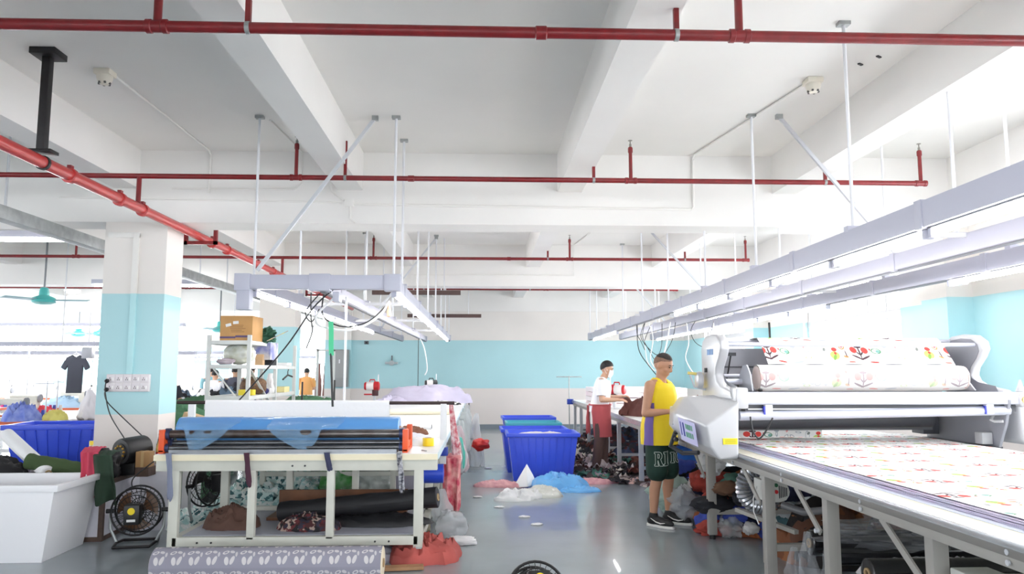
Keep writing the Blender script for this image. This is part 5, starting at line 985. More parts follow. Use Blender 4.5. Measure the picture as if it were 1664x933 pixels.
# blower under the table
t = thing('blower', 'grey blower motor with ribbed metal duct under the table', 'blower', (2.4, 6.3, 0))
DUCT = M('duct foil', (176, 178, 184), 0.25, 0.85)
R_ = [0.062 if k % 2 else 0.072 for k in range(64)]
MB().tube([(2.29 + 0.15 * math.cos(1.2 + 5.6 * k / 63), 6.34 + 0.04 * k / 63, 0.585 + 0.15 * math.sin(1.2 + 5.6 * k / 63)) for k in range(64)], R_, 16).build('ribbed_duct', DUCT, t)
MB().cyl((2.29, 6.2, 0.585), (2.29, 6.4, 0.585), 0.09, n=20).build('impeller_case', MG, t)
bm_ = M('box light grey', (206, 206, 202), 0.4); bp = [(2.17, 0.535), (2.28, 0.535), (2.325, 0.55), (2.35, 0.585), (2.355, 0.615), (2.345, 0.65), (2.31, 0.68), (2.28, 0.69), (2.17, 0.69)]
bb = MB().prism(bp, lambda u, v, a: Vector((u, a, v)), 5.93, 6.2).build('control_box', bm_, t, bevel=0.008)
MB().box(2.19, 2.27, 5.97, 6.12, 0.69, 0.715).build('box_cap', bm_, t, bevel=0.006)
for z, m in ((0.665, M('button green', (30, 96, 64), 0.4)), (0.615, M('button red', (196, 24, 34), 0.4))): MB().cyl((2.245, 5.93, z), (2.245, 5.915, z), 0.0145, n=14).build('button', m, bb)
for k in range(5): MB().box(2.268 + 0.014 * k, 2.275 + 0.014 * k, 5.927, 5.931, 0.565 + 0.004 * k, 0.66 - 0.004 * k).build('vent_slot', MD, bb)
MB().tube([(2.4, 6.2, 0.47), (2.5, 6.05, 0.44), (2.62, 5.95, 0.47), (2.68, 5.9, 0.6)], 0.03, 12).build('outlet_hose', M('hose grey', (120, 120, 124), 0.3), t)
MB().bar((2.06, 6.3, 0.42), (2.3, 5.7, 0.36), 0.04, 0.03).build('mount_bar', GREYF, t); MB().bar((2.29, 6.3, 0.0), (2.29, 6.3, 0.42), 0.04, 0.04).build('mount_leg', GREYF, t)
MB().tube([(2.14, 6.05, 0.64), (2.10, 6.02, 0.55), (2.10, 6.02, 0.45), (2.13, 6.0, 0.36)], 0.005, 6).build('white_wire', WC, t); MB().tube([(2.18, 5.95, 0.535), (2.22, 5.94, 0.45), (2.25, 5.93, 0.38)], 0.005, 6).build('white_wire', WC, t)
t = thing('switch_box', 'grey switch box with green and red buttons on the near table leg', 'switch box', (2.2, 3.5, 0.4))
MB().box(2.14, 2.32, 3.36, 3.56, 0.44, 0.64).build('body', M('box light grey', (206, 206, 202), 0.4), t, bevel=0.01); MB().box(2.16, 2.3, 3.354, 3.362, 0.46, 0.56).build('front_panel', MG, t)
for z, m in ((0.585, 'button green'), (0.515, 'button red')): MB().cyl((2.27, 3.36, z), (2.27, 3.34, z), 0.02, n=14).build('button', MATS[m], t)
# ---------------------------------------------------------------- stored rolls below
BLF = M('black film', (30, 30, 34), 0.25, coat=0.4, bump=0.15, bs=16); PLW = clear('wrap plastic', (200, 203, 210), 0.22, 0.12)
for i, (y, z, x0, x1, r, lab) in enumerate(((5.35, 0.36, 2.25, 4.1, 0.085, 'black film wrapped roll on the cross rails behind the leg'), (5.12, 0.36, 2.3, 4.1, 0.09, 'black film wrapped roll with loose plastic end nearest the leg'), (4.55, 0.36, 2.25, 4.1, 0.085, 'black film wrapped roll between the near legs'), (4.3, 0.34, 2.3, 4.1, 0.075, 'dark roll at the near end under the table'), (5.2, 0.09, 2.4, 4.1, 0.09, 'black roll lying on the floor under the others'))):
    roll_cloth('wrapped_roll', lab, 'cloth roll', (x0, y, z), (x1, y, z), r, BLF, endmat=BLF, group='black wrapped rolls under the right table', ruffle=0.06, seed=i)
for i, (x, y, z, l) in enumerate(((2.22, 5.32, 0.44, 0.3), (2.26, 5.08, 0.42, 0.34), (2.2, 5.5, 0.3, 0.28))):
    hang('plastic_wrap', ('twisted plastic wrap end at the back black roll', 'twisted plastic wrap end at the front black roll', 'twisted plastic wrap end near the brace leg')[i], 'plastic wrap', (x, y, z), l, 0.05, 0.15, PLW, 60 + i, depth=0.9)
blob('plastic_wrap', 'crumpled clear plastic spread over the stored rolls', 'plastic wrap', (2.9, 5.1, 0.48), (0.6, 0.25, 0.09), PLW, 64, amp=0.5, k=4)
heap('white_bundle', 'white wrapped cloth lying below the black rolls', 'cloth', (2.9, 4.9, 0.27), (0.9, 0.3, 0.1), WCL, 66)
heap('grey_film_pile', 'pale plastic covered pile farther under the table', 'pile', (3.2, 7.6, 0.0), (1.6, 1.2, 0.45), M('film pile', (160, 172, 176), 0.3, rgb2=(216, 222, 226), vs=9), 68, fold=0.6, k=8)
heap('brown_pile', 'brown and black cloth pile behind the blower', 'pile', (3.1, 6.4, 0.0), (1.3, 0.9, 0.6), motley('brown black', [(120, 72, 44), (40, 36, 36), (96, 60, 44), (30, 30, 34), (150, 96, 60)], 6), 70, fold=0.6)
cable('floor_cable', 'black cable lying on the floor by the near right leg', [(2.15, 5.8, 0.01), (1.95, 5.9, 0.008), (1.85, 5.6, 0.008), (1.9, 5.3, 0.008)], 0.008, BC)
# bags of clothes behind the machine legs
MIX2 = motley('dark garments', [(38, 40, 60), (34, 35, 42), (50, 62, 90), (84, 40, 46), (56, 54, 62)], 9)
gr = random.Random(23); GC = (('navy', (38, 44, 80)), ('brick red', (176, 70, 60)), ('brown', (116, 84, 64)), ('sea green', (84, 124, 112)), ('dusty pink', (186, 150, 152)), ('black', (36, 37, 44)), ('off white', (214, 212, 212)), ('royal blue', (62, 80, 172)), ('teal', (88, 128, 136)), ('orange brown', (176, 104, 66)))
for i in range(80):
    lay = i // 32; y = gr.uniform(7.0, 8.8); x = gr.uniform(2.16, 2.85); r = gr.uniform(0.075, 0.135); z = (0.07, 0.24, 0.42)[lay] + gr.uniform(-0.03, 0.06)
    cn, cc = GC[gr.choice((0, 0, 0, 1, 2, 3, 4, 5, 5, 5, 6, 7, 8, 9))]; zone = 'near the machine leg' if y < 7.5 else 'behind the man' if y > 8.2 else 'between machine and man'
    blob('garment', '%s crumpled garment in the %s layer of the pile %s' % (cn, ('bottom', 'middle', 'top')[lay], zone), 'garment', (x, y, z), (r * gr.uniform(0.9, 1.7), r, r * gr.uniform(0.6, 0.9)), M('garment ' + cn, cc, 0.85, var=0.25, vs=9), 100 + i, flatz=0, amp=0.4, k=2.6, group='%s garments piled under the spreading table' % cn, nu=24, nv=15)
for i, (x, y, z, r, m, lab) in enumerate(((2.25, 7.6, 0.66, 0.13, WCL, 'white plastic bag on top of the mixed garments'), (2.05, 7.95, 0.2, 0.17, PLAST, 'clear bag with red bits by the man'), (2.3, 7.25, 0.1, 0.11, PLAST, 'clear bag on the floor at the machine leg'), (2.02, 8.45, 0.24, 0.2, clear('mint plastic', (200, 226, 214), 0.6, 0.2), 'mint tinted plastic bag behind the man'))):
    blob('plastic_bag', lab, 'plastic bag', (x, y, z), (r, r * 0.9, r * 0.95), m, 80 + i, flatz=0, amp=0.4, k=3)
# ================================================================ SECOND RIGHT TABLE
t = thing('work_table', 'long work table with the masked worker farther down the right', 'table', (3.2, 9.4, 0))
for a, b in ((9.35, 12.0), (12.0, 15.0), (15.0, 18.2)): MB().box(2.12, 4.3, a, b - 0.004, 0.815, 0.86).build('top_panel', TOPW, t)
MB().box(2.10, 2.12, 9.35, 18.2, 0.80, 0.862).build('edge_rail', RAILA, t)
MB().box(2.13, 2.17, 9.35, 18.2, 0.74, 0.815).build('side_beam', GREYF, t)
for y in (9.45, 10.6, 12.3, 13.4, 14.6, 15.8, 17.0, 18.1):
    for x in (2.17, 4.2): MB().box(x - 0.03, x + 0.03, y - 0.03, y + 0.03, 0, 0.76).build('leg', ALU, t)
    MB().box(2.17, 4.2, y - 0.02, y + 0.02, 0.2, 0.24).build('cross_rail', ALU, t)
BRN = M('chocolate cloth', (98, 56, 50), 0.85, var=0.15)
heap('chocolate_cloth', 'dark brown cloth pile the masked worker is handling', 'cloth', (2.55, 11.75, 0.861), (0.75, 0.8, 0.3), BRN, 3, fold=0.5)
heap('rose_brown_cloth', 'rose brown cloth pile beside the dark brown one', 'cloth', (3.25, 11.3, 0.861), (0.8, 0.8, 0.32), M('rose brown cloth', (158, 104, 98), 0.85), 6, fold=0.4)
heap('striped_pieces', 'white and black cut pieces on the near end of the work table', 'cloth', (2.7, 10.3, 0.861), (0.8, 0.7, 0.12), motley('white black cut', [], 1), 8)
for i in range(4):
    o = MB().grid(lambda u, v: Vector((2.25 + 1.8 * u, 15.2 + 1.6 * v, 0.90 + 0.10 * i + 0.012 * fnoise(u * 4, v * 4, i * 2.0))), 12, 8).build('pink_layer', M('pink white cloth %d' % (i % 2), ((244, 226, 230), (246, 240, 242))[i % 2], 0.85), None, solid=0.09); setp(o, ('bottom', 'second', 'third', 'top')[i] + ' folded slab of the pale pink cloth stack at the far table', 'cloth', 'pale pink cloth stack')
for i in range(4):
    o = MB().box(2.18, 2.42, 14.6, 14.9, 0.861 + 0.07 * i, 0.925 + 0.07 * i).build('red_pack', M('red pack %d' % (i % 2), ((214, 70, 62), (226, 196, 192))[i % 2], 0.6), None, bevel=0.01); setp(o, ('lowest', 'second', 'third', 'top')[i] + ' pack in the small red and white stack on the work table', 'pack', 'red and white packs')
cutter(2.42, 13.9, 0.861, 'red cloth cutter on the work table behind the masked worker', True, 1.0, 2.6)
t = thing('clamp_stand', 'thin upright stand with blue clamp at the end of the work table', 'stand', (2.05, 18.25, 0)); MB().cyl((2.05, 18.25, 0), (2.05, 18.25, 1.42), 0.012, n=8).build('rod', GALV, t); MB().cyl((1.75, 18.25, 1.40), (2.35, 18.25, 1.40), 0.012, n=8).build('cross_rod', GALV, t); MB().box(2.0, 2.14, 18.15, 18.3, 0.76, 0.88).build('clamp', M('clamp blue', (40, 66, 170), 0.4), t)
blob('blue_sack', 'bright blue sack under the work table', 'sack', (2.75, 10.3, 0.26), (0.35, 0.3, 0.25), M('sack blue', (30, 96, 186), 0.5), 5, flatz=0); blob('red_sack', 'dark red cloth hung under the work table', 'sack', (2.5, 10.7, 0.6), (0.2, 0.2, 0.16), M('sack red', (150, 40, 44), 0.8), 6); tub('blue_crate', 'small blue crate on the floor under the work table', 2.45, 9.75, 0.36, 0.5, 0.26, BLU, 0.2, ribs=3)
for i, (y, x) in enumerate(((13.2, 2.9), (15.0, 2.8), (17.0, 2.9))): heap('dark_rags', ('nearest', 'middle', 'farthest')[i] + ' dark cloth mound under the work table', 'rags', (x, y, 0), (1.4, 1.3, 0.45), MIX2, 90 + i, fold=0.6)
# ================================================================ PEOPLE
from mathutils.bvhtree import BVHTree
def limb(mb, chain, n=14):
    """chain of (point, radius): tapered segments with rounded joints"""
    for (p, r) in chain: mb.ell(p, (r, r, r), 12, 8)
    for (p, r), (q, s) in zip(chain[:-1], chain[1:]): mb.cyl(p, q, r, s, n)
def hand(mb, w, d, palm_n, thumb, s=1.0, curl=0.5):
    """w wrist, d direction of the hand, palm_n palm normal (towards what is held), thumb = sideways direction of the thumb"""
    w, d, pn, th = Vector(w), Vector(d).normalized(), Vector(palm_n).normalized(), Vector(thumb).normalized()
    c = w + d * 0.05 * s; limb(mb, [(w, 0.026 * s), (w + d * 0.03 * s, 0.026 * s)])
    for k in range(4):
        o = th * (0.030 - 0.020 * k) * s; b = w + d * 0.075 * s + o; limb(mb, [(w + d * 0.02 * s + o * 0.6, 0.017 * s), (b, 0.0135 * s)], 10)
        L = (0.040, 0.045, 0.042, 0.033)[k] * s; m_ = b + (d * (1 - curl * 0.35) + pn * curl * 0.5).normalized() * L; e = m_ + (d * (1 - curl) + pn * curl).normalized() * L * 0.85
        limb(mb, [(b, 0.0115 * s), (m_, 0.0105 * s), (e, 0.0085 * s)], 10)
    t0 = w + d * 0.025 * s + th * 0.026 * s; t1 = t0 + (d * 0.6 + th * 0.75 + pn * 0.25).normalized() * 0.034 * s; t2 = t1 + (d * 0.9 + th * 0.25 + pn * 0.4).normalized() * 0.03 * s
    limb(mb, [(t0, 0.015 * s), (t1, 0.0125 * s), (t2, 0.0095 * s)], 10)
def loft(rings, n=40, a0=0.0, a1=2 * PI, wr=0.0, seed=0, off=0.0):
    """rings of (cx, cy, z, rx, ry, dz) -> open garment shell; dz lowers the front"""
    mb = MB(); full = abs(a1 - a0 - 2 * PI) < 1e-6; m = n if full else n + 1
    P = []
    for i, (cx, cy, z, rx, ry, dz) in enumerate(rings):
        for j in range(m):
            a = a0 + (a1 - a0) * j / n; k = 1 + wr * (fnoise(math.cos(a) * 2.2, math.sin(a) * 2.2, seed + z * 3.0) + 0.5 * fnoise(math.cos(a) * 5, math.sin(a) * 5, seed + z * 7.0))
            P.append(Vector((cx + math.cos(a) * (rx * k + off), cy + math.sin(a) * (ry * k + off), z - dz * max(0, math.cos(a)) ** 2)))
    F = [(i * m + j, i * m + (j + 1) % m, (i + 1) * m + (j + 1) % m, (i + 1) * m + j) for i in range(len(rings) - 1) for j in range(n)]
    return mb.add(P, F)
def subdiv_rings(rings, k=4):
    out = []
    for a, b in zip(rings[:-1], rings[1:]):
        for j in range(k): out.append(tuple(p + (q - p) * j / k for p, q in zip(a, b)))
    return out + [rings[-1]]
HAIRB = M('black hair', (24, 21, 21), 0.6, bump=0.6, bs=90)
def head_parts(t, mb, hc, pitch, s, skin, hair, mask=False, yaw=0.0, buzz=True):
    """head in local frame (x forward); adds the flesh to mb, returns face parts to build later"""
    R = (Matrix.Rotation(yaw, 3, 'Z') @ Matrix.Rotation(pitch, 3, 'Y')); hc = Vector(hc); W = lambda *v: hc + R @ (Vector(v) * s)
    mb.ell(hc + R @ Vector((-0.008, 0, 0.022)) * s, (0.098 * s, 0.078 * s, 0.098 * s), 20, 14, R)                 # skull
    mb.ell(W(0.022, 0, -0.045), (0.070 * s, 0.062 * s, 0.078 * s), 18, 12, R); mb.ell(W(0.055, 0, -0.098), (0.032 * s, 0.034 * s, 0.024 * s), 12, 8, R)   # face, chin
    mb.ell(W(0.055, 0, 0.035), (0.036 * s, 0.058 * s, 0.022 * s), 12, 8, R)                                        # brow
    for sg in (-1, 1):
        mb.ell(W(0.055, sg * 0.04, -0.028), (0.03 * s, 0.024 * s, 0.024 * s), 10, 7, R); mb.ell(W(-0.008, sg * 0.079, -0.008), (0.020 * s, 0.011 * s, 0.033 * s), 10, 8, R)
    limb(mb, [(W(0.088, 0, 0.018), 0.010 * s), (W(0.104, 0, -0.022), 0.0135 * s)], 10); mb.ell(W(0.096, 0, -0.028), (0.014 * s, 0.020 * s, 0.010 * s), 10, 7, R)
    mb.ell(W(0.086, 0, -0.060), (0.013 * s, 0.026 * s, 0.009 * s), 10, 7, R); mb.ell(W(0.083, 0, -0.072), (0.013 * s, 0.024 * s, 0.009 * s), 10, 7, R)
    def finish():
        for sg in (-1, 1):
            e = MB().ell(W(0.0845, sg * 0.033, 0.010), (0.009 * s, 0.016 * s, 0.006 * s), 12, 8, R).build('eye', M('eye dark', (40, 30, 28), 0.25), t, local=True)
            MB().tube([W(0.088, sg * 0.017, 0.030), W(0.089, sg * 0.034, 0.036), W(0.077, sg * 0.054, 0.031)], 0.0045 * s, 6).build('eyebrow', HAIRB, t, local=True)
        MB().ell(W(0.0935, 0, -0.066), (0.005 * s, 0.023 * s, 0.0022 * s), 10, 6, R).build('mouth', M('lip', (146, 84, 76), 0.5), t, local=True)
        hm = MB(); nu, nv = 32, 16; P = []; F = []
        for i in range(nv + 1):
            for j in range(nu):
                ph = 2 * PI * j / nu; front = max(0, math.cos(ph)); back = max(0, -math.cos(ph)); side = abs(math.sin(ph))
                lim = (0.92 + 0.25 * back + 0.12 * side) if buzz else (1.12 + 1.0 * back + 0.42 * side * (1 - front))
                th = lim * i / nv; q = Vector((math.sin(th) * math.cos(ph), math.sin(th) * math.sin(ph), math.cos(th)))
                k = (1.03 if buzz else 1.10) - 0.025 * (i / nv) ** 3
                P.append(hc + R @ Vector((-0.008 + q.x * 0.098 * k, q.y * 0.078 * k, 0.024 + q.z * 0.098 * (k + (0.02 if buzz else 0.05)))) * s)
        F = [(i * nu + j, i * nu + (j + 1) % nu, (i + 1) * nu + (j + 1) % nu, (i + 1) * nu + j) for i in range(nv) for j in range(nu)]
        ho = hm.add(P, F).build('hair', hair, t, local=True, solid=0.006 * s)
        if buzz:
            fm = MB(); Q = []
            for i in range(nv + 1):
                for j in range(nu):
                    ph = 2 * PI * j / nu; back = max(0, -math.cos(ph)); side = abs(math.sin(ph)); th = (0.98 + 0.95 * back + 0.42 * side * (1 - 0.6 * max(0, math.cos(ph)))) * i / nv; q = Vector((math.sin(th) * math.cos(ph), math.sin(th) * math.sin(ph), math.cos(th))); Q.append(hc + R @ Vector((-0.008 + q.x * 0.0992, q.y * 0.0792, 0.022 + q.z * 0.0992)) * s)
            fm.add(Q, F).build('hair_fade', M('shaved hair', (138, 104, 86), 0.7, rgb2=(112, 86, 72), vs=60), ho, local=True)
        if mask:
            def f(u, v):
                a = (u - 0.5) * 2.3; z = -0.005 - 0.105 * v; bul = math.sin(PI * min(1, v * 0.9 + 0.1))
                return W(0.028 + (0.066 + 0.02 * bul * math.cos(a)) * math.cos(a), 0.076 * math.sin(a) * (1 - 0.18 * v), z + 0.012 * math.cos(a) * (1 - v))
            k = MB().grid(f, 18, 10).build('face_mask', M('mask white', (238, 240, 242), 0.7), t, local=True, solid=0.003)
            for sg in (-1, 1): MB().tube([W(0.03, sg * 0.071, -0.02), W(-0.012, sg * 0.085, 0.02), W(-0.022, sg * 0.086, -0.02), W(0.028, sg * 0.067, -0.07)], 0.0025 * s, 5).build('ear_loop', M('mask white', (238, 240, 242), 0.7), k, local=True)
    return finish
def shoe(t, p, d, mat, sole, s=1.0):
    """p = point under the ankle on the floor, d = toe direction"""
    p, d = Vector(p), Vector(d).normalized(); sd = Vector((-d.y, d.x, 0)); R = Matrix((d, sd, Vector((0, 0, 1)))).transposed()
    mb = MB(); mb.ell(p + d * 0.13 * s + Vector((0, 0, 0.045)), (0.105 * s, 0.047 * s, 0.042 * s), 16, 10, R); mb.ell(p + d * 0.0 + Vector((0, 0, 0.055)), (0.075 * s, 0.042 * s, 0.055 * s), 14, 9, R); mb.ell(p + d * 0.055 * s + Vector((0, 0, 0.06)), (0.09 * s, 0.04 * s, 0.045 * s), 14, 9, R); limb(mb, [(p + Vector((-0.0, 0, 0.06)), 0.046 * s), (p + Vector((0, 0, 0.105)), 0.048 * s)])
    for q in mb.v: q.z = max(q.z, 0.015)
    o = fuse('shoe', mb, mat, t, 0.008, 4)
    if sole is not mat: [MB().tube([p + d * u * s + sd * sg * (0.047 + 0.002 * k) * s + Vector((0, 0, z)) for k, (u, z) in enumerate(((0.16, 0.055), (0.11, 0.045), (0.06, 0.055), (0.0, 0.085)))], [0.003, 0.007, 0.006, 0.002], 6).build('side_stripe', sole, o, local=True) for sg in (-1, 1)]
    out = [(-0.08, 0), (-0.06, 0.035), (0.02, 0.036), (0.1, 0.047), (0.19, 0.042), (0.235, 0.02), (0.242, 0), (0.235, -0.02), (0.19, -0.042), (0.1, -0.047), (0.02, -0.036), (-0.06, -0.035)]
    MB().prism(out, lambda u, v, a: p + d * u * s + sd * v * s + Vector((0, 0, a)), 0.0, 0.026).build('sole', sole, o, local=True, bevel=0.006)
def pose_arm(mb, sh, el, wr, hd, pn, th, s=1.0, curl=0.5):
    sh, el, wr = Vector(sh), Vector(el), Vector(wr)
    limb(mb, [(sh, 0.056 * s), (sh.lerp(el, 0.45), 0.048 * s), (el, 0.040 * s)]); limb(mb, [(el, 0.039 * s), (el.lerp(wr, 0.3), 0.041 * s), (wr, 0.026 * s)]); hand(mb, wr, hd, pn, th, s, curl)
def leg_chain(hip, knee, ank, s=1.0):
    hip, knee, ank = Vector(hip), Vector(knee), Vector(ank)
    return [(hip, 0.088 * s), (hip.lerp(knee, 0.5), 0.074 * s), (knee, 0.056 * s)], [(knee, 0.055 * s), (knee.lerp(ank, 0.32) + Vector((-0.015, 0, 0)), 0.056 * s), (ank, 0.035 * s)]
def person(label, loc, rz, s, skin, hair, shirt, bottoms, arms, head, feet, kind='tee', legs='pants', shoes=None, mask=False, vox=0.008, buzz=True, lean=0.0, sleeve=True, group=None):
    """arms = two (shoulder, elbow, wrist, hand dir, palm normal, thumb dir); head = (centre, pitch, yaw); feet = two ankle points"""
    t = thing('person', label, 'person', loc, rz, group)
    sk = MB(); Lx = lambda z: lean * max(0, z - 0.95)
    sk.ell((0, 0, 0.95 * s), (0.11 * s, 0.15 * s, 0.11 * s)); sk.ell((Lx(1.12), 0, 1.12 * s), (0.095 * s, 0.135 * s, 0.15 * s)); sk.ell((Lx(1.28), 0, 1.28 * s), (0.108 * s, 0.158 * s, 0.15 * s))
    limb(sk, [((Lx(1.39) - 0.01, -0.13 * s, 1.395 * s), 0.058 * s), ((Lx(1.39) - 0.01, 0.13 * s, 1.395 * s), 0.058 * s)])
    hc = Vector(head[0]); limb(sk, [((Lx(1.38) - 0.01, 0, 1.39 * s), 0.068 * s), (Vector((Lx(1.42), 0, 1.44 * s)), 0.056 * s), (hc + Vector((-0.02, 0, -0.07 * s)), 0.052 * s)])
    fin = head_parts(t, sk, hc, head[1], s, skin, hair, mask, head[2], buzz)
    for a in arms: pose_arm(sk, *a, s=s)
    bt = MB(); bt.ell((0, 0, 0.95 * s), (0.125 * s, 0.165 * s, 0.12 * s))
    for sg, (ank, toe) in zip((-1, 1), feet):
        ank = Vector(ank); hip = Vector((0, sg * 0.088 * s, 0.90 * s)); knee = hip.lerp(ank, 0.52) + Vector((0.03, 0, 0)); up, lo = leg_chain(hip, knee, ank, s); limb(sk, up); limb(sk, lo); limb(sk, [(ank, 0.035 * s), (ank + Vector((0, 0, -0.05)), 0.036 * s)])
        if legs == 'shorts': limb(bt, [(hip, 0.108 * s), (hip.lerp(knee, 0.55), 0.112 * s), (hip.lerp(knee, 0.86), 0.112 * s)])
        else: limb(bt, [(hip, 0.106 * s), (hip.lerp(knee, 0.5), 0.098 * s), (knee, 0.082 * s), (knee.lerp(ank, 0.5), 0.078 * s), (ank + Vector((0.0, 0, 0.02)), 0.066 * s)])
    body = fuse('body', sk, skin, t, vox, 5); fin()
    bo = fuse('shorts' if legs == 'shorts' else 'trousers', bt, bottoms, t, 0.010, 6)
    if shoes:
        for (ank, toe) in feet: shoe(t, (ank[0], ank[1], 0), toe, shoes[0], shoes[1], s)
    hem = 0.80 if kind == 'jersey' else 0.93
    k = 1.16 if kind == 'jersey' else 1.0; g_ = 1.08 if kind == 'jersey' else 1.0
    rings = [(0, 0, hem * s, 0.150 * k * s, 0.190 * k * s, 0), (0, 0, 1.0 * s, 0.142 * k * s, 0.180 * k * s, 0), (Lx(1.12), 0, 1.12 * s, 0.138 * g_ * s, 0.178 * g_ * s, 0), (Lx(1.28), 0, 1.28 * s, 0.138 * g_ * s, 0.19 * g_ * s, 0), (Lx(1.37), 0, 1.37 * s, 0.122 * s, 0.194 * s, 0.0), (Lx(1.42) - 0.008, 0, 1.425 * s, 0.098 * s, 0.165 * s, 0.02 * s), (Lx(1.45) - 0.012, 0, 1.452 * s, 0.078 * s, 0.105 * s, 0.05 * s), (Lx(1.46) - 0.012, 0, 1.462 * s, 0.068 * s, 0.075 * s, 0.07 * s if kind == 'jersey' else 0.04 * s)]
    rg = subdiv_rings(rings, 5)
    sh = loft(rg, 48, wr=0.06, seed=loc[1]).build('shirt', shirt, t, local=True, solid=-0.004)
    if sleeve:
        for a in arms:
            S0, E0 = Vector(a[0]), Vector(a[1]); mb = MB(); mb.tube([S0 + (S0 - E0) * 0.12, S0.lerp(E0, 0.15), S0.lerp(E0, 0.45), S0.lerp(E0, 0.78)], [0.062 * s, 0.076 * s, 0.074 * s, 0.076 * s], 20); mb.build('sleeve', shirt, sh, local=True)
    return t, sh, bo, rg
SKIN1 = M('skin tan', (188, 140, 112), 0.5, var=0.06, vs=12); SKIN2 = M('skin light', (206, 162, 134), 0.5, var=0.05, vs=12)
YEL = M('jersey yellow', (236, 206, 28), 0.7, bump=0.05, bs=60); PUR = M('jersey purple', (112, 92, 160), 0.7); DGR = M('shorts green', (20, 52, 42), 0.75)
BUZZ = M('buzz hair', (48, 40, 37), 0.8, bump=0.5, bs=120); SHOEB = M('shoe black', (26, 26, 28), 0.6); SOLEW = M('sole white', (232, 230, 226), 0.5)
# --- man in yellow at the machine
RZ1 = -0.68
t, sh, bo, rg = person('man in yellow sleeveless jersey and dark green shorts working at the machine', (1.80, 7.86, 0), RZ1, 1.0, SKIN1, BUZZ, YEL, DGR,
    (((0.0, -0.195, 1.385), (-0.02, -0.265, 1.115), (0.185, -0.19, 1.135), (0.9, 0.25, 0.05), (0.1, 0.3, -1), (0.2, 1, 0.2)),
     ((0.0, 0.195, 1.385), (0.03, 0.25, 1.11), (0.22, 0.06, 1.14), (0.8, -0.6, 0.0), (0.1, -0.2, -1), (-0.3, -1, 0.3))),
    ((0.055, 0.0, 1.592), 0.42, 0.10), (((-0.03, -0.11, 0.10), (1, -0.12, 0)), ((0.03, 0.12, 0.10), (1, 0.1, 0))), 'jersey', 'shorts', (SHOEB, SOLEW), sleeve=False, lean=0.06)
pan = [(c[0], c[1], c[2], c[3], c[4], c[5]) for c in rg if c[2] < 1.22]
for nm, (a0, a1), m in (('side_panel', (-1.95, -1.35), PUR), ('side_panel', (1.35, 1.95), PUR)):
    loft(pan, 10, a0, a1, wr=0.06, seed=7.86, off=0.012).build(nm, m, sh, local=True)
col = [c for c in rg][-3:]; loft(col, 40, off=0.003).build('collar_trim', M('trim violet', (96, 74, 130), 0.7), sh, local=True)
MB().add([Vector((0.150, -0.066, 1.245)), Vector((0.143, -0.088, 1.215)), Vector((0.152, -0.044, 1.215))], [(0, 1, 2)]).build('chest_mark', M('mark dark', (40, 30, 30), 0.6), sh, local=True, solid=0.008)
# outlined slab letters on the shorts, wrapped onto the cloth from the viewer side
bv = BVHTree.FromPolygons([v.co.copy() for v in bo.data.vertices], [tuple(p.vertices) for p in bo.data.polygons])
LI = [[(0, 0), (0.5, 0), (0.5, 0.14), (0.4, 0.14), (0.4, 0.86), (0.5, 0.86), (0.5, 1), (0, 1), (0, 0.86), (0.1, 0.86), (0.1, 0.14), (0, 0.14)]]
LR = [[(0, 0), (0.36, 0), (0.36, 0.12), (0.3, 0.12), (0.3, 0.42), (0.46, 0), (0.8, 0), (0.8, 0.12), (0.72, 0.14), (0.56, 0.48), (0.68, 0.6), (0.7, 0.8), (0.6, 0.95), (0.45, 1), (0, 1), (0, 0.88), (0.08, 0.88), (0.08, 0.12), (0, 0.12)], [(0.3, 0.56), (0.42, 0.58), (0.46, 0.72), (0.42, 0.84), (0.3, 0.86)]]
LC = [[(0.55, 0.7), (0.7, 0.72), (0.68, 0.95), (0.5, 1.0), (0.25, 0.98), (0.05, 0.8), (0, 0.5), (0.05, 0.2), (0.25, 0.02), (0.5, 0), (0.7, 0.08), (0.68, 0.28), (0.5, 0.2), (0.32, 0.25), (0.26, 0.5), (0.32, 0.75), (0.45, 0.8)]]
RM = Matrix.Rotation(-RZ1, 3, 'Z'); vd = RM @ Vector((0.12, 1, 0)).normalized(); vr = RM @ Vector((1, 0, 0))
def letters(items, x0, z0, h):
    x = x0
    for glyph, wd in items:
        for ring in glyph:
            path = []
            for k in range(len(ring)):
                a, b = ring[k], ring[(k + 1) % len(ring)]
                for j in range(4):
                    u = (a[0] + (b[0] - a[0]) * j / 4) * h * 0.8; v = (a[1] + (b[1] - a[1]) * j / 4) * h
                    o = vr * (x + u) + Vector((0, 0, z0 + v)) - vd * 0.6; hit = bv.ray_cast(o, vd)
                    if hit[0] is not None: path.append(hit[0] - vd * 0.004)
            if len(path) > 4: MB().tube(path, 0.0026, 5, closed=True).build('letter_outline', M('letter white', (206, 216, 208), 0.6), bo, local=True)
        x += wd * h
letters([(LR, 0.70), (LI, 0.5)], -0.075, 0.60, 0.135); letters([(LI, 0.46), (LC, 0.6)], 0.10, 0.615, 0.105)
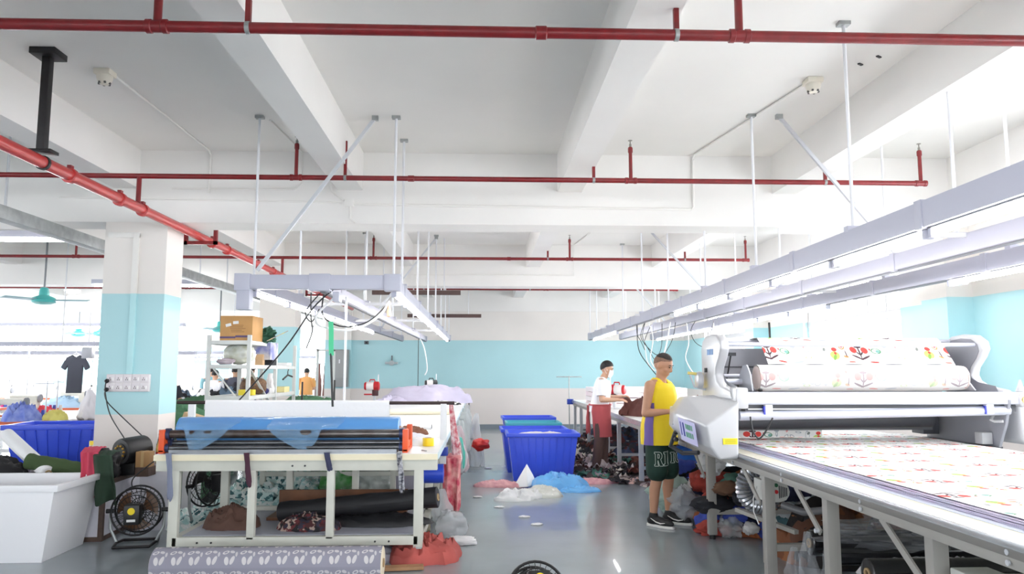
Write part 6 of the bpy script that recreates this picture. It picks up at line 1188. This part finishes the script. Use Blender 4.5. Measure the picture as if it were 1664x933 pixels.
# --- masked worker at the far table
TEEW = M('tee white', (238, 238, 242), 0.8); PANT = M('trousers brown', (96, 74, 70), 0.8, var=0.12); APR = M('apron red', (186, 84, 88), 0.8, var=0.06)
t, sh, bo, rg = person('masked man in white tee and red apron sorting cloth at the work table', (1.80, 11.9, 0), -0.25, 0.985, SKIN2, HAIRB, TEEW, PANT,
    (((0.06, -0.19, 1.365), (0.06, -0.25, 1.10), (0.30, -0.16, 1.10), (0.95, 0.2, -0.05), (0, 0.4, -1), (0.2, 1, 0.2)),
     ((0.06, 0.19, 1.365), (0.10, 0.24, 1.12), (0.33, 0.10, 1.14), (0.9, -0.3, 0.1), (0, -0.3, -1), (0.1, -1, 0.3))),
    ((0.125, 0.0, 1.565), 0.30, -0.05), (((-0.05, -0.10, 0.09), (1, -0.1, 0)), ((0.04, 0.10, 0.09), (1, 0.1, 0))), 'tee', 'pants', (SHOEB, SHOEB), True, 0.009, False, 0.14)
ap = subdiv_rings([(0.03, 0, 0.54, 0.150, 0.165, 0), (0.015, 0, 0.75, 0.152, 0.178, 0), (0.0, 0, 0.93, 0.158, 0.196, 0), (0.01, 0, 1.03, 0.152, 0.19, 0)], 5)
a_o = loft(ap, 36, -2.2, 2.2, wr=0.05, seed=3.0, off=0.012).build('apron', APR, t, local=True, solid=0.004)
MB().tube([Vector((0.01 + 0.166 * math.cos(a), 0.204 * math.sin(a), 1.02)) for a in [2 * PI * k / 32 for k in range(32)]], 0.012, 6, closed=True).build('apron_tie', APR, a_o, local=True)
hang('apron_tail', None, None, (0, 0, 0), 0.42, 0.03, 0.07, APR, 4, parent=a_o); a_o.children[-1].data.transform(Matrix.Translation(Vector((0, 0, 0)) )); a_o.children[-1].matrix_basis = Matrix.Identity(4)
tail = [c for c in a_o.children if c.name.startswith('apron_tail')][0]
inv = base_matrix(a_o); tail.data.transform(inv); tail.data.transform(Matrix.Translation((-0.175, -0.03, 1.01)))
hang('held_cloth', 'brown cloth held up in the hands of the masked worker', 'cloth', (2.22, 11.75, 1.12), 0.26, 0.10, 0.3, BRN, 5)
# --- workers far back in the sewing hall
def worker(label, x, y, rz, h, shirt, pants, hair=HAIRB):
    s = h / 1.72
    person(label, (x, y, 0), rz, s, SKIN2, hair, shirt, pants,
        (((0.0, -0.19 * s, 1.385 * s), (0.06, -0.23 * s, 1.11 * s), (0.26, -0.12 * s, 1.08 * s), (1, 0.3, 0), (0, 0.2, -1), (0.2, 1, 0.2)), ((0.0, 0.19 * s, 1.385 * s), (0.06, 0.23 * s, 1.11 * s), (0.26, 0.12 * s, 1.08 * s), (1, -0.3, 0), (0, -0.2, -1), (0.2, -1, 0.2))),
        ((0.06, 0, 1.59 * s), 0.35, 0), (((0, -0.1, 0.09), (1, 0, 0)), ((0, 0.1, 0.09), (1, 0, 0))), 'tee', 'pants', (SHOEB, SHOEB), False, 0.016, False, 0.1, group='workers in the sewing hall')
NAVY = M('trousers navy', (40, 44, 60), 0.8)
worker('worker in white shirt seen from behind through the shelf rack', -6.15, 18.0, 1.35, 1.56, TEEW, NAVY)
worker('worker in charcoal shirt right of the white shirted one', -5.72, 18.1, 1.5, 1.64, M('shirt charcoal', (76, 78, 92), 0.8), NAVY)
worker('worker in pale green shirt behind the rack post', -5.6, 18.9, 1.2, 1.66, M('shirt mint', (190, 222, 208), 0.8), NAVY)
worker('worker with dark hair half hidden behind the white shirt', -6.75, 19.6, 1.7, 1.64, M('shirt teal', (130, 176, 186), 0.8), NAVY)
worker('worker in orange shirt and white trousers past the second column', -4.95, 22.0, 1.57, 1.62, M('shirt orange', (226, 160, 96), 0.8), M('trousers white', (228, 226, 230), 0.8))
worker('worker with long dark hair just right of the socket column', -5.95, 15.0, 1.3, 1.52, M('shirt black', (40, 40, 48), 0.8), NAVY)
# ================================================================ AISLE: BINS, RAGS, PLASTIC
BINR = M('bin rim pale', (216, 212, 216), 0.4)
tub('blue_bin', 'big blue ribbed bin standing in front in the aisle', 0.86, 11.3, 0.98, 0.72, 0.655, BLU, 0.0, 'blue bins in the aisle', taper=0.84, ribs=9)
tub('blue_bin', 'blue bin directly behind the front bin in the aisle', 0.80, 12.2, 0.98, 0.72, 0.65, BLU, 0.02, 'blue bins in the aisle', taper=0.84, ribs=9)
tub('teal_bin', 'teal rimmed bin third in the aisle row', 0.88, 13.6, 0.9, 0.75, 0.65, M('teal plastic', (70, 170, 190), 0.35), 0.0, 'blue bins in the aisle', taper=0.84, ribs=7)
tub('blue_bin', 'farthest blue bin at the back of the aisle row', 0.88, 15.0, 0.95, 0.75, 0.66, BLU, 0.03, 'blue bins in the aisle', taper=0.84, ribs=7)
heap('bin_contents', 'pale cloth filling the front blue bin', 'cloth', (0.86, 11.3, 0.56), (0.9, 0.64, 0.10), M('pale cloth', (214, 208, 214), 0.85), 33, fold=0.3)
heap('blue_film', 'light blue plastic film crumpled before the blue bin', 'plastic film', (1.0, 10.3, 0), (0.78, 0.5, 0.22), M('sky film', (106, 176, 236), 0.3), 3, rz=-0.35, k=3.5, fold=0.5)
heap('blue_film', 'thin tail of the light blue film stretching right', 'plastic film', (1.25, 10.05, 0), (0.55, 0.3, 0.07), M('sky film', (106, 176, 236), 0.3), 13, rz=0.1, k=4, fold=0.6)
heap('white_film', 'white plastic sheet lying left of the light blue film', 'plastic film', (0.45, 9.55, 0), (0.62, 0.5, 0.13), M('white film', (226, 228, 230), 0.35), 5, rz=0.3, k=3.5, fold=0.6)
heap('clear_film', 'greyish clear film beside the white sheet', 'plastic film', (0.75, 9.75, 0), (0.5, 0.45, 0.12), M('clear film grey', (212, 214, 208), 0.3), 6, k=4, fold=0.6)
t = thing('paper_cone', 'white paper standing up in a point before the blue bin', 'paper', (0.58, 10.4, 0))
MB().add([Vector(q) for q in ((0.42, 10.42, 0), (0.60, 10.33, 0.02), (0.74, 10.45, 0.03), (0.60, 10.46, 0.30), (0.50, 10.44, 0.14), (0.68, 10.43, 0.16))], [(0, 1, 4), (1, 5, 3), (1, 3, 4), (1, 2, 5)]).build('folded_sheet', M('paper white', (244, 244, 246), 0.6), t, solid=0.003, smooth=False)
heap('pink_cloth', 'pale pink cloth strip on the floor left of the plastic', 'cloth', (0.22, 10.5, 0), (0.75, 0.22, 0.09), M('pale pink cloth', (222, 172, 176), 0.85, rgb2=(196, 140, 148), vs=14), 7, rz=-0.12)
heap('pink_cloth', 'pale pink cloth strip right of the light blue film', 'cloth', (1.5, 10.75, 0), (0.7, 0.28, 0.07), M('pale pink cloth', (222, 172, 176), 0.85), 8, rz=0.1)
for i, (x, y) in enumerate(((0.2, 8.9), (0.55, 7.9), (0.1, 12.4), (0.1, 16.0), (-0.05, 9.6), (0.45, 8.3))):
    o = blob('floor_scrap', 'small pale scrap on the open aisle floor', 'scrap', (x, y, 0.008), (0.06, 0.03, 0.012), WCL, i, flatz=0, group='small scraps on the aisle floor')
# scraps of cut cloth around the masked worker
rnd = random.Random(11)
SC = [M('scrap%d' % i, c, 0.85) for i, c in enumerate(((84, 46, 42), (40, 38, 44), (206, 196, 196), (150, 138, 156), (232, 226, 214), (116, 66, 58), (60, 50, 52), (170, 150, 150), (72, 120, 108), (214, 180, 172)))]
protos = []
for k in range(12):
    def f(u, v, k=k):
        e = 1 + 0.5 * fnoise(u * 2.5, v * 2.5, k * 4.0); return Vector(((u - 0.5) * 0.26 * e, (v - 0.5) * 0.2 * e, 0.004 + abs(fnoise(u * 3.5, v * 3.5, k * 2.7)) * 0.13))
    m = MB().grid(f, 7, 6); o = m.build('fabric_scrap', SC[k % 10], None, solid=0.003); protos.append(o.data); bpy.data.objects.remove(o)
nsc = 0
while nsc < 230:
    y = rnd.uniform(10.6, 17.5); t_ = (y - 10.6) / 6.9; x = rnd.uniform(1.42 + 0.1 * t_, 2.5 + 0.2 * t_)
    if y < 11.75 and x < 1.5: continue
    o = bpy.data.objects.new('fabric_scrap', protos[rnd.randrange(12)]); C.objects.link(o); o.location = (x, y, rnd.uniform(0, 0.09) * (1 if x > 1.7 else 0.2)); o.rotation_euler = (rnd.uniform(-0.2, 0.2), rnd.uniform(-0.2, 0.2), rnd.uniform(0, 6.28)); q = rnd.uniform(0.7, 1.3); o.scale = (q, q, q)
    cn = ('maroon', 'charcoal', 'pale grey', 'mauve', 'cream', 'rust brown', 'dark taupe', 'dusty pink grey', 'green', 'peach')[protos.index(o.data) % 10]
    setp(o, '%s cloth scrap %s %s' % (cn, 'in the open aisle' if x < 1.85 else 'along the table edge' if x < 2.2 else 'under the work table', 'before the masked worker' if y < 11.6 else 'beside the masked worker' if y < 13.2 else 'beyond the masked worker' if y < 15.2 else 'toward the end wall'), 'scrap', '%s cut scraps round the work table' % cn); nsc += 1
heap('scrap_litter', 'low bed of mixed brown and white cloth scraps under the work table edge', 'scraps', (2.0, 13.6, 0.0), (1.3, 6.0, 0.1), motley('litter', [(92, 62, 58), (62, 56, 60), (150, 136, 140), (120, 106, 116), (176, 164, 158), (76, 64, 66)], 9), 44, n=60, fold=0.7, k=12, flat=0.3, kind='stuff')
# ================================================================ SEWING HALL
WOODT = M('sewing top', (226, 222, 214), 0.45); ORE = M('orange edge', (206, 92, 50), 0.5)
def sewing_station(label, x, y, rz=0.0, edge=None, top=0.78):
    t = thing('sewing_table', label, 'sewing table', (x, y, 0), rz, 'sewing tables in rows'); em = edge or M('brown edge', (120, 66, 54), 0.5)
    MB().box(-0.62, 0.62, -0.3, 0.3, top - 0.03, top).build('table_top', WOODT, t, local=True, bevel=0.008); MB().box(-0.63, 0.63, -0.312, -0.3, top - 0.045, top + 0.002).build('front_edge', em, t, local=True); MB().box(0.62, 0.632, -0.312, 0.3, top - 0.045, top + 0.002).build('side_edge', em, t, local=True)
    for s in (-1, 1): MB().box(s * 0.5 - 0.04, s * 0.5 + 0.04, -0.06, 0.06, 0.0, top - 0.03).build('leg', STEELW, t, local=True)
    MB().box(-0.5, 0.5, -0.03, 0.03, 0.12, 0.18).build('foot_rail', STEELW, t, local=True)
    h = MB(); h.box(-0.18, 0.3, -0.09, 0.09, top, top + 0.05); h.box(0.18, 0.3, -0.06, 0.06, top + 0.05, top + 0.24); h.box(-0.2, 0.3, -0.05, 0.05, top + 0.24, top + 0.33); h.box(-0.2, -0.1, -0.05, 0.05, top + 0.12, top + 0.24)
    fuse('sewing_head', h, M('machine cream', (222, 220, 210), 0.35), t, 0.02, 3)
    MB().lathe([(0.02, 0), (0.07, 0.003), (0.07, 0.03), (0.02, 0.034)], (0.3, 0, top + 0.28), (1, 0, 0), 16).build('hand_wheel', M('wheel grey', (140, 142, 148), 0.4), t, local=True)
    MB().cyl((0.5, 0.2, top), (0.5, 0.2, top + 0.6), 0.012, n=8).build('thread_stand', ALU, t, local=True); MB().cyl((0.32, 0.2, top + 0.56), (0.6, 0.2, top + 0.56), 0.009, n=6).build('stand_arm', ALU, t, local=True)
    for k, (dx, rgb) in enumerate(((0.38, (206, 60, 130)), (0.45, (80, 100, 190)), (0.56, (230, 226, 220)))): MB().cyl((dx, 0.22, top), (dx, 0.22, top + 0.15), 0.042, 0.02, n=12).build('thread_cone', M('cone%d' % k, rgb, 0.7), t, local=True)
    return t
st = sewing_station('orange edged sewing table at the left picture edge', -7.3, 12.2, 0.0, ORE)
k = 0
for row, y in enumerate((14.0, 16.6, 19.6, 22.6)):
    for i in range(4):
        x = -8.1 - 1.9 * i - (0.5 if row % 2 else 0); k += 1
        clone(st, (x, y, 0), 0.0, '%s sewing table from the right in the %s row of the hall' % (('first', 'second', 'third', 'fourth')[i], ('nearest', 'second', 'third', 'farthest')[row]))
PB = M('periwinkle cloth', (104, 122, 206), 0.85, rgb2=(150, 164, 224), vs=10)
heap('blue_cloth_pile', 'periwinkle cloth pile on the orange edged sewing table', 'cloth', (-7.0, 12.1, 0.781), (0.52, 0.5, 0.3), PB, 3, fold=0.5)
heap('yellow_cloth', 'yellow cloth pile at the end of the orange edged table', 'cloth', (-6.62, 12.35, 0.781), (0.38, 0.36, 0.16), M('lemon cloth', (232, 222, 128), 0.85), 6, fold=0.5)
heap('tan_cloth', 'tan folded garments on the left end of the orange edged table', 'cloth', (-7.55, 12.15, 0.781), (0.4, 0.4, 0.22), M('tan cloth', (170, 150, 124), 0.85), 7)
t = thing('wood_bench', 'dark topped bench between the sewing table and the column', 'bench', (-6.0, 12.6, 0)); MB().box(-6.65, -5.4, 12.3, 12.9, 0.70, 0.76).build('top', M('bench dark', (84, 60, 72), 0.5), t)
for x in (-6.6, -5.45): MB().box(x - 0.03, x + 0.03, 12.35, 12.85, 0, 0.7).build('leg', M('bench leg', (150, 130, 96), 0.6), t)
hang('white_bag', 'white translucent bag of goods standing on the bench', 'bag', (-6.25, 12.6, 1.24), 0.47, 0.07, 0.36, clear('milky plastic', (238, 234, 240), 0.85, 0.3), 4, depth=0.8)
heap('blue_garments', 'blue printed garments heaped left of the column edge', 'cloth', (-5.75, 12.7, 0.761), (0.55, 0.4, 0.28), M('blue print', (86, 104, 196), 0.85, rgb2=(220, 222, 240), vs=16), 9, fold=0.5)
heap('red_cloth', 'red and pink cloth spread on the second sewing row', 'cloth', (-9.3, 14.1, 0.781), (1.1, 0.5, 0.14), M('rose cloth', (226, 110, 124), 0.85), 12); heap('red_cloth', 'red cloth heaped on the first table of the nearest row', 'cloth', (-7.9, 14.05, 0.781), (0.7, 0.5, 0.16), M('red cloth', (206, 60, 76), 0.85), 14)
heap('pale_cloth', 'white goods heaped on the third row tables', 'cloth', (-9.5, 19.6, 0.781), (1.6, 0.6, 0.3), TEEW, 15); heap('pale_cloth', 'pale blue goods heaped on the second row tables', 'cloth', (-8.7, 16.6, 0.781), (0.9, 0.5, 0.25), M('pale blue cloth', (176, 206, 232), 0.85), 17)
t = thing('hanging_shirt', 'black tee hanging from a rail before the bright windows', 'shirt', (-7.72, 15.0, 1.2))
sp = [(-0.06, 0.44), (-0.17, 0.40), (-0.27, 0.20), (-0.19, 0.15), (-0.14, 0.24), (-0.15, -0.28), (0.13, -0.28), (0.14, 0.24), (0.19, 0.15), (0.27, 0.20), (0.17, 0.40), (0.06, 0.44), (0.0, 0.40)]
MB().prism(sp, lambda u, v, a: Vector((-7.72 + u, 15.0 + a, 1.40 + v)), -0.025, 0.025).build('tee', M('tee black', (52, 56, 66), 0.85), t, bevel=0.012)
MB().tube([(-7.86, 15, 1.81), (-7.72, 15, 1.88), (-7.58, 15, 1.81)], 0.008, 6).build('hanger', STEELW, t); MB().tube([(-7.72, 15, 1.88), (-7.72, 15, 1.93), (-7.70, 15, 1.96)], 0.006, 6).build('hook', STEELW, t)
t = thing('garment_rail', 'thin rail holding the black tee in the sewing hall', 'rail', (-8, 15, 0)); MB().cyl((-12, 15.0, 1.955), (-6.4, 15.0, 1.955), 0.012, n=8).build('rail', ALU, t)
for x in (-11.9, -8.6, -6.5): MB().cyl((x, 15.0, 0), (x, 15.0, 1.955), 0.014, n=8).build('post', ALU, t)
for i, (x, y, z) in enumerate(((-9.1, 14.2, 2.10), (-7.1, 14.2, 1.86), (-10.6, 14.2, 1.45))):
    t = thing('power_box', ('small grey power box above the sewing rows', 'grey switch box under the tube light by the tee', 'grey box at the left edge of the hall')[i], 'power box', (x, y, z)); MB().box(x - 0.09, x + 0.09, y - 0.06, y + 0.06, z - 0.1, z + 0.1).build('box', M('power grey', (186, 186, 194), 0.4), t, bevel=0.008); MB().cyl((x, y, z + 0.1), (x, y, 2.6), 0.01, n=6).build('drop_pipe', ROD, t)
for i, (x, y, w) in enumerate(((-6.6, 15.9, 0.9), (-5.3, 17.0, 1.2))):
    t = thing('packing_table', ('packing table right of the socket column', 'packing table in front of the workers')[i], 'table', (x, y, 0)); MB().box(x - w, x + w, y - 0.4, y + 0.4, 0.80, 0.84).build('top', TOPW, t)
    for sx in (-1, 1): MB().box(x + sx * (w - 0.05) - 0.03, x + sx * (w - 0.05) + 0.03, y - 0.35, y + 0.35, 0, 0.8).build('leg', STEELW, t)
    heap('packed_goods', ('black and white garments heaped right of the socket column', 'garments heaped before the workers')[i], 'garments', (x + 0.1, y, 0.841), (w * 1.6, 0.7, 0.45), motley('bw goods%d' % i, [(36, 36, 42), (230, 228, 230), (40, 42, 52), (216, 216, 222), (90, 110, 130)], 3.5), 21 + i, fold=0.6)
t = thing('clothes_rack', 'rack of hanging blue patterned garments past the second column', 'clothes rack', (-4.3, 22.6, 0)); MB().cyl((-4.9, 22.9, 1.75), (-3.9, 22.9, 1.75), 0.015, n=8).build('rail', ALU, t)
for x in (-4.9, -3.9): MB().cyl((x, 22.9, 0), (x, 22.9, 1.75), 0.015, n=8).build('post', ALU, t)
for i in range(4): hang('hung_garment', ('first', 'second', 'third', 'fourth')[i] + ' garment from the left on the rack past the second column', 'garment', (-4.8 + 0.24 * i, 22.9, 1.74), 1.1, 0.14, 0.2, M('hung%d' % (i % 2), ((124, 86, 80), (110, 136, 190))[i > 1], 0.85, rgb2=(206, 210, 226) if i > 1 else None, vs=14), 90 + i, group='garments on the rack')
# small wall fittings
t = thing('wall_bracket', 'small grey fan bracket on the turquoise end wall', 'bracket', (-2.42, 20.85, 1.75)); MB().box(-2.6, -2.26, 20.78, 20.849, 1.72, 1.78).build('plate', M('bracket grey', (176, 186, 190), 0.4), t, bevel=0.01); MB().cyl((-2.42, 20.8, 1.78), (-2.42, 20.8, 1.95), 0.018, n=8).build('stem', M('stem dark', (96, 100, 106), 0.4), t); MB().lathe([(0.02, 0), (0.07, 0.01), (0.07, 0.05), (0.02, 0.06)], (-2.42, 20.78, 1.75), (0, -1, 0), 14).build('hub', M('bracket grey', (176, 186, 190), 0.4), t)
t = thing('black_pole', 'thin black pole standing against the right wall between windows', 'pole', (5.3, 13.9, 0)); MB().cyl((5.3, 13.9, 0), (5.25, 13.9, 2.42), 0.02, n=8).build('pole', BLACK, t); MB().cyl((5.3, 13.9, 0), (5.3, 13.9, 0.03), 0.05, n=10).build('foot', BLACK, t)
t = thing('wall_camera', 'small dark wall box near the cabinet on the end wall', 'wall box', (-3.1, 20.85, 2.3)); MB().box(-3.16, -3.05, 20.76, 20.849, 2.25, 2.34).build('box', M('box dark grey', (90, 96, 104), 0.4), t, bevel=0.006); MB().cyl((-3.1, 20.76, 2.29), (-3.1, 20.74, 2.29), 0.025, n=12).build('lens', BLACK, t)
for i, (x, y) in enumerate(((2.98, 5.75), (3.05, 5.6))):
    o = MB().obox((x, y, 3.947), (0.05, 0.02, 0.012), Matrix.Rotation(0.6, 3, 'Z')).build('ceiling_clip', BOLT, None); setp(o, ('dark clip on the slab nearer the right detector', 'dark clip on the slab farther from the right detector')[i], 'clip')
